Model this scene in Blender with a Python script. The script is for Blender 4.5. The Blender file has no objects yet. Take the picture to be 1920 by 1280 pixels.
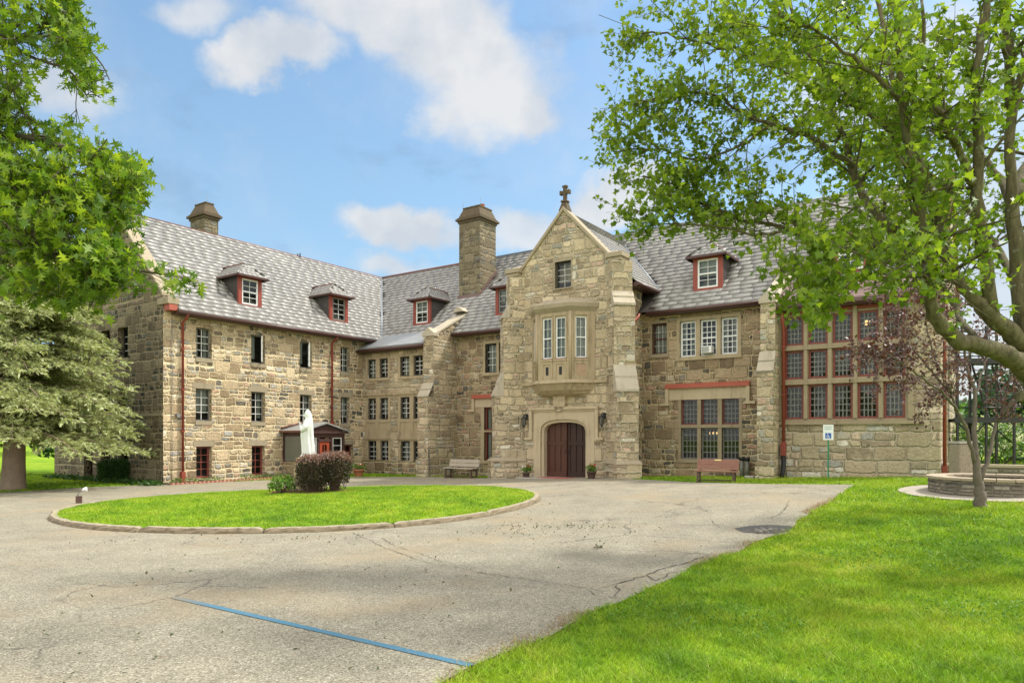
import bpy, bmesh, math, random
import numpy as np
from mathutils import Vector, Matrix
from mathutils.geometry import delaunay_2d_cdt

random.seed(7)
rng = np.random.default_rng(11)
R = math.radians
scene = bpy.context.scene
COL = scene.collection

# ------------------------------------------------------------------ camera
CAM_H, F_PX, HOR = 1.85, 1308.0, 817.0
cd = bpy.data.cameras.new('camera')
cam = bpy.data.objects.new('camera', cd)
COL.objects.link(cam)
cam.location = (0, 0, CAM_H)
cam.rotation_euler = (R(90), 0, 0)
cd.sensor_width = 36.0
cd.lens = F_PX / 1920 * 36
cd.shift_y = (HOR - 640) / 1920
cd.clip_start, cd.clip_end = 0.1, 3000
scene.camera = cam

# ------------------------------------------------------------------ view
scene.view_settings.view_transform = 'Standard'
scene.view_settings.look = 'None'
scene.view_settings.exposure = 0.80
scene.view_settings.gamma = 1.0
scene.cycles.max_bounces = 6
scene.cycles.transparent_max_bounces = 12
scene.cycles.sample_clamp_indirect = 4.0
scene.cycles.caustics_reflective = False
scene.cycles.caustics_refractive = False

# ------------------------------------------------------------------ node helper
class G:
    def __init__(s, nt):
        s.nt = nt
        for n in list(nt.nodes):
            nt.nodes.remove(n)
    def n(s, kind, props=None, **ins):
        nd = s.nt.nodes.new('ShaderNode' + kind)
        for k, v in (props or {}).items():
            setattr(nd, k, v)
        for k, v in ins.items():
            key = int(k[1:]) if k[0] == '_' and k[1:].isdigit() else k.replace('_', ' ')
            s.put(nd.inputs[key], v)
        return nd
    def put(s, sock, v):
        if isinstance(v, bpy.types.NodeSocket):
            s.nt.links.new(v, sock)
        elif v is not None:
            if isinstance(v, (tuple, list)) and len(v) == 3 and sock.type == 'RGBA':
                v = (*v, 1)
            sock.default_value = v
    def m(s, op, a, b=None, c=None, clamp=False):
        nd = s.n('Math', {'operation': op, 'use_clamp': clamp}, _0=a)
        if b is not None: s.put(nd.inputs[1], b)
        if c is not None: s.put(nd.inputs[2], c)
        return nd.outputs[0]
    def vm(s, op, a, b=None, scale=None):
        nd = s.n('VectorMath', {'operation': op}, _0=a)
        if b is not None: s.put(nd.inputs[1], b)
        if scale is not None: s.put(nd.inputs['Scale'], scale)
        return nd.outputs['Value'] if op in ('DOT_PRODUCT', 'LENGTH') else nd.outputs[0]
    def mix(s, f, a, b, blend='MIX'):
        nd = s.n('Mix', {'data_type': 'RGBA', 'blend_type': blend}, _0=f)
        s.put(nd.inputs[6], a); s.put(nd.inputs[7], b)
        return nd.outputs[2]
    def mixf(s, f, a, b):
        nd = s.n('Mix', {'data_type': 'FLOAT'}, _0=f)
        s.put(nd.inputs[2], a); s.put(nd.inputs[3], b)
        return nd.outputs[0]
    def ramp(s, f, stops, interp='LINEAR'):
        nd = s.n('ValToRGB', None, Fac=f)
        cr = nd.color_ramp
        cr.interpolation = interp
        while len(cr.elements) < len(stops): cr.elements.new(0.5)
        for e, (pos, c) in zip(cr.elements, stops):
            e.position = pos
            e.color = (c, c, c, 1) if isinstance(c, (int, float)) else (*c, 1)
        return nd.outputs[0]
    def sstep(s, x, a, b):
        nd = s.n('MapRange', {'interpolation_type': 'SMOOTHSTEP'}, _0=x, _1=a, _2=b, _3=0.0, _4=1.0)
        return nd.outputs[0]
    def noise(s, vec, scale, detail=3.0, rough=0.55, dims='3D', w=None):
        nd = s.n('TexNoise', {'noise_dimensions': dims}, Scale=scale, Detail=detail, Roughness=rough)
        if vec is not None and dims != '1D': s.put(nd.inputs['Vector'], vec)
        if w is not None: s.put(nd.inputs['W'], w)
        return nd.outputs
    def comb(s, x, y, z=0.0):
        return s.n('CombineXYZ', None, X=x, Y=y, Z=z).outputs[0]
    def sep(s, v):
        return s.n('SeparateXYZ', None, Vector=v).outputs
    def sepc(s, c):
        return s.n('SeparateColor', None, Color=c).outputs

# ------------------------------------------------------------------ world: sky with clouds
SUN_EL, SUN_AZ = 52.0, 76.0            # azimuth clockwise from +Y
w = bpy.data.worlds.new('World')
scene.world = w
w.use_nodes = True
g = G(w.node_tree)
d = g.n('TexCoord').outputs['Generated']
sky = g.n('TexSky', {'sky_type': 'NISHITA', 'sun_disc': False, 'sun_elevation': R(SUN_EL), 'sun_rotation': R(SUN_AZ),
                     'air_density': 1.0, 'dust_density': 1.2, 'ozone_density': 1.6, 'altitude': 200})
warp = g.noise(d, 5.0, 6, 0.6)
wv = g.vm('SCALE', g.vm('SUBTRACT', warp['Color'], (0.5, 0.5, 0.5)), scale=0.16)
dw = g.vm('ADD', d, wv)
def blob(u, v, wu, hv, tilt=0.0):
    """1 at the middle of a cloud falling to 0 at its rim"""
    c = Vector(((u - 960) / F_PX, 1, (HOR - v) / F_PX)).normalized()
    rt = Vector((c.y, -c.x, 0)).normalized()
    up = rt.cross(c)
    rt, up = rt * math.cos(tilt) + up * math.sin(tilt), up * math.cos(tilt) - rt * math.sin(tilt)
    k = c.y
    a = g.m('DIVIDE', g.vm('DOT_PRODUCT', dw, tuple(rt)), wu / F_PX * k)
    b = g.m('DIVIDE', g.vm('DOT_PRODUCT', dw, tuple(up)), hv / F_PX * k)
    fr = g.m('GREATER_THAN', g.vm('DOT_PRODUCT', d, tuple(c)), 0.2)
    r = g.m('SQRT', g.m('ADD', g.m('MULTIPLY', a, a), g.m('MULTIPLY', b, b)))
    return g.m('MULTIPLY', g.m('SUBTRACT', 1.0, r, clamp=True), fr)
def union(bl):
    m_ = bl[0]
    for b in bl[1:]: m_ = g.m('MAXIMUM', m_, b)
    return m_
fb = g.noise(d, 3.2, 8, 0.62)['Fac']
fb2 = g.noise(g.vm('MULTIPLY', d, (1, 1, 1.6)), 9.0, 8, 0.58)['Fac']
puff = g.m('MULTIPLY', g.m('SUBTRACT', fb2, 0.5), 0.9)
solid = union([blob(900, 140, 270, 150, -.25), blob(760, 40, 290, 95, -.05), blob(520, 120, 150, 55, .45), blob(1010, 205, 130, 65, -.2),
               blob(765, 420, 170, 55, -.12), blob(1165, 370, 150, 60)])
m1 = g.m('MULTIPLY', g.sstep(g.m('ADD', solid, puff), 0.05, 0.58), 0.88)
veil = union([blob(110, 170, 170, 100), blob(400, 40, 110, 65), blob(1890, 520, 420, 520), blob(980, 430, 170, 60), blob(740, 500, 110, 45), blob(1700, 150, 380, 160)])
m2 = g.m('MULTIPLY', g.sstep(g.m('ADD', veil, g.m('MULTIPLY', puff, .7)), 0.12, 0.75), 0.75)
mask = g.m('MAXIMUM', m1, m2)
thin = g.m('MULTIPLY', g.sstep(fb, 0.46, 0.72), 0.26)
mask = g.m('MAXIMUM', mask, thin)
shade = g.noise(g.vm('ADD', d, (.02, 0, .05)), 9.0, 5, 0.55)['Fac']
cl = g.ramp(shade, [(0.36, (2.7, 2.85, 3.05)), (0.60, (3.6, 3.56, 3.5))])
dx_, dy_, zz = g.sep(d)
# unseen bright broken cloud overhead and behind the viewer, added as fill light
bank = g.m('MAXIMUM', g.sstep(dy_, 0.30, -0.25), g.sstep(zz, 0.62, 0.85))  # mask of the added fill cloud
bank = g.m('MULTIPLY', bank, g.sstep(fb, 0.30, 0.52))
fill_cloudc = g.mix(shade, (6.2, 6.1, 5.9), (11.0, 10.6, 9.8))
tint = g.mix(g.sstep(zz, 0.0, 0.75), (0.9, .98, .95), (0.86, 1.0, 1.0))
skyc = g.mix(1.0, sky.outputs[0], tint, 'MULTIPLY')
pale = g.m('MULTIPLY', g.sstep(zz, 0.9, -0.1), 0.58)
skyc = g.mix(pale, skyc, (1.45, 2.3, 2.95))
dk = g.m('MULTIPLY', g.sstep(g.noise(g.vm('MULTIPLY', d, (1, 1, 2.2)), 6.0, 5, 0.55)['Fac'], 0.54, 0.68), 0.30)
skyc = g.mix(dk, skyc, (1.0, 1.5, 2.2))
fin = g.mix(bank, g.mix(mask, skyc, cl), fill_cloudc)
bg = g.n('Background', None, Color=fin, Strength=0.14)
g.nt.links.new(bg.outputs[0], g.n('OutputWorld').inputs[0])

# ------------------------------------------------------------------ sun
sd = bpy.data.lights.new('sun', 'SUN')
sd.energy, sd.angle, sd.color = 2.6, R(5), (1.0, 0.965, 0.86)
sun = bpy.data.objects.new('sun', sd)
COL.objects.link(sun)
sv = Vector((math.sin(R(SUN_AZ)) * math.cos(R(SUN_EL)), math.cos(R(SUN_AZ)) * math.cos(R(SUN_EL)), math.sin(R(SUN_EL))))
sun.rotation_euler = sv.to_track_quat('Z', 'Y').to_euler()

# ------------------------------------------------------------------ site geometry
BC = Vector((-13.3, 26.6))                      # near corner of the north wing; building axes:
E1 = Vector((0.8209, -0.5711)); E2 = Vector((0.5711, 0.8209))
ROT = math.atan2(E1.y, E1.x)
def to_pq(x, y):
    r = Vector((x, y)) - BC
    return r.dot(E1), r.dot(E2)
def to_xy(p, q):
    r = BC + E1 * p + E2 * q
    return r.x, r.y
def sm(a, b, x):
    t = np.clip((np.asarray(x, float) - a) / (b - a), 0, 1)
    return t * t * (3 - 2 * t)
def gz(x, y):
    x = np.asarray(x, float); y = np.asarray(y, float)
    p = (x - BC.x) * E1.x + (y - BC.y) * E1.y
    q = (x - BC.x) * E2.x + (y - BC.y) * E2.y
    rise = 0.033 * np.clip(p - 6.5, 0, 21)
    return rise * sm(-6, 7, q)
def gnd(u, v, lift=0.0):
    """point of the terrain seen in direction (u, v)"""
    z = 0.0
    for _ in range(30):
        Y = (CAM_H - z) * F_PX / max(v - HOR, 1)
        X = (u - 960) / F_PX * Y
        z = float(gz(X, Y))
    return Vector((X, Y, z + lift))
def at(u, v, Y):
    return Vector(((u - 960) / F_PX * Y, Y, CAM_H + (HOR - v) / F_PX * Y))
def front(u, v, Q):
    """(p, z) on the building plane q = Q"""
    k = (u - 960) / F_PX
    o = BC + E2 * Q
    p = (k * o.y - o.x) / (E1.x - k * E1.y)
    Y = o.y + p * E1.y
    return p, CAM_H + (HOR - v) / F_PX * Y
def flank(u, v, P):
    """(q, z) on the building plane p = P"""
    k = (u - 960) / F_PX
    o = BC + E1 * P
    q = (k * o.y - o.x) / (E2.x - k * E2.y)
    Y = o.y + q * E2.y
    return q, CAM_H + (HOR - v) / F_PX * Y

# ------------------------------------------------------------------ mesh helpers
def tag(o, label=None, cat=None, group=None, kind=None):
    for k, v in (('label', label), ('category', cat), ('group', group), ('kind', kind)):
        if v: o[k] = v
    return o
def empty(name, loc=(0, 0, 0), rz=0.0):
    o = bpy.data.objects.new(name, None)
    o.location = loc; o.rotation_euler = (0, 0, rz)
    o.empty_display_size = 0.2
    COL.objects.link(o)
    return o
def set_uv(me):
    n = len(me.polygons)
    if not n: return
    nor = np.empty(n * 3, np.float32); me.polygons.foreach_get('normal', nor); nor = nor.reshape(-1, 3)
    ls = np.empty(n, np.int32); me.polygons.foreach_get('loop_total', ls)
    vi = np.empty(len(me.loops), np.int32); me.loops.foreach_get('vertex_index', vi)
    co = np.empty(len(me.vertices) * 3, np.float32); me.vertices.foreach_get('co', co); co = co.reshape(-1, 3)
    t = np.stack([-nor[:, 1], nor[:, 0], np.zeros(n)], 1)
    l = np.linalg.norm(t, axis=1)
    flat = l < 0.05
    t[flat] = (1, 0, 0); l[flat] = 1
    t /= l[:, None]
    b = np.cross(nor, t)
    tl = np.repeat(t, ls, 0); bl = np.repeat(b, ls, 0); c = co[vi]
    uv = np.stack([(c * tl).sum(1), (c * bl).sum(1)], 1).astype(np.float32)
    lay = me.uv_layers.new(name='metric')
    lay.data.foreach_set('uv', uv.ravel())
def link(name, me, parent=None, mats=()):
    for m_ in mats: me.materials.append(m_)
    o = bpy.data.objects.new(name, me)
    COL.objects.link(o)
    if parent is not None: o.parent = parent
    return o
def np_mesh(name, verts, faces, mat, parent=None, rnd=None, uv=False, smooth=False, attr='rnd'):
    """verts (N,3); faces (M,k) all of one size; rnd: one value per face"""
    verts = np.asarray(verts, np.float32); faces = np.asarray(faces, np.int32)
    me = bpy.data.meshes.new(name)
    k = faces.shape[1]
    me.vertices.add(len(verts)); me.vertices.foreach_set('co', verts.ravel())
    me.loops.add(faces.size); me.loops.foreach_set('vertex_index', faces.ravel())
    me.polygons.add(len(faces)); me.polygons.foreach_set('loop_start', np.arange(0, faces.size, k, dtype=np.int32))
    if smooth: me.polygons.foreach_set('use_smooth', np.ones(len(faces), bool))
    me.update(calc_edges=True)
    if rnd is not None:
        a = me.attributes.new(attr, 'FLOAT', 'FACE')
        a.data.foreach_set('value', np.asarray(rnd, np.float32))
    if uv: set_uv(me)
    return link(name, me, parent, [mat])

class MB:
    """collects faces, makes ONE mesh object"""
    def __init__(s): s.v = []; s.f = []; s.mi = []; s.sm = []
    def face(s, pts, m=0, smooth=False):
        b = len(s.v); s.v += [tuple(p) for p in pts]
        s.f.append(tuple(range(b, b + len(pts)))); s.mi.append(m); s.sm.append(smooth)
    def box(s, x0, x1, y0, y1, z0, z1, m=0):
        b = len(s.v)
        s.v += [(x, y, z) for z in (z0, z1) for y in (y0, y1) for x in (x0, x1)]
        for q in ((0, 2, 3, 1), (4, 5, 7, 6), (0, 1, 5, 4), (2, 6, 7, 3), (0, 4, 6, 2), (1, 3, 7, 5)):
            s.f.append(tuple(b + i for i in q)); s.mi.append(m); s.sm.append(False)
    def hexa(s, bot, top, m=0):
        """prism between two polygons with the same number of points (bottom listed counter-clockwise from above)"""
        b = len(s.v); n = len(bot)
        s.v += [tuple(p) for p in bot] + [tuple(p) for p in top]
        s.f.append(tuple(b + i for i in reversed(range(n)))); s.f.append(tuple(b + n + i for i in range(n)))
        for i in range(n):
            j = (i + 1) % n
            s.f.append((b + i, b + j, b + n + j, b + n + i))
        s.mi += [m] * (n + 2); s.sm += [False] * (n + 2)
    def tube(s, pts, rad, n=8, m=0, cap=True):
        pts = [Vector(p) for p in pts]
        if not isinstance(rad, (list, tuple)): rad = [rad] * len(pts)
        b = len(s.v); prev = None
        for i, p in enumerate(pts):
            a = pts[max(i - 1, 0)]; c = pts[min(i + 1, len(pts) - 1)]
            t = (c - a).normalized()
            if prev is None:
                x = t.orthogonal().normalized()
            else:
                x = (prev - t * prev.dot(t))
                x = x.normalized() if x.length > 1e-5 else t.orthogonal().normalized()
            prev = x; y = t.cross(x)
            for k in range(n):
                a_ = 2 * math.pi * k / n
                s.v.append(tuple(p + (x * math.cos(a_) + y * math.sin(a_)) * rad[i]))
        for i in range(len(pts) - 1):
            for k in range(n):
                k2 = (k + 1) % n
                s.f.append((b + i * n + k, b + i * n + k2, b + (i + 1) * n + k2, b + (i + 1) * n + k)); s.mi.append(m); s.sm.append(True)
        if cap:
            s.f.append(tuple(b + k for k in reversed(range(n)))); s.mi.append(m); s.sm.append(False)
            e = b + (len(pts) - 1) * n
            s.f.append(tuple(e + k for k in range(n))); s.mi.append(m); s.sm.append(False)
    def lathe(s, prof, c=(0, 0, 0), n=24, m=0, sx=1.0, sy=1.0, close=False):
        b = len(s.v)
        for r, z in prof:
            for k in range(n):
                a = 2 * math.pi * k / n
                s.v.append((c[0] + r * sx * math.cos(a), c[1] + r * sy * math.sin(a), c[2] + z))
        for i in range(len(prof) - 1):
            for k in range(n):
                k2 = (k + 1) % n
                s.f.append((b + i * n + k, b + i * n + k2, b + (i + 1) * n + k2, b + (i + 1) * n + k)); s.mi.append(m); s.sm.append(True)
        if close:
            s.f.append(tuple(b + k for k in reversed(range(n)))); s.mi.append(m); s.sm.append(False)
            e = b + (len(prof) - 1) * n
            s.f.append(tuple(e + k for k in range(n))); s.mi.append(m); s.sm.append(False)
    def build(s, name, mats, parent=None, bevel=0.0, loc=None, rz=None):
        if not isinstance(mats, (list, tuple)): mats = [mats]
        me = bpy.data.meshes.new(name)
        me.from_pydata(s.v, [], s.f)
        me.polygons.foreach_set('material_index', s.mi)
        me.polygons.foreach_set('use_smooth', s.sm)
        me.update()
        set_uv(me)
        o = link(name, me, parent, mats)
        if bevel:
            bv = o.modifiers.new('bevel', 'BEVEL'); bv.width = bevel; bv.segments = 2; bv.limit_method = 'ANGLE'
        if loc is not None: o.location = loc
        if rz is not None: o.rotation_euler = (0, 0, rz)
        return o

class Plane:
    """a vertical wall plane in the building's frame; d runs into the wall"""
    def __init__(s, ox, oy, tx, ty):
        l = math.hypot(tx, ty); s.o = (ox, oy); s.t = (tx / l, ty / l)
    def __call__(s, a, z, d=0.0):
        return (s.o[0] + a * s.t[0] - d * s.t[1], s.o[1] + a * s.t[1] + d * s.t[0], z)
    def box(s, mb, a0, a1, z0, z1, d0, d1, m=0):
        bot = [s(a0, z0, d0), s(a1, z0, d0), s(a1, z0, d1), s(a0, z0, d1)]
        top = [s(a0, z1, d0), s(a1, z1, d0), s(a1, z1, d1), s(a0, z1, d1)]
        mb.hexa(bot, top, m)
def wall(mb, pl, s0, s1, z0, z1, holes=(), depth=0.28, m=0, mr=None, step=None):
    """wall sheet with rectangular openings (a0, a1, z0, z1) and their reveals"""
    if mr is None: mr = m
    ss = sorted({s0, s1, *[h[0] for h in holes], *[h[1] for h in holes]})
    zs = sorted({z0, z1, *[h[2] for h in holes], *[h[3] for h in holes]})
    for a, b in zip(ss, ss[1:]):
        for c, e in zip(zs, zs[1:]):
            if b - a < 1e-6 or e - c < 1e-6: continue
            ma, mc = (a + b) / 2, (c + e) / 2
            if ma < s0 or ma > s1 or mc < z0 or mc > z1: continue
            if any(h[0] < ma < h[1] and h[2] < mc < h[3] for h in holes): continue
            mb.face([pl(a, c), pl(b, c), pl(b, e), pl(a, e)], m)
    for a, b, c, e in holes:
        D = depth
        mb.face([pl(a, c), pl(a, e), pl(a, e, D), pl(a, c, D)], mr)
        mb.face([pl(b, c), pl(b, c, D), pl(b, e, D), pl(b, e)], mr)
        mb.face([pl(a, e), pl(b, e), pl(b, e, D), pl(a, e, D)], mr)
        mb.face([pl(a, c), pl(a, c, D), pl(b, c, D), pl(b, c)], mr)
# ------------------------------------------------------------------ materials
M = {}
def newmat(name):
    m_ = bpy.data.materials.new(name); m_.use_nodes = True
    return m_, G(m_.node_tree)
def finish(name, m_, g, color, rough=0.8, normal=None, spec=0.4, metal=0.0, extra=None):
    b = g.n('BsdfPrincipled')
    g.put(b.inputs['Base Color'], color); g.put(b.inputs['Roughness'], rough)
    g.put(b.inputs['Specular IOR Level'], spec); g.put(b.inputs['Metallic'], metal)
    if normal is not None: g.put(b.inputs['Normal'], normal)
    out = g.n('OutputMaterial')
    g.nt.links.new(b.outputs[0], out.inputs[0])
    M[name] = m_
    return b
def simple(name, color, rough=0.6, var=0.15, scale=6.0, bump=0.0, bscale=40.0, spec=0.4, metal=0.0, stretch=(1, 1, 1)):
    m_, g = newmat(name)
    oc = g.vm('MULTIPLY', g.n('TexCoord').outputs['Object'], stretch)
    f = g.noise(oc, scale, 4)['Fac']
    c = g.mix(f, tuple(x * (1 - var) for x in color), tuple(min(1, x * (1 + var)) for x in color))
    nr = None
    if bump:
        nr = g.n('Bump', None, Strength=0.8, Distance=bump, Height=g.noise(oc, bscale, 4)['Fac']).outputs[0]
    finish(name, m_, g, c, rough, nr, spec, metal)

def stone(name, row=0.36, wa=0.62, wb=0.44, bright=1.0, mortar=(.40, .315, .19), palette=None, slurry=0.25, split=0.35, mw=0.012, sat=.86, wob=1.0):
    m_, g = newmat(name)
    uv = g.n('UVMap', {'uv_map': 'metric'}).outputs[0]
    n1 = g.noise(uv, 5.0, 3, 0.6)['Color']
    n2 = g.noise(uv, 1.1, 2)['Color']
    off = g.vm('ADD', g.vm('SCALE', g.vm('SUBTRACT', n1, (.5, .5, .5)), scale=0.13 * wob), g.vm('SCALE', g.vm('SUBTRACT', n2, (.5, .5, .5)), scale=0.14 * wob))
    x, y, _ = g.sep(g.vm('ADD', uv, off))
    yy = g.m('ADD', y, g.m('MULTIPLY', g.noise(None, 1.7, 1, dims='1D', w=y)['Fac'], 0.35))
    def layer(h, wd, seed):
        t = g.m('DIVIDE', yy, h)
        r = g.m('FLOOR', t)
        fr = g.m('FRACT', t)
        dz = g.m('MULTIPLY', g.m('MINIMUM', fr, g.m('SUBTRACT', 1.0, fr)), h)
        wn = g.n('TexWhiteNoise', {'noise_dimensions': '1D'}, W=g.m('ADD', r, seed)).outputs[0]
        wx = g.m('ADD', g.m('DIVIDE', x, wd), g.m('MULTIPLY', wn, 211.7))
        v1 = g.n('TexVoronoi', {'voronoi_dimensions': '1D', 'feature': 'F1'}, W=wx, Scale=1.0, Randomness=0.75)
        v2 = g.n('TexVoronoi', {'voronoi_dimensions': '1D', 'feature': 'DISTANCE_TO_EDGE'}, W=wx, Scale=1.0, Randomness=0.75)
        dx = g.m('MULTIPLY', v2.outputs['Distance'], wd)
        rd_ = g.m('SUBTRACT', g.m('ADD', dx, dz), g.m('SQRT', g.m('ADD', g.m('MULTIPLY', dx, dx), g.m('MULTIPLY', dz, dz))))
        return g.m('MULTIPLY', rd_, 1.3), v1.outputs['Color'], r
    dA, cA, rA = layer(row, wa, 0.37)
    dB, cB, rB = layer(row / 2, wb, 17.9)
    ra = g.n('TexWhiteNoise', {'noise_dimensions': '3D'}, Vector=cA)
    sp = g.m('GREATER_THAN', ra.outputs[0], split)
    cell = g.mix(sp, cA, g.vm('ADD', cB, g.vm('SCALE', cA, scale=3.1)))
    dist = g.mixf(sp, dA, g.m('MINIMUM', dA, dB))
    rn = g.n('TexWhiteNoise', {'noise_dimensions': '3D'}, Vector=cell)
    r1, r2, r3 = g.sepc(rn.outputs['Color'])[:3]
    pal = palette or [(.0, (.36, .255, .15)), (.17, (.27, .18, .10)), (.32, (.42, .315, .195)), (.46, (.18, .13, .085)), (.57, (.25, .215, .17)),
                      (.68, (.34, .195, .13)), (.78, (.115, .10, .082)), (.87, (.30, .28, .25)), (.94, (.48, .39, .29))]
    c = g.ramp(r1, pal, 'CONSTANT')
    fine = g.noise(uv, 14.0, 5, 0.65)['Fac']
    c = g.mix(1.0, c, g.ramp(fine, [(.25, .62), (.75, 1.32)]), 'MULTIPLY')
    vv = g.m('ADD', 0.70, g.m('MULTIPLY', r2, 0.55))
    c = g.mix(1.0, c, g.comb(vv, vv, vv), 'MULTIPLY')
    edge = g.m('ADD', mw, g.m('MULTIPLY', g.m('SUBTRACT', g.noise(uv, 9.0, 3)['Fac'], 0.42), 0.035))
    stn = g.sstep(dist, edge, g.m('ADD', edge, 0.012))
    big = g.noise(uv, 0.55, 4, 0.6)['Fac']
    sl = g.m('MULTIPLY', g.sstep(g.noise(uv, 2.2, 5, 0.65)['Fac'], 0.50, 0.66), slurry)
    stn2 = g.m('MULTIPLY', stn, g.m('SUBTRACT', 1.0, sl))
    mo = g.mix(g.noise(uv, 30.0, 3)['Fac'], tuple(v * .8 for v in mortar), tuple(v * 1.15 for v in mortar))
    c = g.mix(stn2, mo, c)
    c = g.mix(1.0, c, g.ramp(big, [(.3, .84 * bright), (.7, 1.1 * bright)]), 'MULTIPLY')
    stain = g.sstep(g.noise(g.vm('MULTIPLY', uv, (3.0, .35, 1)), 1.0, 4)['Fac'], .56, .74)
    c = g.mix(g.m('MULTIPLY', stain, .3), c, (.16, .12, .075))
    hgt = g.m('ADD', g.m('MULTIPLY', g.sstep(dist, 0.0, 0.05), 1.0), g.m('MULTIPLY', g.m('MULTIPLY', stn, g.noise(uv, 11.0, 6, 0.6)['Fac']), 1.3))
    hgt = g.m('ADD', hgt, g.m('MULTIPLY', g.m('MULTIPLY', stn, r3), 0.7))
    nr = g.n('Bump', None, Strength=0.9, Distance=0.045, Height=hgt).outputs[0]
    hs = g.n('HueSaturation', None, Hue=.509, Saturation=sat, Value=1.04, Color=c).outputs[0]
    finish(name, m_, g, hs, 0.9, nr, 0.25)

stone('stone_wall', 0.36, .58, .42, 1.38, mortar=(.48, .365, .215), mw=.02, slurry=.3)
stone('stone_brown', 0.38, .56, .40, 1.18, mortar=(.43, .32, .18), slurry=.22, split=.35, mw=.017,
      palette=[(.0, (.30, .205, .12)), (.18, (.235, .15, .085)), (.36, (.35, .25, .15)), (.5, (.165, .115, .075)), (.6, (.22, .185, .145)), (.7, (.31, .165, .11)), (.82, (.095, .083, .07)), (.91, (.38, .30, .21))])
stone('stone_pale', 0.36, .58, .44, 1.26, mortar=(.42, .34, .22), slurry=.65, split=.42,
      palette=[(.0, (.40, .30, .185)), (.25, (.33, .235, .14)), (.45, (.45, .34, .22)), (.62, (.27, .195, .125)), (.74, (.40, .26, .18)), (.86, (.29, .27, .22)), (.94, (.48, .42, .33))])
stone('stone_rough', 0.42, .78, .56, 1.24, mortar=(.37, .295, .195), slurry=.8, split=.45, mw=.014,
      palette=[(.0, (.36, .275, .17)), (.22, (.31, .225, .14)), (.42, (.38, .27, .185)), (.58, (.26, .20, .13)), (.70, (.42, .31, .23)), (.82, (.33, .31, .27)), (.92, (.47, .42, .35))])
stone('stone_chimney', 0.40, .55, .42, 0.85, mortar=(.30, .235, .14), slurry=.3,
      palette=[(.0, (.25, .19, .11)), (.25, (.19, .14, .08)), (.5, (.28, .215, .13)), (.7, (.15, .125, .09)), (.86, (.22, .20, .16))])
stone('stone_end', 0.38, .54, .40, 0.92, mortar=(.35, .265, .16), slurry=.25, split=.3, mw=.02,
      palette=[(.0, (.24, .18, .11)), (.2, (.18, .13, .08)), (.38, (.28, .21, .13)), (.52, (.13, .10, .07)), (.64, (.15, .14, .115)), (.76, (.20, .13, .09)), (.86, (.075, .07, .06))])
stone('block_wall', 0.22, .55, .40, 1.15, mortar=(.20, .165, .12), slurry=.15, split=.0, mw=.006, wob=.15,
      palette=[(.0, (.27, .225, .165)), (.4, (.22, .18, .13)), (.7, (.31, .26, .195))])

def dressed(name, base, dark=(.20, .16, .10), amt=.6):
    m_, g = newmat(name)
    uv = g.n('UVMap', {'uv_map': 'metric'}).outputs[0]
    f = g.noise(uv, 3.0, 5, .65)['Fac']
    st = g.noise(g.vm('MULTIPLY', uv, (5.0, .8, 1)), 1.0, 5, .6)['Fac']
    c = g.mix(f, tuple(v * .82 for v in base), tuple(min(1, v * 1.15) for v in base))
    c = g.mix(g.m('MULTIPLY', g.sstep(st, .5, .72), amt), c, dark)
    nr = g.n('Bump', None, Strength=.5, Distance=.01, Height=g.noise(uv, 40.0, 4)['Fac']).outputs[0]
    finish(name, m_, g, c, .85, nr, .3)
dressed('limestone', (.42, .335, .215), amt=.7)
dressed('limestone_dark', (.33, .265, .175), amt=.7)
dressed('limestone_pale', (.51, .415, .28), amt=.45)
dressed('coping', (.36, .30, .21), amt=.5)
dressed('lintel_stone', (.33, .275, .19), amt=.4)
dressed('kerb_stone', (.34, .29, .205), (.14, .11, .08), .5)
dressed('kerb_shaded_face', (.22, .175, .115), (.08, .065, .04), .8)  # outer kerb faces: dirt, plus their shade painted into a darker colour
dressed('chimney_cap', (.11, .08, .048), (.06, .05, .035), .7)
dressed('weather_cap', (.45, .39, .30), amt=.35)

# slate: one random value per slate
def slate(name, lo, hi, rough=.42):
    m_, g = newmat(name)
    a = g.n('Attribute', {'attribute_name': 'rnd'}).outputs['Fac']
    oc = g.n('TexCoord').outputs['Object']
    f = g.noise(oc, 9.0, 5, .6)['Fac']
    big = g.noise(oc, .35, 3)['Fac']
    c = g.ramp(a, [(0, tuple(v * .52 for v in lo)), (.02, tuple(v * .52 for v in lo)), (.03, lo), (.3, tuple((l + h) / 2 for l, h in zip(lo, hi))), (.85, hi), (1, tuple(v * .85 for v in hi))])
    c = g.mix(1.0, c, g.ramp(f, [(.25, .88), (.75, 1.12)]), 'MULTIPLY')
    c = g.mix(1.0, c, g.ramp(big, [(.3, .85), (.7, 1.12)]), 'MULTIPLY')
    lich = g.sstep(g.noise(oc, 4.0, 6, .7)['Fac'], .56, .68)
    c = g.mix(g.m('MULTIPLY', lich, .2), c, (.40, .39, .35))
    rg = g.m('ADD', rough - .08, g.m('MULTIPLY', f, .2))
    nr = g.n('Bump', None, Strength=.3, Distance=.004, Height=f).outputs[0]
    finish(name, m_, g, c, rg, nr, .5)
slate('slate', (.285, .268, .252), (.34, .325, .31), .44)
slate('slate_dark', (.10, .085, .08), (.19, .165, .155), .5)
simple('slate_under', (.045, .035, .032), .9)
simple('lead_flashing', (.22, .25, .28), .45, .2, 3, metal=.3)
simple('lean_slate', (.27, .275, .275), .38, .25, 2.5, .004, 8)
simple('copper_brown', (.20, .13, .115), .4, .2, 1.2, .004, 5, metal=.35)
simple('gutter_brown', (.075, .034, .028), .4, .25, 5)
simple('red_paint', (.26, .055, .036), .5, .2, 6)
simple('ridge_brown', (.15, .06, .045), .5, .25, 4)
simple('red_flash', (.38, .095, .06), .5, .2, 6)
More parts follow.
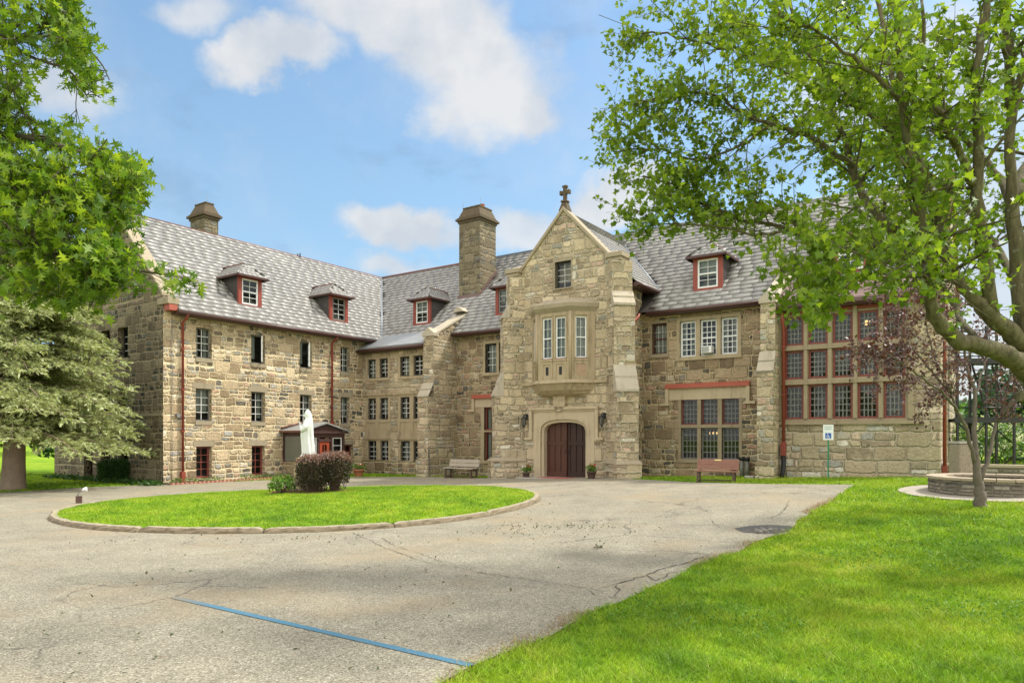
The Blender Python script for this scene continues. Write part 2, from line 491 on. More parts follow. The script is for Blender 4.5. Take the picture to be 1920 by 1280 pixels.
simple('dark_frame', (.045, .043, .036), .5, .2, 6)
simple('grey_frame', (.19, .185, .16), .5, .15, 6)
simple('white_paint', (.78, .78, .76), .4, .05, 6)
simple('muntin_pale', (.60, .60, .57), .5, .08, 6)
simple('lead_came', (.175, .18, .16), .5, .1, 8)
simple('red_sash', (.21, .055, .04), .5, .25, 6)
simple('wood_door', (.085, .032, .02), .45, .35, 5, .003, 14, stretch=(6, 6, .6))
simple('wood_door_dark', (.04, .018, .012), .5, .3, 5, .003, 14, stretch=(6, 6, .6))
simple('porch_brown', (.065, .033, .028), .5, .2, 5)
simple('porch_door', (.30, .06, .028), .4, .2, 6)
simple('porch_panel', (.17, .175, .145), .4, .15, 5)
simple('interior_shade', (.05, .047, .042), .9)  # darkness of the unlit room put into the colour of a shallow box
simple('room_wall', (.22, .185, .115), .9, .06, .5)
simple('curtain', (.42, .43, .40), .9, .15, 12, .01, 9, stretch=(6, 6, .3))
simple('black_iron', (.022, .022, .022), .45, .2, 20)
simple('steel_grey', (.20, .19, .18), .5, .2, 10)
simple('terracotta', (.40, .15, .08), .8, .15, 12)
simple('dark_pot', (.10, .06, .05), .7, .15, 12)
simple('soil', (.055, .035, .02), .95, .3, 20, .02, 30)
simple('mulch', (.13, .06, .035), .95, .4, 25, .02, 40)
simple('flower_red', (.55, .02, .025), .6, .2)
simple('flower_white', (.82, .82, .76), .6, .05)
simple('bench_grey', (.40, .345, .27), .7, .18, 5, .002, 30)
simple('bench_red', (.25, .115, .078), .6, .2, 5, .002, 30)
simple('bench_frame', (.10, .055, .045), .5, .2, 8)
simple('brass', (.60, .46, .2), .35, .1, metal=.8)
simple('statue_white', (.70, .71, .68), .55, .05, 4, .004, 25)
simple('sign_white', (.80, .82, .80), .4, .03)
simple('sign_blue', (.02, .10, .42), .4, .03)
simple('sign_green', (.02, .22, .10), .45, .05)
simple('concrete_bin', (.30, .25, .18), .9, .6, 30, .01, 60)
simple('brick_red', (.36, .16, .11), .85, .35, 7)
simple('coping_block', (.38, .31, .22), .85, .15, 5, .004, 40)
simple('paver', (.36, .32, .26), .9, .2, 4, .004, 40)
simple('plastic_white', (.76, .77, .75), .4, .04)
simple('clay_panel', (.40, .27, .175), .8, .2, 8)
simple('lantern_glass', (.16, .15, .13), .25, .2, 8)
simple('red_mat', (.40, .11, .09), .95, .15, 30)
simple('concrete', (.40, .365, .31), .9, .15, 5, .004, 30)
simple('bark_oak', (.10, .08, .055), .9, .35, 6, .02, 14)
simple('bark_spruce', (.27, .20, .15), .95, .35, 5, .05, 7, stretch=(1.6, 1.6, .8))
simple('bark_plum', (.15, .12, .095), .85, .35, 7, .012, 14)
simple('twig_brown', (.10, .06, .045), .9, .3, 9)
simple('rubber_black', (.02, .02, .02), .6)

# glass: clear sheet that mirrors the sky
m_, g = newmat('glass')
fr = g.n('Fresnel', None, IOR=1.52).outputs[0]
oc = g.n('TexCoord').outputs['Object']
nr = g.n('Bump', None, Strength=.1, Distance=.01, Height=g.noise(oc, 1.2, 1)['Fac']).outputs[0]
gl = g.n('BsdfGlossy', None, Color=(.75, .78, .80), Roughness=.03, Normal=nr)
tr = g.n('BsdfTransparent', None, Color=(.78, .82, .80))
mx = g.n('MixShader', None, _0=g.m('MULTIPLY_ADD', fr, .9, .0), _1=tr.outputs[0], _2=gl.outputs[0])
g.nt.links.new(mx.outputs[0], g.n('OutputMaterial').inputs[0]); M['glass'] = m_

def lamp_mat(name, color, strength):
    m_, g = newmat(name)
    e = g.n('Emission', None, Color=color, Strength=strength)
    g.nt.links.new(e.outputs[0], g.n('OutputMaterial').inputs[0]); M[name] = m_
lamp_mat('lamp_glow', (1.0, .60, .22), 1.1)

# leaves: diffuse + translucent, one random value per leaf
def leafmat(name, stops, trans=.45, gloss=.35, tcol=1.35, rough=.45):
    m_, g = newmat(name)
    a = g.n('Attribute', {'attribute_name': 'rnd'}).outputs['Fac']
    oc = g.n('TexCoord').outputs['Object']
    c = g.ramp(g.m('ADD', g.m('MULTIPLY', a, .7), g.m('MULTIPLY', g.noise(oc, .8, 2)['Fac'], .3)), stops)
    b = g.n('BsdfPrincipled'); g.put(b.inputs['Base Color'], c); g.put(b.inputs['Roughness'], rough); g.put(b.inputs['Specular IOR Level'], gloss)
    tc = g.mix(1.0, c, (tcol * 1.15, tcol * 1.1, tcol * .55), 'MULTIPLY')
    t = g.n('BsdfTranslucent', None, Color=tc)
    mx = g.n('MixShader', None, _0=trans, _1=b.outputs[0], _2=t.outputs[0])
    g.nt.links.new(mx.outputs[0], g.n('OutputMaterial').inputs[0]); M[name] = m_
leafmat('leaf_maple', [(.1, (.085, .155, .016)), (.5, (.16, .255, .022)), (.9, (.27, .355, .036))], .5)
leafmat('leaf_oak', [(.1, (.05, .115, .012)), (.5, (.14, .245, .018)), (.9, (.30, .40, .038))], .5)
leafmat('leaf_plum', [(.1, (.06, .014, .022)), (.5, (.12, .04, .05)), (.9, (.30, .21, .225))], .35, .7, 1.1)
leafmat('needle_spruce', [(.1, (.22, .255, .105)), (.5, (.40, .45, .215)), (.9, (.58, .62, .36))], .35, .3, 1.0)
leafmat('leaf_barberry', [(.1, (.025, .032, .012)), (.5, (.05, .048, .022)), (.9, (.10, .065, .045))], .25, .3, 1.0)
leafmat('leaf_barberry_tip', [(.1, (.15, .085, .075)), (.5, (.26, .145, .13)), (.9, (.38, .25, .22))], .3, .4, 1.0)
leafmat('leaf_shrub', [(.1, (.06, .14, .02)), (.5, (.12, .24, .03)), (.9, (.22, .33, .06))], .35)
leafmat('leaf_dark', [(.1, (.022, .06, .012)), (.5, (.04, .10, .018)), (.9, (.07, .15, .03))], .3)
leafmat('leaf_far', [(.1, (.06, .14, .03)), (.5, (.11, .21, .045)), (.9, (.17, .28, .07))], .3)
leafmat('leaf_pine', [(.1, (.035, .085, .045)), (.5, (.06, .13, .07)), (.9, (.10, .18, .10))], .25)
leafmat('petal_white', [(.1, (.55, .58, .42)), (.5, (.72, .74, .60)), (.9, (.82, .83, .75))], .3)
leafmat('litter', [(.1, (.03, .05, .012)), (.5, (.06, .09, .02)), (.9, (.11, .07, .03))], .1)

# lawn: soil and thatch under the blades; the blades share the patch pattern
def lawncol(g, bright):
    pos = g.n('NewGeometry').outputs['Position']
    f1 = g.noise(pos, .33, 5, .65)['Fac']
    f2 = g.noise(pos, 2.6, 5, .7)['Fac']
    f3 = g.noise(pos, 26.0, 4, .7)['Fac']
    c = g.ramp(g.m('ADD', g.m('MULTIPLY', f1, .55), g.m('MULTIPLY', f2, .45)),
               [(.34, (.08, .19, .014)), (.44, (.165, .295, .017)), (.53, (.245, .365, .022)), (.62, (.33, .395, .045)), (.74, (.41, .40, .11))])
    c = g.mix(1.0, c, g.ramp(f3, [(.25, .6 * bright), (.75, 1.35 * bright)]), 'MULTIPLY')
    return c, f3
m_, g = newmat('lawn')
c, f3 = lawncol(g, .95)
nr = g.n('Bump', None, Strength=.7, Distance=.03, Height=f3).outputs[0]
finish('lawn', m_, g, c, .95, nr, .1)
m_, g = newmat('blade')
a = g.n('Attribute', {'attribute_name': 'rnd'}).outputs['Fac']
c, f3 = lawncol(g, 1.15)
c = g.mix(1.0, c, g.ramp(a, [(0, .5), (.5, .95), (.85, 1.3), (1, 1.7)]), 'MULTIPLY')
c = g.mix(g.m('MULTIPLY', g.m('GREATER_THAN', a, .93), .6), c, (.40, .34, .15))
b = g.n('BsdfPrincipled'); g.put(b.inputs['Base Color'], c); g.put(b.inputs['Roughness'], .5); g.put(b.inputs['Specular IOR Level'], .25)
t = g.n('BsdfTranslucent', None, Color=g.mix(1.0, c, (1.3, 1.25, .6), 'MULTIPLY'))
mx = g.n('MixShader', None, _0=.35, _1=b.outputs[0], _2=t.outputs[0])
g.nt.links.new(mx.outputs[0], g.n('OutputMaterial').inputs[0]); M['blade'] = m_
leafmat('dry_blade', [(.1, (.20, .12, .06)), (.5, (.30, .20, .10)), (.9, (.40, .30, .16))], .2)

# asphalt: worn aggregate, dust, faint hairline cracks
m_, g = newmat('asphalt')
pos = g.n('NewGeometry').outputs['Position']
agg = g.n('TexVoronoi', {'feature': 'F1'}, Vector=pos, Scale=85.0)
ag = g.sepc(agg.outputs['Color'])[0]
f1 = g.noise(pos, .22, 5, .6)['Fac']; f2 = g.noise(pos, 1.3, 5, .65)['Fac']; f3 = g.noise(pos, 18.0, 4, .7)['Fac']
c = g.ramp(ag, [(0, (.115, .102, .074)), (.25, (.228, .206, .155)), (.7, (.302, .277, .212)), (.92, (.385, .355, .28)), (1, (.54, .505, .42))])
c = g.mix(1.0, c, g.ramp(f1, [(.3, (.88, .87, .86)), (.5, (.95, .94, .92)), (.7, (1.02, 1.01, .98))]), 'MULTIPLY')
c = g.mix(1.0, c, g.ramp(f2, [(.3, .82), (.7, 1.14)]), 'MULTIPLY')
c = g.mix(g.m('MULTIPLY', g.sstep(f3, .58, .72), .35), c, (.10, .085, .065))
tan = g.sstep(g.noise(g.vm('ADD', pos, (31, 7, 0)), .5, 4)['Fac'], .48, .68)
c = g.mix(g.m('MULTIPLY', tan, .4), c, (.32, .24, .14))
spk = g.sstep(g.noise(g.vm('ADD', pos, (3, 17, 0)), 9.0, 3, .5)['Fac'], .66, .72)
c = g.mix(g.m('MULTIPLY', spk, .5), c, (.14, .09, .05))
wp = g.vm('ADD', pos, g.vm('SCALE', g.noise(pos, 1.2, 4, .6)['Color'], scale=.9))
cr = g.n('TexVoronoi', {'feature': 'DISTANCE_TO_EDGE'}, Vector=wp, Scale=.42).outputs['Distance']
ck = g.m('MULTIPLY', g.sstep(cr, .010, .003), g.sstep(g.noise(g.vm('ADD', pos, (9, 2, 0)), .3, 3)['Fac'], .50, .60))
c = g.mix(g.m('MULTIPLY', ck, .6), c, (.07, .06, .05))
hh = g.m('ADD', g.m('MULTIPLY', agg.outputs['Distance'], -.8), g.m('MULTIPLY', f3, .6))
nr = g.n('Bump', None, Strength=.6, Distance=.008, Height=g.m('SUBTRACT', hh, ck)).outputs[0]
finish('asphalt', m_, g, c, .88, nr, .3)
simple('asphalt_dark', (.085, .078, .07), .85, .35, 10, .01, 60)
simple('crack_dark', (.085, .072, .058), .95, .3, 10)
m_, g = newmat('blue_line')
pos = g.n('NewGeometry').outputs['Position']
wr = g.sstep(g.noise(pos, 45.0, 4, .7)['Fac'], .50, .62)
xx = g.sep(g.n('TexCoord').outputs['Object'])[0]
fade = g.sstep(xx, .9, 0.0)
wr = g.m('MAXIMUM', g.m('MULTIPLY', wr, .55), g.m('MULTIPLY', fade, .9))
c = g.mix(wr, (.055, .175, .27), (.24, .21, .16))
finish('blue_line', m_, g, c, .8, None, .3)
m_, g = newmat('hill_green')
pos = g.n('NewGeometry').outputs['Position']
c = g.mix(g.noise(pos, .03, 5, .7)['Fac'], (.05, .10, .045), (.12, .19, .075))
nr = g.n('Bump', None, Strength=1.0, Distance=6.0, Height=g.noise(pos, .09, 5, .7)['Fac']).outputs[0]
finish('hill_green', m_, g, c, .95, nr, .1)

m_, g = newmat('bark_maple')
oc = g.n('TexCoord').outputs['Object']
st = g.vm('MULTIPLY', oc, (2.2, 2.2, .6))
f = g.noise(st, 7.0, 6, .65)['Fac']; big = g.noise(oc, 1.7, 4, .6)['Fac']
c = g.ramp(f, [(.3, (.055, .045, .026)), (.5, (.125, .105, .06)), (.72, (.19, .165, .10))])
lic = g.sstep(g.noise(oc, 6.0, 6, .7)['Fac'], .57, .64)
c = g.mix(g.m('MULTIPLY', lic, g.sstep(big, .45, .65)), c, (.33, .35, .25))
c = g.mix(g.m('MULTIPLY', g.sstep(g.noise(oc, 3.1, 4)['Fac'], .55, .7), .5), c, (.09, .095, .04))
nr = g.n('Bump', None, Strength=.9, Distance=.03, Height=g.m('ADD', f, g.m('MULTIPLY', lic, .3))).outputs[0]
finish('bark_maple', m_, g, c, .9, nr, .2)
leafmat('clover', [(.1, (.07, .17, .02)), (.5, (.12, .24, .03)), (.9, (.20, .32, .06))], .3, .15)
simple('rubble_grey', (.20, .185, .16), .95, .4, 20)
# ------------------------------------------------------------------ terrain
def grid_sheet(name, xs, ys, mat, lift=0.0, fn=gz):
    X, Y = np.meshgrid(xs, ys)
    V = np.stack([X, Y, fn(X, Y) + lift], -1).reshape(-1, 3)
    nx, ny = len(xs), len(ys)
    i = (np.arange(ny - 1)[:, None] * nx + np.arange(nx - 1)[None, :]).ravel()
    return np_mesh(name, V, np.stack([i, i + 1, i + nx + 1, i + nx], 1), mat)
def ground_fn(x, y):
    z = gz(x, y)
    far = np.hypot(x, y - 25)
    return z - 0.02 * np.clip(far - 60, 0, 400) * 0.12
xs = np.concatenate([[-1500, -700, -300, -150, -90], np.arange(-60, 61, 1.0), [90, 150, 300, 700, 1500]])
ys = np.concatenate([[-300, -100, -40], np.arange(-15, 71, 1.0), [90, 130, 200, 350, 700, 1500]])
tag(grid_sheet('ground', xs, ys, M['lawn'], 0.0, ground_fn), kind='structure')

def filled(name, outline, mat, lift, step=0.6, parent=None):
    """flat-ish sheet that follows the terrain inside an outline of (x, y)"""
    pts = [Vector(p) for p in outline]
    n = len(pts)
    xs_ = [p.x for p in pts]; ys_ = [p.y for p in pts]
    inner = []
    y = min(ys_)
    while y < max(ys_):
        x = min(xs_)
        while x < max(xs_):
            inside = False
            for i in range(n):
                a, b = pts[i], pts[(i + 1) % n]
                if (a.y > y) != (b.y > y) and x < (b.x - a.x) * (y - a.y) / (b.y - a.y) + a.x: inside = not inside
            if inside: inner.append(Vector((x, y)))
            x += step
        y += step
    v, e, f, *_ = delaunay_2d_cdt(pts + inner, [], [list(range(n))], 1, 1e-4)
    V = np.array([(p.x, p.y, float(gz(p.x, p.y)) + lift) for p in v])
    F = []
    for t in f:
        a, b, c = [v[i] for i in t]
        F.append(t if (b - a).cross(c - a) > 0 else t[::-1])
    return np_mesh(name, V, np.array(F), mat, parent)

def rough_line(pts, amp, seg=.35):
    out = []
    for a, b in zip(pts, pts[1:]):
        a, b = Vector(a), Vector(b)
        k = max(1, int((b - a).length / seg))
        for i in range(k):
            t = i / k
            out.append(a.lerp(b, t) + Vector((random.uniform(-amp, amp), random.uniform(-amp, amp))))
    out.append(Vector(pts[-1]))
    return out
edge_far = [gnd(u, v).xy for u, v in [(-700, 945), (-300, 934), (0, 924), (160, 914), (300, 908.5), (345, 906), (440, 903), (520, 899.5), (600, 896),
            (660, 894.5), (760, 894), (840, 894.5), (930, 897), (960, 896), (985, 893.5), (1150, 894), (1180, 898), (1300, 904.5), (1450, 908), (1603, 909)]]
edge_right = [gnd(u, v).xy for u, v in [(1603, 909), (1585, 922), (1545, 946), (1497, 976), (1478, 1000), (1440, 1008), (1375, 1036), (1300, 1064), (1215, 1104), (1160, 1132),
              (1090, 1160), (1030, 1190), (950, 1226), (890, 1253), (815, 1292), (700, 1360)]]
edge_right_r = rough_line([tuple(p) for p in edge_right], .05)
drive = [tuple(p) for p in edge_far] + [tuple(p) for p in edge_right_r[1:]] + [(-1.2, 1), (-3, -8), (-40, -8), (-40, 18)]
tag(filled('driveway', drive, M['asphalt'], 0.015), kind='structure')

def ribbon(mb, pts, w0, lift=0.024, jitter=.3):
    prev = None
    P = [Vector(p) for p in pts]
    for i, p in enumerate(P):
        t = (P[min(i + 1, len(P) - 1)] - P[max(i - 1, 0)]).normalized()
        nrm = Vector((-t.y, t.x))
        ww = w0 * (random.uniform(1 - jitter, 1 + jitter)) * (0.25 if i in (0, len(P) - 1) else 1)
        a, b = p + nrm * ww / 2, p - nrm * ww / 2
        cur = [(a.x, a.y, float(gz(a.x, a.y)) + lift), (b.x, b.y, float(gz(b.x, b.y)) + lift)]
        if prev: mb.face([prev[0], prev[1], cur[1], cur[0]])
        prev = cur
mb = MB()
for wd, line in [(.032, [(890, 1074), (930, 1080), (965, 1086), (1010, 1091), (1060, 1099), (1120, 1108)]),
                 (.028, [(1120, 1106), (1160, 1096), (1210, 1081), (1250, 1066), (1290, 1057), (1330, 1040)]),
                 (.026, [(1155, 1099), (1160, 1112), (1150, 1122), (1120, 1128)]), (.022, [(1215, 1080), (1230, 1092), (1260, 1076), (1300, 1068), (1340, 1048)]),
                 (.02, [(660, 1000), (690, 1012), (720, 1028), (760, 1042), (800, 1056), (850, 1064), (890, 1074)]), (.018, [(715, 1010), (740, 1026), (790, 1040), (830, 1056)]),
                 (.02, [(1480, 940), (1470, 960), (1440, 975)]), (.016, [(1330, 975), (1350, 990), (1372, 992)]), (.02, [(-40, 986), (0, 984), (40, 982), (82, 978)]),
                 (.018, [(1100, 1108), (1118, 1120), (1170, 1124)]), (.016, [(1000, 975), (1080, 976), (1160, 985), (1260, 983), (1370, 987)])]:
    q_ = [tuple(gnd(u, v).xy) for u, v in line]
    ribbon(mb, rough_line(q_, .028, .10), wd * .52, jitter=.7)
tag(mb.build('pavement_crack', M['crack_dark']), kind='structure')
patch = [gnd(u, v).xy for u, v in [(1377, 992), (1400, 987), (1440, 985.5), (1482, 988), (1484, 993), (1466, 1000), (1430, 1002), (1395, 999)]]
tag(filled('asphalt_patch', rough_line([tuple(p) for p in patch] + [tuple(patch[0])], .04, .25)[:-1], M['asphalt_dark'], 0.022, .4), kind='structure')
a, b = gnd(325, 1122).xy, gnd(884, 1251).xy
mb = MB(); L = (b - a).length; ang = math.atan2((b - a).y, (b - a).x)
for i in range(24):
    x0, x1 = L * i / 24, L * (i + 1) / 24
    w0_, w1_ = .040 + .004 * (i % 2), .040 + .004 * ((i + 1) % 2)
    mb.face([(x0, -w0_, 0), (x1, -w1_, 0), (x1, w1_, 0), (x0, w0_, 0)])
tag(mb.build('road_marking', M['blue_line'], loc=(a.x, a.y, .021), rz=ang), kind='structure')

# island: kerb stones round a mown circle
IC, IA, IB, IT = Vector((-5.15, 18.3)), 5.95, 5.2, R(12)
def isl_pt(an, off=0.0, f=1.0):
    x, y = (IA + off) * f * math.cos(an), (IB + off) * f * math.sin(an)
    return IC.x + x * math.cos(IT) - y * math.sin(IT), IC.y + x * math.sin(IT) + y * math.cos(IT)
def isl_rho(x, y):
    dx, dy = np.asarray(x) - IC.x, np.asarray(y) - IC.y
    return np.hypot((dx * math.cos(IT) + dy * math.sin(IT)) / IA, (-dx * math.sin(IT) + dy * math.cos(IT)) / IB)
mb = MB()
NS = 15; jit = lambda a_: random.uniform(-a_, a_)
for s_ in range(NS):
    a0, a1 = 2 * math.pi * s_ / NS + .003, 2 * math.pi * (s_ + 1) / NS - .003
    k = 22
    dz = jit(.012); dr = jit(.015); ring = []
    for i in range(k + 1):
        an = a0 + (a1 - a0) * i / k
        w_ = .75 if i in (0, k) else 1
        prof = [(.02 + dr, -.1), (dr + jit(.014), .03), (-.012 + dr + jit(.014), .07 + jit(.012)), (-.045 + dr + jit(.016), (.112 + dz + jit(.008)) * w_), (-.17 + dr, (.118 + dz + jit(.004)) * w_), (-.19 + dr, -.1)]
        row_ = []
        for r_, z_ in prof:
            x, y = isl_pt(an, r_); row_.append((x, y, float(gz(x, y)) + z_))
        ring.append(row_)
    for r0, r1 in zip(ring, ring[1:]):
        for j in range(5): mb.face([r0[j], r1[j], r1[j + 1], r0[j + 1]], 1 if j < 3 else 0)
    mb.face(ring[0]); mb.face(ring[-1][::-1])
tag(mb.build('kerb', [M['kerb_stone'], M['kerb_shaded_face']]), kind='structure')
def island_z(x, y):
    return gz(x, y) + .09 + .10 * np.clip(1 - isl_rho(x, y) ** 2, 0, 1)
V, Fc = [], []
NR, NA = 14, 72
for i in range(NR + 1):
    for j in range(NA):
        x, y = isl_pt(2 * math.pi * j / NA, -.12, i / NR)
        V.append((x, y, float(island_z(x, y))))
for i in range(NR):
    for j in range(NA):
        j2 = (j + 1) % NA
        Fc.append((i * NA + j, (i + 1) * NA + j, (i + 1) * NA + j2, i * NA + j2))
tag(np_mesh('island_lawn', V, Fc, M['lawn']), kind='structure')

# ------------------------------------------------------------------ the stone building (axes: x = p, y = q)
B = empty('stone_building', (BC.x, BC.y, 0), ROT)
tag(B, 'large L shaped fieldstone house with slate roofs and a gabled entrance', 'building')
K = 0.95                                           # roof pitch (rise / run)
EZ, RZ = 6.68, 11.4                                # eave and ridge heights
QM = 11.5                                          # main front wall
QB = 10.2                                          # front of the two projecting bays
QE, QR = 11.08, 16.05                              # main eave and ridge lines
PR = -4.62                                         # ridge line of the north wing
GQ, GP = 9.72, 11.92                               # entrance gable: wall plane, centre line
MP = 24.7                                          # far end of the main range
Lw = Plane(0, 0, 0, 1)                             # north wing, courtyard side: a = q
Ew = Plane(0, 0, 1, 0)                             # north wing, end wall: a = p
Mw = Plane(0, QM, 1, 0); Bw = Plane(0, QB, 1, 0); Gw = Plane(0, GQ, 1, 0)
Sw = Plane(14.5, 0, 0, 1)                          # side of the entrance block: a = q

def window(pl, a0, a1, z0, z1, nx, nz, frame='dark_frame', bars='muntin_pale', depth=.2, fw=.055, bw=.024, name='window', parent=None, curtain=0, meet=False,
           sill=None, lintel=None, box=.5, cz=.0, glass='glass'):
    """one glazed light: frame and bars in one mesh; pane, curtain, sill, lintel under it"""
    W = MB()
    pl.box(W, a0, a0 + fw, z0, z1, depth, depth + .06); pl.box(W, a1 - fw, a1, z0, z1, depth, depth + .06)
    pl.box(W, a0 + fw, a1 - fw, z1 - fw, z1, depth + .002, depth + .058); pl.box(W, a0 + fw, a1 - fw, z0, z0 + fw, depth + .002, depth + .058)
    i0, i1, j0, j1 = a0 + fw, a1 - fw, z0 + fw, z1 - fw
    for k in range(1, nx):
        x = i0 + (i1 - i0) * k / nx
        pl.box(W, x - bw / 2, x + bw / 2, j0, j1, depth + .018, depth + .042, 1)
    for k in range(1, nz):
        z = j0 + (j1 - j0) * k / nz
        b2 = bw
        if meet and k == nz // 2:
            pl.box(W, i0, i1, z - fw * .4, z + fw * .4, depth + .01, depth + .05, 0); continue
        pl.box(W, i0, i1, z - b2 / 2, z + b2 / 2, depth + .016, depth + .044, 1)
    o = W.build(name, [M[frame], M[bars]], parent or B)
    P_ = MB(); P_.face([pl(i0, j0, depth + .032), pl(i1, j0, depth + .032), pl(i1, j1, depth + .032), pl(i0, j1, depth + .032)])
    P_.build('pane', M[glass], o)
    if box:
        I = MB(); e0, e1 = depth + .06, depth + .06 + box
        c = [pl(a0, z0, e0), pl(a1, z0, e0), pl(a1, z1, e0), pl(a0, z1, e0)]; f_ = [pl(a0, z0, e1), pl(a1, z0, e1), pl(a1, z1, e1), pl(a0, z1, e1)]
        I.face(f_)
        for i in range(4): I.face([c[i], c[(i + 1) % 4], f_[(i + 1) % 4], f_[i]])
        I.build('interior_shade', M['interior_shade'], o)
    if curtain:
        C = MB(); n = 10; zc = j0 + (j1 - j0) * cz
        spans = {1: [(i0, i1)], 2: [(i0, i0 + (i1 - i0) * .3), (i1 - (i1 - i0) * .3, i1)], 3: [(i0, i0 + (i1 - i0) * .5)], 4: [(i0 + (i1 - i0) * .5, i1)]}[curtain]
        for s0, s1 in spans:
            for k in range(n):
                xa, xb = s0 + (s1 - s0) * k / n, s0 + (s1 - s0) * (k + 1) / n
                da, db = depth + .11 + .02 * (k % 2), depth + .11 + .02 * ((k + 1) % 2)
                C.face([pl(xa, zc, da), pl(xb, zc, db), pl(xb, j1, db), pl(xa, j1, da)])
        C.build('curtain', M['curtain'], o)
    if sill:
        S_ = MB(); pl.box(S_, a0 - .02, a1 + .02, z0 - .16, z0, -.03, depth + .03); S_.build('sill', M[sill], o)
    if lintel:
        S_ = MB(); pl.box(S_, a0 - .12, a1 + .12, z1, z1 + .22, -.012, depth + .03); S_.build('lintel', M[lintel], o)
    return o

# --- north wing: courtyard wall
holes = []
def lw(u0, v0, u1, v1):
    q0, zt = flank(u0, v0, 0); q1, _ = flank(u1, v0, 0); _, zb = flank(u0, v1, 0)
    return q0, q1, zb, zt
rows = [(lw(368, 612.5, 397, 670)[2:], [(368, 397), (471, 497), (562.5, 584.5), (638.5, 656)]),
        (lw(368, 727.6, 397, 788.5)[2:], [(367, 397), (471, 497), (562.5, 584.5), (638.8, 656)]),
        (lw(368, 836.7, 397, 896.5)[2:], [(368, 397), (472, 496.5), (646, 662)])]
wins = []
for ri, ((zb, zt), cols) in enumerate(rows):
    for u0, u1 in cols:
        q0, q1 = flank(u0, 700, 0)[0], flank(u1, 700, 0)[0]
        wins.append((ri, q0, q1, zb, zt)); holes.append((q0, q1, zb, zt))
mb = MB(); wall(mb, Lw, 0, QM, -.6, EZ + .1, holes, .24)
mb.build('wall', M['stone_wall'], B)
for i, (ri, q0, q1, zb, zt) in enumerate(wins):
    lint = 'lintel_stone' if ri > 0 else None
    if ri == 0 and i in (1, 2):                   # open casements
        o = window(Lw, q0, q1, zb, zt, 1, 1, 'grey_frame', 'grey_frame', .16, .05, curtain=3, cz=.15, sill='lintel_stone')
        S_ = MB(); hinge = q1 - .06
        T = Plane(*Lw(hinge, 0, .16)[:2], .75, -.5)
        w_ = (q1 - q0) - .1
        for (x0, x1, y0, y1) in ((0, .05, zb + .06, zt - .06), (w_ - .05, w_, zb + .06, zt - .06), (.05, w_ - .05, zb + .06, zb + .11), (.05, w_ - .05, zt - .11, zt - .06)):
            T.box(S_, x0, x1, y0, y1, -.02, .02)
        T.box(S_, w_ / 2 - .012, w_ / 2 + .012, zb + .11, zt - .11, -.01, .01)
        for k in range(1, 4):
            z = zb + .11 + (zt - zb - .22) * k / 4; T.box(S_, .05, w_ - .05, z - .012, z + .012, -.012, .012)
        S_.build('casement', M['white_paint'], o)
    elif ri == 2:
        window(Lw, q0, q1, zb, zt, 2, 4, 'red_sash', 'red_sash', .2, .075, .03, lintel=lint, sill=None)
    else:
        window(Lw, q0, q1, zb, zt, 2, 4, 'grey_frame', 'muntin_pale', .17, .055, .03, curtain=(2, 1, 3, 2, 1, 2)[i % 6], cz=(.0, .3, .1)[i % 3], sill='lintel_stone', lintel=lint)

# --- north wing: end wall with coped gable
holes = []
def ew(u0, v0, u1, v1):
    p0, zt = front(u0, v0, 0); p1, _ = front(u1, v0, 0); _, zb = front(u1, v1, 0)
    return p0, p1, zb, zt
cols = [(157.5, 173.5), (189, 206), (221, 240)]
ewins = []
zb1, zt1 = ew(222, 615, 240, 670)[2:]; zb2, zt2 = ew(222, 729, 240, 791)[2:]; zb3, zt3 = ew(220, 839, 240, 898)[2:]
for ri, (zb, zt) in enumerate(((zb1, zt1), (zb2, zt2), (zb3, zt3))):
    for u0, u1 in cols:
        p0, p1 = front(u0, 700, 0)[0], front(u1, 700, 0)[0]
        ewins.append((ri, p0, p1, zb, zt)); holes.append((p0, p1, zb, zt))
EL = -9.3
mb = MB(); wall(mb, Ew, EL, 0, -.6, 6.9, holes, .34)
PZ = 12.05
mb.face([Ew(EL, 6.9), Ew(0, 6.9), Ew(0, 7.2), Ew(PR, PZ), Ew(EL, 7.2)])
mb.face([Ew(0, 6.9, .0), Ew(0, 6.9, .35), Ew(0, 7.2, .35), Ew(0, 7.2)])
mb.face([Ew(EL, 7.0, .35), Ew(0, 7.0, .35), Ew(0, 7.2, .35), Ew(PR, PZ, .35), Ew(EL, 7.2, .35)][::-1])
mb.build('wall', M['stone_end'], B)
for ri, p0, p1, zb, zt in ewins:
    if ri == 2: window(Ew, p0, p1, zb, zt, 1, 3, 'wood_door_dark', 'wood_door_dark', .26, .06, .03, lintel='lintel_stone')
    else: window(Ew, p0, p1, zb, zt, 2, 4, 'dark_frame', 'muntin_pale', .24, .055, .03, curtain=2, sill='lintel_stone')
mb = MB(); Ew.box(mb, EL - .03, -.0, 2.62, 2.74, -.03, .0); mb.build('string_course', M['lintel_stone'], B)
# coping of that gable
def coping(mb, pl, a0, z0, a1, z1, d0, d1, th=.14):
    """sloped slab along the top of a gable"""
    mb.hexa([pl(a0, z0, d0), pl(a1, z1, d0), pl(a1, z1, d1), pl(a0, z0, d1)], [pl(a0, z0 + th, d0), pl(a1, z1 + th, d0), pl(a1, z1 + th, d1), pl(a0, z0 + th, d1)])
mb = MB()
coping(mb, Ew, PR, PZ, .02, 7.2, -.06, .44); coping(mb, Ew, EL - .02, 7.2, PR, PZ, -.06, .44)
Ew.box(mb, -.35, .42, 6.86, 7.12, -.05, .42)
mb.build('coping', M['coping'], B, .02)
mb = MB(); Ew.box(mb, .02, .40, EZ - .05, 6.98, .02, .34); mb.build('kneeler', M['red_flash'], B)
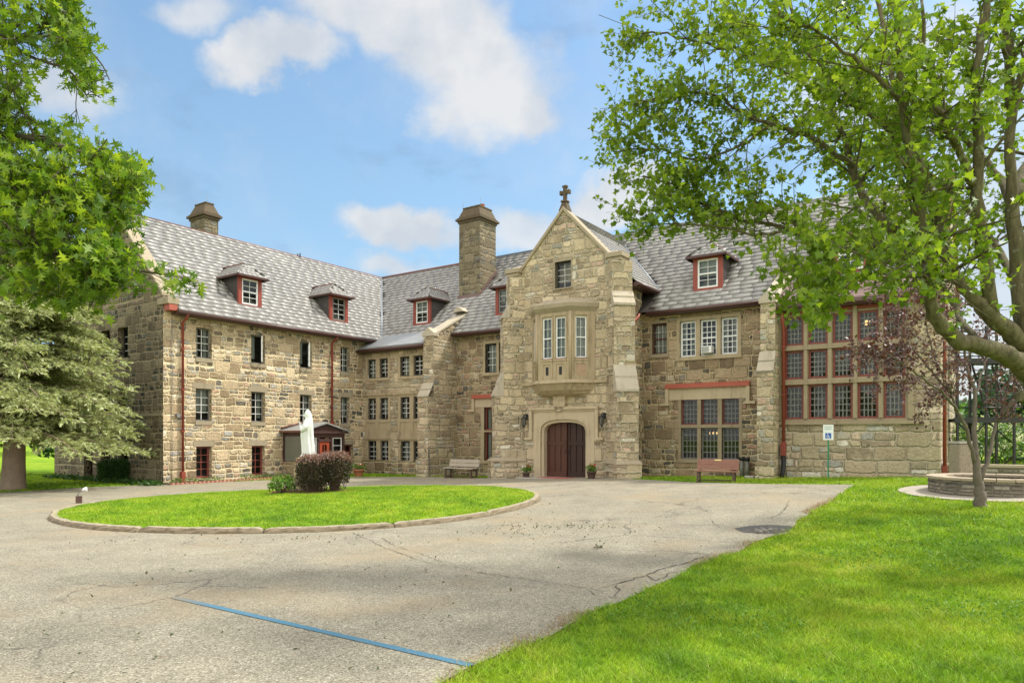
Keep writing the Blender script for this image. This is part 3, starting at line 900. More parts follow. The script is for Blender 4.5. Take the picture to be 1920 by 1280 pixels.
# far side and back of the north wing
mb = MB()
mb.face([(EL, 0, -.6), (EL, 20.5, -.6), (EL, 20.5, 7.0), (EL, 0, 7.0)])
mb.face([(EL, 20.5, -.6), (MP, 20.5, -.6), (MP, 20.5, 7.0), (EL, 20.5, 7.0)])
mb.build('wall', M['stone_end'], B)

# --- slates: every slate a tilted slab on the roof plane
def slates(name, O, sdir, udir, s0, s1, t0, t1, accept, mat='slate', gauge=.28, width=.52, parent=None, lo=.022, hi=.034):
    O, sdir, udir = Vector(O), Vector(sdir).normalized(), Vector(udir).normalized()
    nn = sdir.cross(udir).normalized()
    if nn.z < 0: nn = -nn
    V, Fq, rd = [], [], []
    t, row = t0, 0
    while t < t1:
        s = s0 - random.uniform(0, width)
        while s < s1:
            wd = width * random.uniform(.8, 1.3)
            cx, ct = s + wd / 2, t + gauge * .6
            if accept(cx, ct):
                a, b = max(s, s0) + .003, min(s + wd, s1) - .003
                if b - a > .03:
                    lb = t - random.uniform(0, .016); ub = t + gauge + .02
                    h0 = random.uniform(lo * 1.6, hi); h1 = h0 + random.uniform(-.003, .003); hu = .004
                    base = len(V)
                    for (ss, tt, hh) in ((a, lb, 0), (b, lb, 0), (a, lb, h0), (b, lb, h1), (b, ub, hu), (a, ub, hu), (a, ub, -.01), (b, ub, -.01)):
                        V.append(O + sdir * ss + udir * tt + nn * hh)
                    Fq += [(base + 2, base + 3, base + 4, base + 5), (base, base + 1, base + 3, base + 2), (base, base + 2, base + 5, base + 6), (base + 1, base + 7, base + 4, base + 3)]
                    r_ = random.uniform(.04, 1); rd += [r_, 0, r_ * .5, r_ * .5]  # lower edge: darker broken slate, also painted as the course's shadow line
            s += wd
        t += gauge; row += 1
    return np_mesh(name, np.array([tuple(v) for v in V]), Fq, M[mat], parent or B, rd)
CL = math.hypot(1, K)
# north wing front slope
roof = MB()
roof.face([(.42, .36, EZ), (.42, QE, EZ), (PR, QR, RZ), (PR, .36, RZ)])
roof.face([(PR, .36, RZ), (PR, QR, RZ), (-9.75, 20.9, EZ - .1), (-9.75, .36, EZ - .1)])
roof.face([(.42, QE, EZ), (MP, QE, EZ), (MP, QR, RZ), (PR, QR, RZ)])
roof.face([(PR, QR, RZ), (MP, QR, RZ), (MP, 21.0, EZ), (-9.75, 21.0, EZ)])
rf = roof.build('roof', M['slate_under'], B)
slates('slates', (.42, 0, EZ), (0, 1, 0), (-1, 0, K), .40, QR + .1, -.02, (.42 - PR) * CL, lambda s, t: s < QE + t / CL, parent=rf)
# main front slope (valley, bays and entrance roof cut it)
GE = 3.05; GZ = 10.62; GEZ = GZ - .97 * GE
def acc_main(s, t):
    q = QE + t / CL; z = EZ + t / CL * K
    if s < .42 - t / CL: return False
    if abs(s - GP) < GE and z < GZ - .97 * abs(s - GP) - .05: return False
    if 3.62 < s < 4.9 and 13.35 < q < 14.6: return False
    return True
slates('slates', (0, QE, EZ), (1, 0, 0), (0, 1, K), PR, MP + .05, -.02, (QR - QE) * CL, acc_main, parent=rf)
# ridge and valley trims
mb = MB()
mb.tube([(PR, .3, RZ + .03), (PR, QR, RZ + .03)], .075, 6); mb.build('ridge_cap', M['ridge_brown'], B)
mb = MB(); mb.tube([(PR, QR, RZ + .03), (4.0, QR, RZ + .03)], .075, 6); mb.build('ridge_cap', M['ridge_brown'], B)
mb = MB(); mb.tube([(4.05, QR, RZ + .03), (MP, QR, RZ + .03)], .075, 6); mb.build('ridge_cap', M['lead_flashing'], B)
mb = MB(); mb.tube([(.42, QE, EZ + .03), (PR, QR, RZ + .04)], .06, 6); mb.build('valley_strip', M['lead_flashing'], B)
mb = MB()
for k in range(2): mb.box(PR - .12 + .2 * k, PR - .08 + .2 * k, 9.9, 9.95, RZ, RZ + .22)
mb.build('ridge_vent', M['black_iron'], B)

# --- eaves gutters, downspouts
def gutter(pts, name='gutter', z0=EZ - .18, h=.16, w=.13, out=(0, -1)):
    mb = MB(); (x0, y0), (x1, y1) = pts
    ox, oy = out
    bot = [(x0, y0, z0), (x1, y1, z0), (x1 - ox * w, y1 - oy * w, z0), (x0 - ox * w, y0 - oy * w, z0)]
    mb.hexa(bot, [(x, y, z0 + h) for x, y, _ in bot])
    k = .30
    bot = [(x0 - ox * w, y0 - oy * w, z0 + .01), (x1 - ox * w, y1 - oy * w, z0 + .01), (x1 - ox * (w + k), y1 - oy * (w + k), z0 + .01), (x0 - ox * (w + k), y0 - oy * (w + k), z0 + .01)]
    mb.hexa(bot, [(x, y, z0 + .06) for x, y, _ in bot])
    mb.tube([(x0 + ox * .02, y0 + oy * .02, z0 + h * .55), (x1 + ox * .02, y1 + oy * .02, z0 + h * .55)], .07, 8)
    return mb.build(name, M['gutter_brown'], B)
gutter([(.46, .3), (.46, QE + .05)], out=(1, 0))
gutter([(5.1, QE - .04), (GP - 2.6, QE - .04)])
gutter([(14.9, QE - .04), (19.5, QE - .04)])
gutter([(20.0, QE - .04), (MP, QE - .04)])
def downspout(pts, name='downspout', r_=.05, mat='red_paint'):
    mb = MB(); mb.tube(pts, r_, 8)
    zb = pts[-1][2]
    for z in np.arange(zb + .4, pts[-2][2], 1.6):
        mb.box(pts[-1][0] - .065, pts[-1][0] + .065, pts[-1][1] - .065, pts[-1][1] + .065, z, z + .05)
    mb.box(pts[-1][0] - .075, pts[-1][0] + .075, pts[-1][1] - .075, pts[-1][1] + .075, zb, zb + .42)
    return mb.build(name, M[mat], B)
q1 = flank(343, 700, .1)[0]; q2 = flank(623, 700, .1)[0]
downspout([(.48, q1, EZ - .12), (.3, q1, EZ - .3), (.09, q1, EZ - .42), (.09, q1, .02)])
downspout([(.48, q2, EZ - .12), (.3, q2, EZ - .3), (.09, q2, EZ - .42), (.09, q2, 2.1)])
mb = MB(); qa = flank(322, 700, .02)[0]
mb.tube([(.03, qa, 6.4), (.04, qa + .01, 4.2), (.03, qa - .01, 2.7), (.04, qa + .01, 1.2), (.03, qa, .05)], .012, 5)
mb.tube([(.03, qa, 2.62), (.03, q1 - .1, 2.66)], .012, 5)
mb.box(.0, .1, q1 - .24, q1 - .1, 2.56, 2.72); mb.build('cable', M['steel_grey'], B)

# --- dormers
def dormer(c, axis, w_=1.14, z0=7.38, z1=8.72, frame='white_paint', dormer_plane=None):
    """axis 'x': faces the courtyard from the north wing; 'y': from the main range"""
    if axis == 'x': pl = Plane(-.36, c, 0, 1); back = lambda z: (.42 - (z - EZ) / K) * -1 - .36
    else: pl = Plane(c, 11.84, 1, 0); back = lambda z: QE + (z - EZ) / K - 11.84
    h = w_ / 2
    mb = MB()                                                       # cheeks
    for s_ in (-1, 1):
        b0, b1 = max(back(z0), .02), back(z1)
        x = s_ * (h - .02)
        mb.face([pl(x, z0 - .1, .06), pl(x, z1, .06), pl(x, z1, b1 + .1), pl(x, z0 - .1, b0 + .0)])
    cheek = mb.build('dormer', M['slate_dark'], B)
    S_ = MB()
    pl.box(S_, -h, -h + .17, z0, z1, 0, .1); pl.box(S_, h - .17, h, z0, z1, 0, .1)
    pl.box(S_, -h + .17, h - .17, z0, z0 + .12, -.002, .1); pl.box(S_, -h + .17, h - .17, z1 - .12, z1, -.002, .1)
    S_.build('surround', M['red_paint'], cheek)
    window(pl, -h + .17, h - .17, z0 + .12, z1 - .12, 2, 4, frame, 'muntin_pale', .035, .07, .024, parent=cheek, meet=True, box=.35, curtain=random.choice((0, 2, 1)), cz=.4)
    # hipped roof
    ov = .2; ze = z1 - .02; za = z1 + .62
    db = back(ze) + .3; dr = back(za) + .1
    S_ = MB()
    A0, A1 = pl(-h - ov, ze, -.26), pl(h + ov, ze, -.26)
    R0, R1 = pl(0, za, h * .75), pl(0, za, dr)
    C0, C1 = pl(-h - ov, ze, db), pl(h + ov, ze, db)
    S_.face([A0, A1, R0]); S_.face([A0, R0, R1, C0]); S_.face([A1, C1, R1, R0])
    S_.face([A0, C0, C1, A1])
    rr = S_.build('dormer_roof', M['slate_under'], cheek)
    F_ = MB(); th = .075
    pl.box(F_, -h - ov, h + ov, ze - th, ze + .012, -.28, -.24); pl.box(F_, -h - ov - .02, -h - ov + .02, ze - th, ze + .012, -.24, db); pl.box(F_, h + ov - .02, h + ov + .02, ze - th, ze + .012, -.24, db)
    F_.build('eave', M['gutter_brown'], cheek)
    F_ = MB()
    for a_, b_ in ((R0, R1),): F_.tube([Vector(a_) + Vector((0, 0, .02)), Vector(b_) + Vector((0, 0, .02))], .035, 6)
    F_.build('ridge_cap', M['ridge_brown'], cheek)
    # slates on the three slopes
    def tri(Oa, Ob, tops):
        Oa, Ob = Vector(Oa), Vector(Ob); sd_ = (Ob - Oa); Ls = sd_.length; sd_.normalize()
        T0 = Vector(tops[0]); ud = (T0 - Oa) - sd_ * (T0 - Oa).dot(sd_); Lu = ud.length; ud.normalize()
        sts = [(Vector(p) - Oa).dot(sd_) for p in tops]
        lo_, hi_ = min(sts), max(sts)
        def ok(s, t):
            f_ = t / Lu
            return lo_ * f_ - .02 <= s <= Ls + (hi_ - Ls) * f_ + .02
        slates('slates', Oa, sd_, ud, 0, Ls, 0, Lu - .05, ok, 'slate', .2, .24, cheek, .012, .022)
    tri(A0, A1, [R0]); tri(C0, A0, [R1, R0]); tri(A1, C1, [R0, R1])
    return cheek
dormer(4.03, 'x'); dormer(8.98, 'x', frame='grey_frame')
dormer(2.45, 'y'); dormer(7.6, 'y', frame='grey_frame'); dormer(17.04, 'y'); dormer(22.0, 'y')

# --- chimneys
def chimney(p0, p1, q0, q1, z0, z1, pots=0):
    mb = MB(); mb.box(p0, p1, q0, q1, z0, z1)
    o = mb.build('chimney', M['stone_chimney'], B)
    c = MB()
    def ringb(e, a, b): c.box(p0 - e, p1 + e, q0 - e, q1 + e, a, b)
    ringb(.05, z1 - .02, z1 + .10); ringb(.14, z1 + .10, z1 + .20); ringb(.08, z1 + .20, z1 + .26)
    t = .16
    c.hexa([(p0 - .04, q0 - .04, z1 + .26), (p1 + .04, q0 - .04, z1 + .26), (p1 + .04, q1 + .04, z1 + .26), (p0 - .04, q1 + .04, z1 + .26)],
           [(p0 + t, q0 + t, z1 + .74), (p1 - t, q0 + t, z1 + .74), (p1 - t, q1 - t, z1 + .74), (p0 + t, q1 - t, z1 + .74)])
    c.box(p0 + t - .03, p1 - t + .03, q0 + t - .03, q1 - t + .03, z1 + .74, z1 + .80)
    c.build('chimney_cap', M['chimney_cap'], o)
    for k in range(pots):
        f_ = MB(); x = p0 + .35 + (p1 - p0 - .7) * k / max(1, pots - 1)
        f_.lathe([(.12, 0), (.12, .16), (.14, .18), (.10, .18), (.10, .02)], (x, (q0 + q1) / 2, z1 + .80), 10)
        f_.build('chimney_pot', M['terracotta'], o)
    for k in range(2):
        f_ = MB(); x = p0 + .1 + (p1 - p0 - .2) * k
        f_.tube([(x, q0 + .2, z1 + .5), (x, q0 + .2, z1 + 1.15)], .008, 4); f_.build('lightning_rod', M['steel_grey'], o)
    return o
chimney(3.6, 4.92, 13.4, 14.75, 8.2, 12.65, 3)
f_ = MB(); f_.box(3.55, 4.97, 13.3, 13.44, 8.78, 8.95); f_.hexa([(4.9, 13.35, 8.85), (4.98, 13.35, 8.85), (4.98, 14.8, 10.25), (4.9, 14.8, 10.25)], [(4.9, 13.35, 8.98), (4.98, 13.35, 8.98), (4.98, 14.8, 10.4), (4.9, 14.8, 10.4)])
f_.build('flashing', M['copper_brown'], B)
pc = -5.55; qa, qb = flank(363, 432, pc)[0], flank(408, 432, pc)[0]
chimney(pc - .75, pc + .45, qa + .28, qb - .25, 10.3, 12.35, 0)

# --- bays left and right of the entrance: left one (p 0..4.4)
def light_rows(specs): return specs
bay_lights = []
for vv0, vv1, us in ((674.5, 709.5, ((689.4, 704.8), (712.2, 727.5), (750.7, 768.2), (775.5, 793))), (747, 786.5, ((689.6, 705), (712.3, 728), (751, 768.2), (775.5, 793))), (826, 866, ((690, 706), (713, 728.5), (751.5, 769), (775.8, 793.5)))):
    z1 = front(690, vv0, QB)[1]; z0 = front(690, vv1, QB)[1]
    for u0, u1 in us: bay_lights.append((front(u0, 700, QB)[0], front(u1, 700, QB)[0], z0, z1))
mb = MB(); wall(mb, Bw, 0, 4.6, -.6, 6.0, bay_lights, .13)
mb.build('wall', M['stone_pale'], B)
for i, (a0, a1, z0, z1) in enumerate(bay_lights):
    window(Bw, a0, a1, z0, z1, 2, 4, 'dark_frame', 'muntin_pale', .09, .06, .03, curtain=(1, 2, 1, 0, 2)[i % 5], cz=(.0, .3)[i % 2])
mb = MB()
for g0 in (0, 2):                                    # stone surrounds of each pair
    for r_ in range(3):
        A = bay_lights[r_ * 4 + g0]; C = bay_lights[r_ * 4 + g0 + 1]
        x0, x1, z0, z1 = A[0], C[1], A[2], A[3]
        Bw.box(mb, x0 - .14, x0, z0 - .02, z1 + .12, -.02, .1); Bw.box(mb, x1, x1 + .14, z0 - .02, z1 + .12, -.02, .1)
        Bw.box(mb, A[1], C[0], z0, z1, -.02, .12); Bw.box(mb, x0, x1, z1, z1 + .13, -.022, .1); Bw.box(mb, x0 - .14, x1 + .14, z0 - .14, z0 - .02, -.05, .1)
        if r_ == 1: Bw.box(mb, x0 - .3, x1 + .3, z1 + .13, z1 + .22, -.08, .05)
    A, C = bay_lights[4 + g0], bay_lights[4 + g0 + 1]; D_ = bay_lights[8 + g0]
    Bw.box(mb, A[0] - .14, C[1] + .14, D_[3] + .13, A[2] - .14, -.012, .02)
    Bw.box(mb, A[1], C[0], D_[3] + .13, A[2] - .14, -.05, -.01); Bw.box(mb, A[0] - .14, A[0], D_[3] + .13, A[2] - .14, -.05, -.01)
    Bw.box(mb, A[0] - .16, C[1] + .16, D_[3] + .08, D_[3] + .16, -.09, -.01)
mb.build('window_surround', M['limestone'], B)
mb = MB(); mb.box(.02, 4.5, QB - .1, QB, .0, .68); mb.build('plinth', M['stone_brown'], B)
def leanto(p0, p1, ze, zt, qe, qt, mat, name='bay_roof'):
    mb = MB(); n = 8
    mb.hexa([(p0, qe, ze), (p1, qe, ze), (p1, qt, zt), (p0, qt, zt)], [(p0, qe, ze + .06), (p1, qe, ze + .06), (p1, qt, zt + .06), (p0, qt, zt + .06)])
    if mat == 'copper_brown':
        for k in range(n + 1):
            x = p0 + (p1 - p0) * k / n
            mb.hexa([(x - .02, qe, ze + .06), (x + .02, qe, ze + .06), (x + .02, qt, zt + .06), (x - .02, qt, zt + .06)], [(x - .02, qe, ze + .10), (x + .02, qe, ze + .10), (x + .02, qt, zt + .10), (x - .02, qt, zt + .10)])
    return mb.build(name, M[mat], B)
leanto(-.1, 4.55, 6.12, 6.86, 9.82, 11.2, 'lean_slate')
gutter([(-.2, 9.80), (4.4, 9.80)], z0=5.94)
# right bay: the tall mullioned hall window
leanto(20.05, MP + .05, 6.16, 7.15, 9.82, 11.25, 'copper_brown')
gutter([(20.0, 9.80), (MP + .1, 9.80)], z0=5.98)
mb = MB(); Bw.box(mb, 20.05, MP, 5.88, 5.98, -.03, .0); mb.build('fascia', M['red_paint'], B)
xs_top = [(177, 268), (290, 383), (405, 503), (527, 626), (650, 755)]; xs_bot = [(187, 277), (300, 393), (418, 514), (537, 637), (663, 767)]
hall = []
zr = [(front(1400 + .3907 * 222, 480 + .3907 * b, QB)[1], front(1400 + .3907 * 222, 480 + .3907 * t, QB)[1]) for t, b in ((292, 430), (455, 592), (619, 783))]
cols5 = []
for (a, b), (c, e) in zip(xs_top, xs_bot):
    cols5.append((front(1400 + .3907 * (a + c) / 2, 650, QB)[0], front(1400 + .3907 * (b + e) / 2, 650, QB)[0]))
for r_, (z0, z1) in enumerate(zr):
    for a0, a1 in cols5: hall.append((a0, a1, z0, z1))
HX0, HX1 = cols5[0][0] - .22, cols5[-1][1] + .20
HZ0, HZ1 = zr[2][0] - .13, zr[0][1] + .3
mb = MB(); wall(mb, Bw, 20.0, MP, -.4, 6.0, [(HX0, HX1, HZ0, HZ1)], .14)
mb.build('wall', M['stone_rough'], B)
mb = MB(); wall(mb, Plane(0, QB + .02, 1, 0), HX0, HX1, HZ0, HZ1, hall, .14)
P2 = Plane(0, QB + .02, 1, 0)
for i in range(4):
    xm0, xm1 = cols5[i][1], cols5[i + 1][0]
    P2.box(mb, xm0 + .015, xm1 - .015, HZ0 + .15, HZ1 - .12, -.07, -.002)
for z0, z1 in ((zr[1][1] + .01, zr[0][0] - .01), (zr[2][1] + .01, zr[1][0] - .01)):
    P2.box(mb, HX0 + .1, HX1 - .1, z0, z1, -.05, -.001); P2.box(mb, HX0 + .1, HX1 - .1, z0, z0 + .05, -.1, -.05)
P2.box(mb, HX0 - .05, HX0 + .12, HZ0 + .1, HZ1, -.075, .0); P2.box(mb, HX1 - .12, HX1 + .05, HZ0 + .1, HZ1, -.075, .0)
P2.box(mb, HX0 - .05, HX1 + .05, HZ1 - .02, HZ1 + .14, -.09, .0); P2.box(mb, HX0 - .08, HX1 + .25, HZ0 - .05, HZ0 + .06, -.1, .0)
HW = mb.build('hall_window', M['limestone_dark'], B)
for i, (a0, a1, z0, z1) in enumerate(hall):
    W = MB(); fw = .07; dp = .05
    for x0, x1, y0, y1 in ((a0, a0 + fw, z0, z1), (a1 - fw, a1, z0, z1), (a0 + fw, a1 - fw, z1 - fw, z1), (a0 + fw, a1 - fw, z0, z0 + fw)):
        P2.box(W, x0, x1, y0, y1, dp, dp + .06)
    for k in range(1, 4):
        x = a0 + fw + (a1 - a0 - 2 * fw) * k / 4; P2.box(W, x - .016, x + .016, z0 + fw, z1 - fw, dp + .02, dp + .04, 1)
    for k in range(1, 5 if i >= 10 or i < 5 else 5):
        z = z0 + fw + (z1 - z0 - 2 * fw) * k / 5; P2.box(W, a0 + fw, a1 - fw, z - .016, z + .016, dp + .018, dp + .042, 1)
    c_ = W.build('casement', [M['red_sash'], M['lead_came']], HW)
    P_ = MB(); P_.face([P2(a0 + fw, z0 + fw, dp + .03), P2(a1 - fw, z0 + fw, dp + .03), P2(a1 - fw, z1 - fw, dp + .03), P2(a0 + fw, z1 - fw, dp + .03)])
    P_.build('pane', M['glass'], HW)
# the hall behind it
mb = MB()
mb.face([(20.1, 13.2, 0), (MP - .1, 13.2, 0), (MP - .1, 13.2, 6.2), (20.1, 13.2, 6.2)]); mb.face([(20.1, QB + .2, 0), (20.1, 13.2, 0), (20.1, 13.2, 6.2), (20.1, QB + .2, 6.2)])
mb.face([(MP - .1, QB + .2, 0), (MP - .1, 13.2, 0), (MP - .1, 13.2, 6.2), (MP - .1, QB + .2, 6.2)]); mb.face([(20.1, QB + .2, 6.0), (MP - .1, QB + .2, 6.0), (MP - .1, 13.2, 6.0), (20.1, 13.2, 6.0)])
mb.face([(20.1, QB + .2, .5), (MP - .1, QB + .2, .5), (MP - .1, 13.2, .5), (20.1, 13.2, .5)])
mb.build('hall_room', M['room_wall'], B)
# end wall of the main range
mb = MB()
mb.face([(MP, QB, -.4), (MP, 20.5, -.4), (MP, 20.5, 6.8), (MP, QR, RZ + .1), (MP, QM, 7.0), (MP, QB, 6.0)])
mb.build('wall', M['stone_rough'], B)
Rw = Plane(MP, 0, 0, 1)
mb = MB(); Rw.box(mb, QE - .3, QR, 0, .01, -.05, -.049)
mb = MB(); coping(mb, Rw, QE - .1, EZ + .05, QR, RZ + .12, -.12, .04, .12); coping(mb, Rw, QR, RZ + .12, 21.1, EZ + .05, -.12, .04, .12); mb.build('bargeboard', M['red_paint'], B)
downspout([(MP + .1, 10.6, 5.9), (MP + .1, 10.6, 5.5), (MP + .1, 10.6, .5)])
window(Rw, 11.4, 12.1, 1.2, 2.4, 2, 4, 'red_sash', 'lead_came', -.03, .06, box=0)

# --- buttresses: stacked stone shafts with weathered caps
def buttress(parts_, caps, stone_='stone_pale', name='buttress'):
    mb = MB()
    for p0, p1, qf, qb, z0, z1 in parts_: mb.box(p0, p1, qf, qb, z0, z1)
    o = mb.build(name, M[stone_], B)
    for k, (p0, p1, q0, q1, z0, z1, pu0, pu1) in enumerate(caps):    # sloped cap from (q0,z0) up to (q1,z1), narrowing to pu0..pu1
        c = MB(); n = 2
        for j in range(n):
            f0, f1 = j / n, (j + 1) / n
            def pt(f, dz):
                return [(p0 + (pu0 - p0) * f - .02, q0 + (q1 - q0) * f - .02, z0 + (z1 - z0) * f + dz), (p1 + (pu1 - p1) * f + .02, q0 + (q1 - q0) * f - .02, z0 + (z1 - z0) * f + dz)]
            a_, b_ = pt(f0, 0), pt(f1, 0); a2, b2 = pt(f0, .07), pt(f1, .035)
            back = q1 + .02
            c.hexa([a_[0], a_[1], (a_[1][0], back, a_[1][2]), (a_[0][0], back, a_[0][2])], [a2[0], a2[1], (a2[1][0], a2[1][1] + .02, a2[1][2]), (a2[0][0], a2[0][1] + .02, a2[0][2])])
            c.hexa([a_[0], a_[1], b_[1], b_[0]], [a2[0], a2[1], b2[1], b2[0]])
        c.build('weathering', M['weather_cap'], o)
    return o
def side_wall_with_coping(p0, p1, qf, zf, qb, zb, ob):
    mb = MB()
    mb.hexa([(p0, qf, 0), (p1, qf, 0), (p1, QM + .05, 0), (p0, QM + .05, 0)], [(p0, qf, zf), (p1, qf, zf), (p1, QM + .05, zf), (p0, QM + .05, zf)])
    mb.hexa([(p0 + .01, qf + .25, zf), (p1 - .01, qf + .25, zf), (p1 - .01, qb, zf), (p0 + .01, qb, zf)], [(p0 + .01, qf + .25, zf + .05), (p1 - .01, qf + .25, zf + .05), (p1 - .01, qb, zb), (p0 + .01, qb, zb)])
    mb.build('bay_end_wall', M['stone_brown'], ob)
    c = MB()
    c.hexa([(p0 - .05, qf + .15, zf + .0), (p1 + .05, qf + .15, zf + .0), (p1 + .05, qb + .1, zb - .02), (p0 - .05, qb + .1, zb - .02)], [(p0 - .05, qf + .15, zf + .09), (p1 + .05, qf + .15, zf + .09), (p1 + .05, qb + .1, zb + .07), (p0 - .05, qb + .1, zb + .07)])
    m_ = (p0 + p1) / 2                                       # gablets at both ends
    c.hexa([(p0 - .06, qf - .08, zf - .08), (p1 + .06, qf - .08, zf - .08), (p1 + .06, qf + .3, zf - .08), (p0 - .06, qf + .3, zf - .08)], [(p0 - .06, qf - .08, zf + .06), (p1 + .06, qf - .08, zf + .06), (p1 + .06, qf + .3, zf + .06), (p0 - .06, qf + .3, zf + .06)])
    c.face([(p0 - .06, qf - .08, zf + .06), (p1 + .06, qf - .08, zf + .06), (m_, qf - .08, zf + .32)]); c.face([(p0 - .06, qf - .08, zf + .06), (m_, qf - .08, zf + .32), (m_, qf + .55, zf + .32), (p0 - .06, qf + .55, zf + .06)])
    c.face([(p1 + .06, qf - .08, zf + .06), (p1 + .06, qf + .55, zf + .06), (m_, qf + .55, zf + .32), (m_, qf - .08, zf + .32)])
    c.face([(p0 - .06, qb - .25, zb + .1), (p1 + .06, qb - .25, zb + .1), (m_, qb - .25, zb + .36)]); c.face([(p0 - .06, qb - .25, zb + .1), (m_, qb - .25, zb + .36), (m_, qb + .3, zb + .36), (p0 - .06, qb + .3, zb + .1)])
    c.face([(p1 + .06, qb - .25, zb + .1), (p1 + .06, qb + .3, zb + .1), (m_, qb + .3, zb + .36), (m_, qb - .25, zb + .36)])
    c.build('coping', M['weather_cap'], ob)
o = buttress([(4.4, 5.02, 9.82, QM, -.4, 6.55), (4.4, 5.02, 9.42, 9.83, -.4, 3.6), (4.36, 5.06, 9.34, 9.83, -.4, .8)], [(4.4, 5.02, 9.42, 9.82, 3.58, 4.25, 4.4, 5.02)])
side_wall_with_coping(4.42, 5.0, 9.84, 6.5, 12.2, 7.75, o)
o = buttress([(19.6, 20.08, 9.66, QM, -.4, 6.4), (19.58, 20.1, 9.34, 9.68, -.4, 3.95), (19.54, 20.14, 9.26, 9.68, -.4, 1.0)], [(19.58, 20.1, 9.34, 9.66, 3.93, 4.62, 19.6, 20.08)])
side_wall_with_coping(19.62, 20.06, 9.68, 6.35, 12.2, 7.75, o)
downspout([(20.24, 9.9, 5.95), (20.24, 9.98, 5.6), (20.24, 10.1, 5.4), (20.24, 10.1, 1.2)])
mb = MB(); mb.tube([(20.24, 10.1, 1.2), (20.24, 10.08, .75), (20.24, 9.85, .48)], .075, 8); mb.build('drain_boot', M['rubber_black'], B)

# --- main front wall between the bays and the entrance
up = [front(u, v, QM) for u, v in ((910, 645), (930.5, 699))]; upz1 = front(910, 645, QM)[1]; upz0 = front(910, 699, QM)[1]
mlights = [(front(910, 0, QM)[0], front(931, 0, QM)[0], upz0, upz1), (front(935.5, 0, QM)[0], front(957, 0, QM)[0], upz0, upz1)]
lz1, lz0 = front(916, 763, QM)[1], front(916, 863, QM)[1]; lzm = front(916, 808, QM)[1]
llights = [(front(908, 0, QM)[0], front(929, 0, QM)[0], lzm + .04, lz1), (front(908, 0, QM)[0], front(929, 0, QM)[0], lz0, lzm - .04)]
rl = []
def mw(u0, u1, z0, z1): return (front(u0, 0, QM)[0], front(u1, 0, QM)[0], z0, z1)
small = mw(1222.4, 1250.7, front(1236, 663.6, QM)[1], front(1236, 606.5, QM)[1])
tz0, tz1 = front(1328, 666.3, QM)[1], front(1328, 598, QM)[1]
triple = [mw(1274.9, 1304.7, tz0, tz1), mw(1312.5, 1343.8, tz0, tz1), mw(1351.5, 1383, tz0, tz1)]
bz = [(front(1331, 795.5, QM)[1], front(1331, 746, QM)[1]), (front(1331, 860.8, QM)[1], front(1331, 801.5, QM)[1])]
big = [mw(u0, u1, *z) for z in bz for u0, u1 in ((1276.8, 1307.4), (1314.3, 1345.7), (1353.4, 1386))]
mb = MB(); wall(mb, Mw, 5.0, 9.6, -.5, EZ, mlights + llights, .16); mb.build('wall', M['stone_brown'], B)
mb = MB(); wall(mb, Mw, 14.4, 19.6, -.5, EZ, [small] + triple + big, .16)
mb.build('wall', M['stone_brown'], B)
for i, h in enumerate(mlights): window(Mw, *h, 2, 4, 'dark_frame', 'muntin_pale', .12, .06, .03, curtain=1)
for h in llights: window(Mw, *h, 1, 1, 'red_sash', 'red_sash', .12, .07, curtain=2)
window(Mw, *small, 3, 4, 'wood_door', 'muntin_pale', .12, .06, .02, meet=True, curtain=1)
for i, h in enumerate(triple): window(Mw, *h, 3, 6, 'white_paint', 'white_paint', .10, .07, .024, meet=True, curtain=(2, 0, 2)[i])
for i, h in enumerate(big): window(Mw, *h, 4, 5, 'red_sash' if i < 3 else 'grey_frame', 'lead_came', .12, .05, .03, curtain=0, box=.8)
def surround(pl, hs, m_='limestone', e=.13, sill=.14, head=.13):
    mb = MB(); x0, x1 = min(h[0] for h in hs), max(h[1] for h in hs); z0, z1 = min(h[2] for h in hs), max(h[3] for h in hs)
    pl.box(mb, x0 - e, x0, z0, z1, -.02, .12); pl.box(mb, x1, x1 + e, z0, z1, -.02, .12)
    pl.box(mb, x0 - e, x1 + e, z1, z1 + head, -.024, .12); pl.box(mb, x0 - e - .03, x1 + e + .03, z0 - sill, z0, -.06, .12)
    cs = sorted({(h[0], h[1]) for h in hs})
    for a, b in zip(cs, cs[1:]): pl.box(mb, a[1], b[0], z0, z1, -.012, .12)
    rs = sorted({(h[2], h[3]) for h in hs})
    for a, b in zip(rs, rs[1:]): pl.box(mb, x0, x1, a[1], b[0], -.03, .12)
    return mb.build('window_surround', M[m_], B)
surround(Mw, mlights); surround(Mw, llights, e=.2, head=.3); surround(Mw, [small], 'lintel_stone', e=.06, head=.12); surround(Mw, triple); surround(Mw, big, 'limestone_dark', e=.1)
def hood(pl, x0, x1, z, drop, d=.14, mt='red_flash'):
    mb = MB(); pl.box(mb, x0, x1, z, z + .10, -d, .0, 1)
    mb.hexa([pl(x0, z + .10, -d), pl(x1, z + .10, -d), pl(x1, z + .10, 0), pl(x0, z + .10, 0)], [pl(x0, z + .12, -d + .02), pl(x1, z + .12, -d + .02), pl(x1, z + .19, 0), pl(x0, z + .19, 0)], 1)
    for x, s_ in ((x0, 1), (x1, -1)):
        a, b = sorted((x, x + s_ * .13))
        pl.box(mb, a, b, z - drop, z, -d + .02, 0)
        a, b = sorted((x + s_ * .16, x - s_ * .2)); pl.box(mb, a, b, z - drop - .1, z - drop, -d, 0)
    pl.box(mb, x0 + .13, x1 - .13, z - drop * .8, z, -.035, 0)
    return mb.build('hood_mould', [M['limestone_pale'], M[mt]], B)
zh = front(1331, 726, QM)[1]
hood(Mw, front(1249, 0, QM)[0], front(1407, 0, QM)[0], zh, .55)
zh = front(905, 747, QM)[1]; hood(Mw, front(887, 0, QM)[0], front(948, 0, QM)[0], zh, .5)

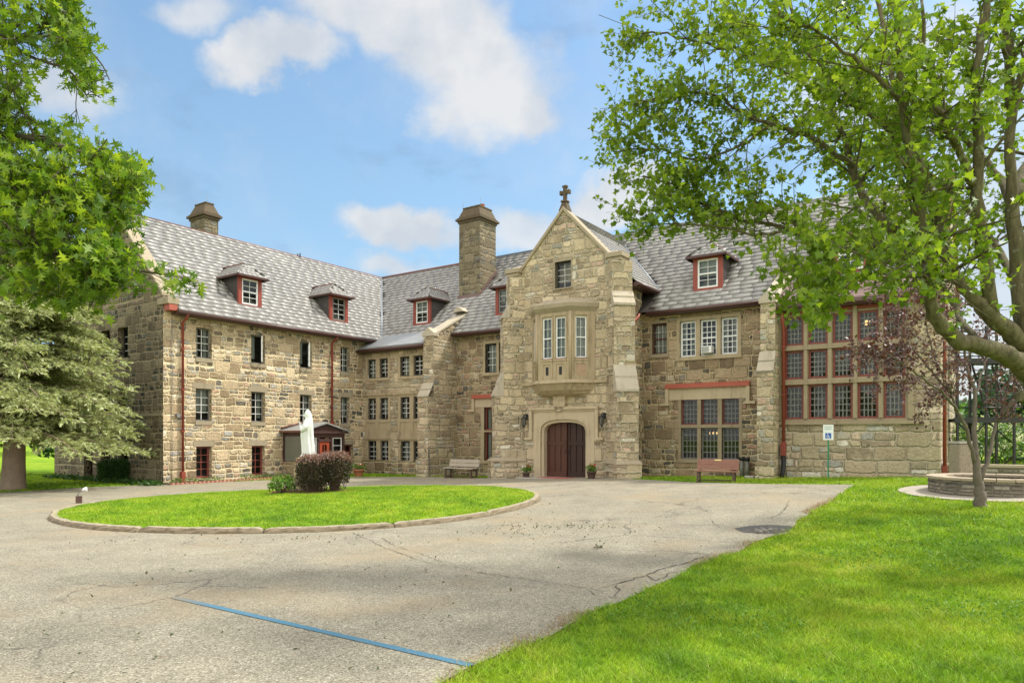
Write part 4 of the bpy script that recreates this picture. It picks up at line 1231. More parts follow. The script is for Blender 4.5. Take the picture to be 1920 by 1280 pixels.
# --- entrance block
HG, GS = 2.03, 1.065
gw = front(1049, 0, GQ)[0]; gwin = (front(1040.5, 0, GQ)[0], front(1071, 0, GQ)[0], front(1055, 540, GQ)[1], front(1055, 490, GQ)[1])
DX0, DX1 = GP - .93, GP + .99
DZ0 = .19; DSP = 2.02; DZT = 2.40
mb = MB()
ga = 10.80; zs_ = 8.62
wall(mb, Gw, 9.35, 14.5, -.4, zs_, [gwin, (DX0 - .1, DX1 + .1, -.4, DZT + .25)], .2)
zt_ = max(gwin[3] + .05, 8.9); hs_ = (ga - zs_) / GS; ht_ = (ga - zt_) / GS
gc = GP + .03
for a, b, c, e in ((gc - ht_, gwin[0], zs_, zt_), (gwin[1], gc + ht_, zs_, zt_), (gwin[0], gwin[1], gwin[3], zt_)): mb.face([Gw(a, c), Gw(b, c), Gw(b, e), Gw(a, e)])
mb.face([Gw(gc - hs_, zs_), Gw(gc - ht_, zs_), Gw(gc - ht_, zt_)]); mb.face([Gw(gc + ht_, zs_), Gw(gc + hs_, zs_), Gw(gc + ht_, zt_)])
mb.face([Gw(gc - ht_, zt_), Gw(gc + ht_, zt_), Gw(gc, ga)])
mb.face([Gw(gc - hs_, zs_ - .6, .4), Gw(gc + hs_, zs_ - .6, .4), Gw(gc + hs_, zs_, .4), Gw(gc, ga, .4), Gw(gc - hs_, zs_, .4)][::-1])
mb.build('wall', M['stone_pale'], B)
window(Gw, *gwin, 2, 4, 'dark_frame', 'muntin_pale', .13, .07, .02, curtain=0)
surround(Gw, [gwin], 'lintel_stone', e=.05, sill=.05, head=.16)
mb = MB(); coping(mb, Gw, gc - HG - .04, ga - GS * (HG + .04), gc, ga, -.08, .46, .17); coping(mb, Gw, gc, ga, gc + HG + .04, ga - GS * (HG + .04), -.08, .46, .17)
for s_ in (-1, 1):
    a, b = sorted((gc + s_ * 1.98, gc + s_ * 2.68)); zk = 8.60
    Gw.box(mb, a, b, zk - .02, zk + .16, -.30, .5); Gw.box(mb, a + .06, b - .06, zk - .16, zk - .02, -.24, .5)
    c_, d_ = sorted((gc + s_ * 1.98, gc + s_ * 2.5)); mb.hexa([Gw(c_, zk + .16, -.2), Gw(d_, zk + .16, -.2), Gw(d_, zk + .16, .45), Gw(c_, zk + .16, .45)], [Gw(c_ + (.1 if s_ < 0 else 0), zk + .26, -.05), Gw(d_ - (.1 if s_ > 0 else 0), zk + .26, -.05), Gw(d_ - (.1 if s_ > 0 else 0), zk + .26, .4), Gw(c_ + (.1 if s_ < 0 else 0), zk + .26, .4)])
cp = mb.build('coping', M['coping'], B, .015)
mb = MB()                                                          # stone cross on the apex
mb.hexa([(GP - .2, GQ - .04, ga + .02), (GP + .2, GQ - .04, ga + .02), (GP + .2, GQ + .36, ga + .02), (GP - .2, GQ + .36, ga + .02)], [(GP - .10, GQ + .06, ga + .38), (GP + .10, GQ + .06, ga + .38), (GP + .10, GQ + .26, ga + .38), (GP - .10, GQ + .26, ga + .38)])
mb.hexa([(GP - .15, GQ + .01, ga + .38), (GP + .15, GQ + .01, ga + .38), (GP + .15, GQ + .31, ga + .38), (GP - .15, GQ + .31, ga + .38)], [(GP - .12, GQ + .04, ga + .46), (GP + .12, GQ + .04, ga + .46), (GP + .12, GQ + .28, ga + .46), (GP - .12, GQ + .28, ga + .46)])
cz_ = ga + .46 - .06
mb.box(GP - .065, GP + .065, GQ + .09, GQ + .23, cz_, cz_ + .60); mb.box(GP - .17, GP - .065, GQ + .095, GQ + .225, cz_ + .31, cz_ + .44); mb.box(GP + .065, GP + .17, GQ + .095, GQ + .225, cz_ + .31, cz_ + .44)
for x, z in ((GP - .19, cz_ + .375), (GP + .19, cz_ + .375), (GP, cz_ + .61)): mb.box(x - .035, x + .035, GQ + .08, GQ + .24, z - .085, z + .085) if x != GP else mb.box(x - .1, x + .1, GQ + .08, GQ + .24, z - .04, z + .04)
mb.build('cross', M['chimney_cap'], B, .012)
# roof of the entrance block
roof = MB(); qv = QE + (GZ - EZ) / K; qe_ = QE + (GEZ - EZ) / K
for s_ in (-1, 1):
    roof.face([(GP, GQ + .3, GZ), (GP, qv, GZ), (GP + s_ * GE, qe_, GEZ), (GP + s_ * GE, GQ + .3, GEZ)])
gr = roof.build('entrance_roof', M['slate_under'], B)
slates('slates', (GP + GE, GQ + .3, GEZ), (0, 1, 0), (-1, 0, .97), 0, qv - GQ, -.02, GE * 1.393, lambda s, t: GQ + .3 + s < QE + (GEZ + t / 1.393 * .97 - EZ) / K, parent=gr, width=.27)
slates('slates', (GP - GE, GQ + .3, GEZ), (0, 1, 0), (1, 0, .97), 0, qv - GQ, -.02, GE * 1.393, lambda s, t: GQ + .3 + s < QE + (GEZ + t / 1.393 * .97 - EZ) / K, parent=gr, width=.27)
gutter([(GP + GE + .02, GQ + .25), (GP + GE + .02, qe_ + .05)], z0=GEZ - .16, out=(1, 0))
mb = MB(); mb.tube([(GP + GE, qe_, GEZ + .02), (GP, qv, GZ + .03)], .045, 6); mb.build('valley_strip', M['lead_flashing'], B)
swin = (flank(1189.5, 0, 14.5)[0], flank(1200.5, 0, 14.5)[0], .75, 2.3)
mb = MB(); wall(mb, Sw, GQ, QM, -.4, GEZ + .1, [swin], .12); mb.build('wall', M['stone_wall'], B)
mb = MB(); mb.face([(GP - 2.58, GQ, -.4), (GP - 2.58, QM, -.4), (GP - 2.58, QM, GEZ + .1), (GP - 2.58, GQ, GEZ + .1)]); mb.build('wall', M['stone_wall'], B)
window(Sw, *swin, 1, 1, 'grey_frame', 'grey_frame', .08, .05, curtain=1, lintel='lintel_stone')
mb = MB(); mb.tube([(14.58, QE - .02, 6.62), (14.57, QE - .1, 6.5), (14.57, 9.95, 5.92)], .055, 8); mb.build('downspout', M['red_flash'], B)
# diagonal buttresses on both corners of the entrance
def diagonal(cx_, side):
    ax = Vector((side, -1)).normalized(); pe = Vector((-ax.y, ax.x)) * side       # outward and across
    c0 = Vector((cx_, GQ))
    def at_(o, a): v = c0 + ax * o + pe * a; return (v.x, v.y)
    def blk(mb, o0, o1, h, z0, z1):
        bot = [at_(o0, -h), at_(o0, h), at_(o1, h), at_(o1, -h)]
        mb.hexa([(*q, z0) for q in bot], [(*q, z1) for q in bot])
    mb = MB()
    for o1, h, z0, z1 in ((.22, .40, -.4, 8.42), (.48, .41, -.4, 6.75), (.84, .42, -.4, 3.55), (1.0, .48, -.4, .84)): blk(mb, -.45, o1, h, z0, z1)
    o = mb.build('buttress', M['stone_pale'], B)
    for oa, ob, h, za, zb in ((.50, .20, .42, 6.72, 7.28), (.86, .46, .43, 3.5, 4.5)):
        w_ = MB()
        for j in range(2):
            f0, f1 = j / 2, (j + 1) / 2
            A0, A1 = oa + (ob - oa) * f0, oa + (ob - oa) * f1; Z0, Z1 = za + (zb - za) * f0, za + (zb - za) * f1
            p0, p1, p2, p3 = at_(A0 + .02, -h), at_(A0 + .02, h), at_(A1, h), at_(A1, -h)
            w_.hexa([(*p0, za - .02), (*p1, za - .02), (*p2, za - .02), (*p3, za - .02)], [(*p0, Z0 + .07), (*p1, Z0 + .07), (*p2, Z1 + .03), (*p3, Z1 + .03)])
        w_.build('weathering', M['weather_cap'], o)
    w_ = MB(); b = [at_(-.45, -.54), at_(-.45, .54), at_(1.04, .52), at_(1.04, -.52)]; t_ = [at_(-.45, -.44), at_(-.45, .44), at_(.88, .44), at_(.88, -.44)]
    w_.hexa([(*q, .82) for q in b], [(*q, .96) for q in t_]); w_.build('plinth', M['coping'], o)
    return o
diagonal(9.5, -1); diagonal(14.42, 1)
# oriel
OQ = 9.0; ox0, ox1 = 11.14, 12.66; oxa, oxb = 10.46, 13.36
Of = Plane(0, OQ, 1, 0)
Ol = Plane(oxa, GQ - .02, ox0 - oxa, OQ - GQ + .02); Or = Plane(ox1, OQ, oxb - ox1, GQ - .02 - OQ)
LL = math.hypot(ox0 - oxa, OQ - GQ + .02); LR = math.hypot(oxb - ox1, GQ - .02 - OQ)
oz0, oz1 = 4.02, 6.66; wz0, wz1 = 4.86, 6.46
def ohole(u0, u1): return (front(u0, 0, OQ)[0], front(u1, 0, OQ)[0], wz0, wz1)
fh = [(ox0 + .26, ox0 + .70, wz0, wz1), (ox0 + .86, ox0 + 1.32, wz0, wz1)]
mb = MB(); wall(mb, Of, ox0, ox1, oz0, oz1, fh, .1)
rh = [(.20, .66, wz0, wz1)]
wall(mb, Or, 0, LR, oz0, oz1, rh, .1); wall(mb, Ol, 0, LL, oz0, oz1, [(LL - .66, LL - .2, wz0, wz1)], .1)
for pl, hs, L_ in ((Of, fh, None), (Or, rh, LR), (Ol, [(LL - .66, LL - .2, wz0, wz1)], LL)):
    for h in hs:                                                    # panel tracery below each light
        pl.box(mb, h[0] - .02, h[0] + .04, oz0 + .08, wz0 - .1, -.03, .0); pl.box(mb, h[1] - .04, h[1] + .02, oz0 + .08, wz0 - .1, -.03, .0)
        pl.box(mb, h[0] - .04, h[1] + .04, wz0 - .1, wz0 - .03, -.06, .0); pl.box(mb, h[0] + .04, h[1] - .04, wz0 - .22, wz0 - .1, -.028, .0)
        pl.box(mb, h[0] - .06, h[0], wz0, wz1 + .05, -.03, 0); pl.box(mb, h[1], h[1] + .06, wz0, wz1 + .05, -.03, 0); pl.box(mb, h[0] - .06, h[1] + .06, wz1 + .05, wz1 + .1, -.04, 0)
for x, y in ((ox0, OQ), (ox1, OQ)): mb.tube([(x, y, oz0), (x, y, oz1)], .06, 6)
oriel = mb.build('oriel', M['limestone'], B)
def oring(e, z): return [(oxa - e, GQ, z), (ox0 - e * .45, OQ - e, z), (ox1 + e * .45, OQ - e, z), (oxb + e, GQ, z)]
mb = MB()
mb.hexa(oring(.02, oz1), oring(.16, oz1 + .16)); mb.hexa(oring(.16, oz1 + .16), oring(.18, oz1 + .30)); mb.hexa(oring(.14, oz1 + .30), oring(.02, oz1 + .38)); mb.hexa(oring(-.02, oz1 + .38), oring(-.12, oz1 + .46))
mb.hexa(oring(-.12, oz1 + .46), oring(-.34, oz1 + .56))
mb.build('oriel_roof', M['coping'], oriel)
mb = MB()
mb.hexa(oring(.10, oz0 - .12), oring(.06, oz0)); Gw.box(mb, 9.9, oxa, oz0 - .12, oz0 - .0, -.1, .0); Gw.box(mb, oxb, 13.9, oz0 - .12, oz0 - .0, -.1, .0)
prev = oring(.02, oz0 - .12)
for k, (e, dz) in enumerate(((-.08, .12), (-.22, .26), (-.5, .40), (-.85, .48))):
    cur = [(GP + (x - GP) * (1 + e * .35), GQ + (y - GQ) * (1 + e * .9), oz0 - .12 - dz) for x, y, _ in oring(0, 0)]
    mb.hexa(cur, prev); prev = cur
mb.build('corbel', M['limestone'], oriel)
for h in fh: window(Of, *h, 2, 4, 'white_paint', 'muntin_pale', .04, .055, .018, parent=oriel, meet=True, curtain=1, box=.4)
for h in rh: window(Or, *h, 2, 4, 'white_paint', 'muntin_pale', .04, .055, .018, parent=oriel, meet=True, curtain=1, box=.3)
window(Ol, LL - .66, LL - .2, wz0, wz1, 2, 4, 'white_paint', 'muntin_pale', .04, .055, .018, parent=oriel, meet=True, curtain=1, box=.3)
mb = MB()
for h in fh: 
    for k in range(5): Of.box(mb, (h[0] + h[1]) / 2 - .055, (h[0] + h[1]) / 2 + .055, oz0 + .22 + k * .06, oz0 + .255 + k * .06, -.022, .02)
    Of.box(mb, (h[0] + h[1]) / 2 - .06, (h[0] + h[1]) / 2 + .06, oz0 + .2, oz0 + .52, -.008, .01)
mb.build('vent', M['black_iron'], oriel)
mb = MB(); Or.box(mb, .24, .62, oz0 + .16, wz0 - .24, -.006, .01); mb.build('panel', M['clay_panel'], oriel)
for h in fh[:2] + rh:
    pl = Or if h in rh else Of
    mb = MB(); pl.box(mb, h[0], h[1], wz0 - .035, wz0, -.05, .04); mb.build('sill', M['red_sash'], oriel)
# carved shield
mb = MB(); sx = front(1051.5, 0, GQ)[0]; sz1, sz0 = 3.52, 2.82
outl = [(-.26, .0), (-.30, -.08), (-.25, -.2), (-.28, -.34), (-.22, -.55), (-.1, -.66), (0, -.7), (.1, -.66), (.22, -.55), (.28, -.34), (.25, -.2), (.30, -.08), (.26, 0), (.12, .03), (0, -.02), (-.12, .03)]
f0 = [Gw(sx + x, sz1 + z, -.16) for x, z in outl]; f1 = [Gw(sx + x * 1.05, sz1 + z, 0) for x, z in outl]
mb.face(f0); 
for i in range(len(outl)): mb.face([f0[i], f1[i], f1[(i + 1) % len(outl)], f0[(i + 1) % len(outl)]])
Gw.box(mb, sx - .15, sx + .15, sz0 + .2, sz0 + .23, -.185, -.16); Gw.box(mb, sx - .015, sx + .015, sz0 + .1, sz0 + .45, -.185, -.16); Gw.box(mb, sx - .2, sx + .2, sz0 + .46, sz0 + .5, -.195, -.16)
for k in (-1, 1): Gw.box(mb, sx + k * .12 - .05, sx + k * .12 + .05, sz1 - .14, sz1 - .04, -.195, -.16)
mb.build('carved_shield', M['limestone_pale'], B)
# door surround with four-centred arch
def arch(x0, x1, zs, zt, n=9):
    pts = []; c = (x0 + x1) / 2; h = (x1 - x0) / 2
    for i in range(n + 1):
        t = math.pi * (1 - i / n)
        x = c + h * math.copysign(abs(math.cos(t)) ** .8, math.cos(t)); z = zs + (zt - zs) * (math.sin(t) ** .75)
        pts.append((x, z))
    return pts
def arch_frame(mb, e0, e1, d0, d1, rect_top=None):
    """band between the arch offset by e0 and by e1"""
    a = [(DX0 - e0, -.1)] + arch(DX0 - e0, DX1 + e0, DSP, DZT + e0) + [(DX1 + e0, -.1)]
    if rect_top is None:
        b = [(DX0 - e1, -.1)] + arch(DX0 - e1, DX1 + e1, DSP, DZT + e1) + [(DX1 + e1, -.1)]
    else:
        b = []
        for i, (x, z) in enumerate(a):
            if i == 0: b.append((DX0 - e1, -.1))
            elif i == len(a) - 1: b.append((DX1 + e1, -.1))
            elif i == 1: b.append((DX0 - e1, DSP))
            elif i == len(a) - 2: b.append((DX1 + e1, DSP))
            elif i == 2: b.append((DX0 - e1, rect_top))
            elif i == len(a) - 3: b.append((DX1 + e1, rect_top))
            else: b.append((DX0 - e1 + (DX1 - DX0 + 2 * e1) * (i - 2) / (len(a) - 5), rect_top))
    for i in range(len(a) - 1):
        mb.face([Gw(*a[i], d0), Gw(*a[i + 1], d0), Gw(*b[i + 1], d0), Gw(*b[i], d0)])
        mb.face([Gw(*a[i], d0), Gw(*a[i], d1), Gw(*a[i + 1], d1), Gw(*a[i + 1], d0)])
        mb.face([Gw(*b[i], d0), Gw(*b[i + 1], d0), Gw(*b[i + 1], .2), Gw(*b[i], .2)])
mb = MB()
arch_frame(mb, .12, .44, -.05, .04, DZT + .42); arch_frame(mb, .0, .13, .035, .34)
Gw.box(mb, DX0 - .62, DX1 + .62, DZT + .50, DZT + .60, -.16, -.0); Gw.box(mb, DX0 - .58, DX1 + .58, DZT + .42, DZT + .50, -.09, -.0)
for x, s_ in ((DX0 - .62, 1), (DX1 + .62, -1)):
    a, b = sorted((x, x + s_ * .13)); Gw.box(mb, a, b, DSP - .22, DZT + .50, -.13, 0); a, b = sorted((x - s_ * .22, x + s_ * .13)); Gw.box(mb, a, b, DSP - .32, DSP - .22, -.15, 0)
for x, s_ in ((DX0 - .44, -1), (DX1 + .44, 1)):
    for z0, z1 in ((.9, 1.35), (1.62, 2.0)):
        a, b = sorted((x, x + s_ * .28)); Gw.box(mb, a, b, z0, z1, -.03, 0)
mb.build('door_surround', M['limestone_pale'], B)
for s_ in (0, 1):
    mb = MB(); xm = (DX0 + DX1) / 2; x0, x1 = (DX0, xm - .01) if s_ == 0 else (xm + .01, DX1)
    full = arch(DX0, DX1, DSP, DZT, 24)
    top = [(x, z) for x, z in full if x0 <= x <= x1]
    def za(x): return np.interp(x, [p[0] for p in full], [p[1] for p in full])
    ol = [(x0, DZ0), (x1, DZ0), (x1, float(za(x1)))] + sorted(top, reverse=True)[1:-1] + [(x0, float(za(x0)))]
    dd = .30 if s_ == 0 else .34
    mb.face([Gw(x, z, dd) for x, z in ol])
    e = [Gw(x, z, dd) for x, z in ol]; e2 = [Gw(x, z, dd + .06) for x, z in ol]
    for i in range(len(ol)): mb.face([e[i], e2[i], e2[(i + 1) % len(ol)], e[(i + 1) % len(ol)]])
    n = 3
    for k in range(n + 1):
        x = x0 + .02 + (x1 - x0 - .11) * k / n
        Gw.box(mb, x, x + .075, DZ0 + .02, min(float(za(x)), float(za(x + .075))) - .03, dd - .035, dd)
    Gw.box(mb, x0 + .02, x1 - .02, DZ0 + .02, DZ0 + .22, dd - .045, dd); Gw.box(mb, x0 + .02, x1 - .02, 1.48, 1.60, dd - .05, dd); Gw.box(mb, x0 + .02, x1 - .02, 1.60, 1.63, dd - .07, dd)
    o = mb.build('door', M['wood_door'] if s_ == 0 else M['wood_door_dark'], B)
    h_ = MB(); x = x1 - .06 if s_ == 0 else x0 + .06; h_.tube([Gw(x, 1.15, dd - .05), Gw(x, 1.15, dd - .09), Gw(x, 1.32, dd - .09), Gw(x, 1.32, dd - .05)], .012, 6); h_.build('handle', M['black_iron'], o)
mb = MB(); Gw.box(mb, DX0 - .7, DX1 + .35, 0, .20, -.9, .3); mb.build('door_step', M['concrete'], B, .01)
# brown timber porch on the north wing
PX, pq0, pq1 = 1.45, 5.42, 7.72
pf = Plane(PX, 0, 0, 1); ps = Plane(0, pq0, 1, 0)
mb = MB(); mb.box(0, PX + .02, pq0 - .02, pq0 + .18, -.3, .72); mb.box(PX - .2, PX + .03, pq0, pq0 + .5, -.3, .72); mb.box(PX - .2, PX + .03, pq1 - .5, pq1 + .02, -.3, .72); mb.box(0, PX, pq1 - .18, pq1 + .02, -.3, .72); mb.box(.02, PX - .02, pq0 + .1, pq1 - .1, -.28, .21)
porch = mb.build('porch', M['stone_brown'], B)
mb = MB()
for y in (pq0, pq1 - .12): mb.box(PX - .12, PX, y, y + .12, .72, 2.0); mb.box(.0, .1, y, y + .12, .72, 2.0)
mb.box(PX - .1, PX + .0, pq0 + .12, pq1 - .12, 1.78, 2.0); mb.box(.1, PX - .12, pq0 + .01, pq0 + .11, 1.85, 2.0); mb.box(.1, PX - .12, pq1 - .11, pq1 - .01, 1.85, 2.0)
ymid = (pq0 + pq1) / 2
for a, b in ((pq0 + .72, pq0 + .82), (pq1 - .82, pq1 - .72)): mb.box(PX - .1, PX + .02, a, b, .2, 1.78)
mb.box(PX - .1, PX + .02, pq0 + .72, pq1 - .72, 1.6, 1.72)
mb.face([(PX + .02, pq0 - .12, 2.0), (PX + .02, pq1 + .12, 2.0), (PX + .02, ymid, 2.36)])
mb.box(PX + .02, PX + .1, pq0 - .14, pq1 + .14, 1.96, 2.06)
mb.build('porch_frame', M['porch_brown'], porch)
mb = MB()
for s_ in (-1, 1):
    y = ymid + s_ * (1.15 + .18)
    a = [(0, y, 2.03), (PX + .16, y, 2.03), (PX + .16, ymid, 2.40), (0, ymid, 2.40)]
    if s_ > 0: a = a[::-1]
    mb.hexa(a, [(x, y_, z + .06) for x, y_, z in a])
mb.build('porch_roof', M['lean_slate'], porch)
mb = MB(); mb.hexa([(.0, pq0 - .19, 2.0), (PX + .1, pq0 - .19, 2.0), (PX + .1, pq0 - .17, 2.0), (0, pq0 - .17, 2.0)], [(.0, pq0 - .19, 2.09), (PX + .1, pq0 - .19, 2.09), (PX + .1, pq0 - .17, 2.09), (0, pq0 - .17, 2.09)])
mb.tube([(.03, pq0 - .1, 2.2), (.03, ymid, 2.48)], .04, 6); mb.build('porch_flashing', M['ridge_brown'], porch)
window(pf, pq0 + .82 + .06, pq1 - .88, .25, 1.6, 2, 3, 'porch_door', 'porch_door', .02, .14, .035, name='porch_door', parent=porch, box=.3)
window(pf, pq0 + .16, pq0 + .70, .74, 1.78, 1, 3, 'muntin_pale', 'muntin_pale', .02, .045, .03, parent=porch, box=.2)
window(pf, pq1 - .70, pq1 - .16, .74, 1.78, 1, 3, 'muntin_pale', 'muntin_pale', .02, .045, .03, parent=porch, box=.2)
mb = MB(); ps.box(mb, .12, PX - .14, .74, 1.84, .03, .07)
for k in range(5): ps.box(mb, .12, PX - .14, .74 + k * .22, .755 + k * .22, .015, .03)
mb.build('side_panel', M['porch_panel'], porch)
# ------------------------------------------------------------------ things around the building
def onwall(p, q): return Vector(to_xy(p, q))
def put(o, xy, z=None, rz=0.0):
    o.location = (xy[0], xy[1], float(gz(xy[0], xy[1])) if z is None else z); o.rotation_euler = (0, 0, rz)

# air conditioner in the middle light of the triple window
t = triple[1]
ac = empty('air_conditioner', (*to_xy((t[0] + t[1]) / 2, QM - .02), t[2] + .08), ROT)
tag(ac, 'small white air conditioner poking out of the middle of three white sash windows', 'air conditioner')
mb = MB(); mb.box(-.2, .2, -.22, .1, 0, .26); mb.build('casing', M['plastic_white'], ac, .008)
mb = MB()
for k in range(8): mb.box(-.18, .10, -.228, -.222, .03 + k * .026, .042 + k * .026)
mb.build('grille', M['steel_grey'], ac)

# wall lanterns beside the door
def lantern(p, label):
    o = empty('wall_lantern', (*to_xy(p, GQ), 0), ROT); z = 2.62
    tag(o, label, 'wall lantern', 'lanterns beside the entrance door')
    mb = MB(); mb.box(-.06, .06, -.03, 0, z - .1, z + .12); mb.tube([(0, -.02, z + .05), (0, -.12, z + .12), (0, -.24, z + .09), (0, -.24, z + .02)], .018, 6)
    mb.build('bracket', M['black_iron'], o)
    mb = MB(); mb.lathe([(.01, .06), (.06, .0), (.13, -.05), (.13, -.07)], (0, -.24, z), 6); mb.lathe([(.07, -.36), (.04, -.40), (.01, -.44)], (0, -.24, z), 6, close=True)
    for k in range(6):
        a = k * math.pi / 3
        mb.tube([(.11 * math.cos(a), -.24 + .11 * math.sin(a), z - .07), (.07 * math.cos(a), -.24 + .07 * math.sin(a), z - .36)], .01, 4)
    mb.build('lantern_frame', M['black_iron'], o)
    mb = MB(); mb.lathe([(.10, -.07), (.06, -.36)], (0, -.24, z), 6); mb.build('glass', M['lantern_glass'], o)
    return o
lantern(front(982, 0, GQ - .24)[0], 'black iron lantern on the stone wall just left of the arched door')
lantern(front(1128, 0, GQ - .24)[0], 'black iron lantern between the arched door and the right entrance buttress')

# lamps seen through the panes
hp = front(1625, 605, 11.6)
o = empty('pendant_lamp', (*to_xy(hp[0], 11.6), hp[1]), ROT); tag(o, 'glowing round pendant lamp seen through the top row of the hall window', 'lamp')
mb = MB(); mb.lathe([(.02, .09), (.08, .05), (.10, 0), (.07, -.06), (.01, -.09)], (0, 0, 0), 12); mb.build('lamp_shade', M['lamp_glow'], o)
mb = MB(); mb.tube([(0, 0, .085), (0, 0, 5.95 - hp[1])], .012, 5); mb.build('cord', M['black_iron'], o)
hp = front(1338, 812, QM + .5)
o = empty('chandelier', (*to_xy(hp[0], QM + .5), hp[1]), ROT); tag(o, 'small lit chandelier behind the large red framed window over the red bench', 'lamp')
mb = MB()
for k in range(4): mb.lathe([(.01, .05), (.035, .03), (.03, -.02), (.01, -.03)], (.13 * math.cos(k * 1.57 + .3), .08 * math.sin(k * 1.57 + .3), 0), 8)
mb.build('bulb', M['lamp_glow'], o)
mb = MB(); mb.tube([(0, 0, .4), (0, 0, -.08)], .01, 5)
for k in range(4): mb.tube([(0, 0, -.08), (.13 * math.cos(k * 1.57 + .3), .08 * math.sin(k * 1.57 + .3), -.04)], .008, 4)
mb.build('arm', M['brass'], o)

# benches
def bench(loc, rz, label, wood, metal, wd, red):
    o = empty('park_bench', loc, rz); tag(o, label, 'bench')
    h = wd / 2
    mb = MB()
    for k in range(3 if red else 2):
        y0 = -.42 + k * (.145 if red else .215); mb.box(-h, h, y0, y0 + (.125 if red else .19), .42, .46)
    mb.build('seat', M[wood], o, .006)
    mb = MB()
    for k in range(4 if red else 2):
        z0 = .50 + k * (.10 if red else .165); dy = .02 + .028 * k * (1 if red else 1.7); z1 = z0 + (.09 if red else .15)
        mb.hexa([(-h, dy, z0), (h, dy, z0), (h, dy + .035, z0), (-h, dy + .035, z0)], [(-h, dy + .03, z1), (h, dy + .03, z1), (h, dy + .065, z1), (-h, dy + .065, z1)])
    mb.build('backrest', M[wood], o, .006)
    for s_ in (-1, 1):
        x = s_ * (h - .12); mb = MB()
        mb.box(x - .03, x + .03, -.40, -.34, 0, .42); mb.box(x - .03, x + .03, -.02, .04, 0, .42)
        mb.box(x - .03, x + .03, -.34, -.02, .36, .415); mb.box(x - .03, x + .03, -.34, -.02, .03, .08)
        mb.hexa([(x - .025, .06, .40), (x + .025, .06, .40), (x + .025, .11, .40), (x - .025, .11, .40)], [(x - .025, .16, .88), (x + .025, .16, .88), (x + .025, .20, .88), (x - .025, .20, .88)])
        mb.box(x - .025, x + .025, .0, .11, .36, .415)
        mb.build('leg', M[metal], o)
    mb = MB(); mb.box(-h + .14, h - .14, -.20, -.16, .08, .12); mb.build('stretcher', M[metal], o)
    if red:
        mb = MB(); mb.hexa([(-.13, .095, .835), (.13, .095, .835), (.13, .10, .835), (-.13, .10, .835)], [(-.13, .11, .885), (.13, .11, .885), (.13, .115, .885), (-.13, .115, .885)]); mb.build('plaque', M['brass'], o)
    return o
g1 = gnd(869, 896); bench(g1, ROT, 'weathered tan bench on a dark metal frame left of the entrance', 'bench_grey', 'bench_frame', 1.65, False)
g2 = gnd(1345, 904); bench(g2, ROT + R(6), 'red slatted bench with a small brass plaque below the red hooded window', 'bench_red', 'bench_frame', 1.62, True).scale = (.78, .78, .80)

# pipe rail behind the tan bench
pr = front(850, 893, 9.55)
o = empty('pipe_rail', (*to_xy(5.75, 9.5), float(gz(*to_xy(5.75, 9.5)))), ROT + R(8)); tag(o, 'thin grey pipe frame standing behind the tan bench', 'rail')
mb = MB(); mb.tube([(-.62, 0, 0), (-.62, 0, 1.36), (-.58, 0, 1.4), (.58, 0, 1.4), (.62, 0, 1.36), (.62, 0, 0)], .018, 6)
mb.tube([(-.62, 0, .45), (.62, 0, .45)], .014, 6); mb.build('frame', M['steel_grey'], o)

# accessible parking sign
sx_, sy_ = to_xy(front(1553, 0, 9.45)[0], 9.45); gs = (sx_, sy_, float(gz(sx_, sy_)))
o = empty('parking_sign', gs, R(-24)); tag(o, 'white and blue wheelchair parking sign on a thin green post', 'sign')
mb = MB(); mb.box(-.022, .022, 0, .035, -.3, 1.62); mb.build('post', M['sign_green'], o)
mb = MB(); mb.box(-.15, .15, -.012, -.004, 1.22, 1.70); pl_ = mb.build('sign_panel', [M['sign_white']], o, .004)
mb = MB(); mb.box(-.085, .085, -.0165, -.0125, 1.27, 1.44); mb.build('symbol_field', M['sign_blue'], o)
mb = MB()
def disc(cx, cz, r0, r1, a0, a1, y, n=18):
    for k in range(n):
        t0, t1 = a0 + (a1 - a0) * k / n, a0 + (a1 - a0) * (k + 1) / n
        mb.face([(cx + r0 * math.cos(t0), y, cz + r0 * math.sin(t0)), (cx + r1 * math.cos(t0), y, cz + r1 * math.sin(t0)), (cx + r1 * math.cos(t1), y, cz + r1 * math.sin(t1)), (cx + r0 * math.cos(t1), y, cz + r0 * math.sin(t1))])
y = -.0185
disc(-.008, 1.325, .032, .043, R(120), R(385), y); disc(-.015, 1.415, 0, .013, 0, 2 * math.pi, y)
mb.box(-.022, -.009, y - .001, y, 1.34, 1.40); mb.box(-.022, .025, y - .001, y, 1.333, 1.346); mb.box(-.022, .018, y - .001, y, 1.362, 1.372)
mb.hexa([(.015, y - .001, 1.29), (.03, y - .001, 1.29), (.03, y, 1.29), (.015, y, 1.29)], [(.01, y - .001, 1.345), (.026, y - .001, 1.345), (.026, y, 1.345), (.01, y, 1.345)]); mb.box(.02, .05, y - .001, y, 1.285, 1.297)
mb.build('wheelchair_symbol', M['sign_white'], o)
def lettering(txt, size, loc, parent, mat, name='lettering'):
    cu = bpy.data.curves.new(name, 'FONT'); cu.body = txt; cu.size = size; cu.align_x = 'CENTER'; cu.extrude = .0008
    t0 = bpy.data.objects.new(name, cu); me = bpy.data.meshes.new_from_object(t0); bpy.data.objects.remove(t0)
    me.transform(Matrix.Translation(loc) @ Matrix.Rotation(R(90), 4, 'X')); link(name, me, parent, [mat])
lettering('RESERVED', .05, (0, -.0135, 1.615), o, M['sign_green']); lettering('PARKING', .05, (0, -.0135, 1.545), o, M['sign_green'])

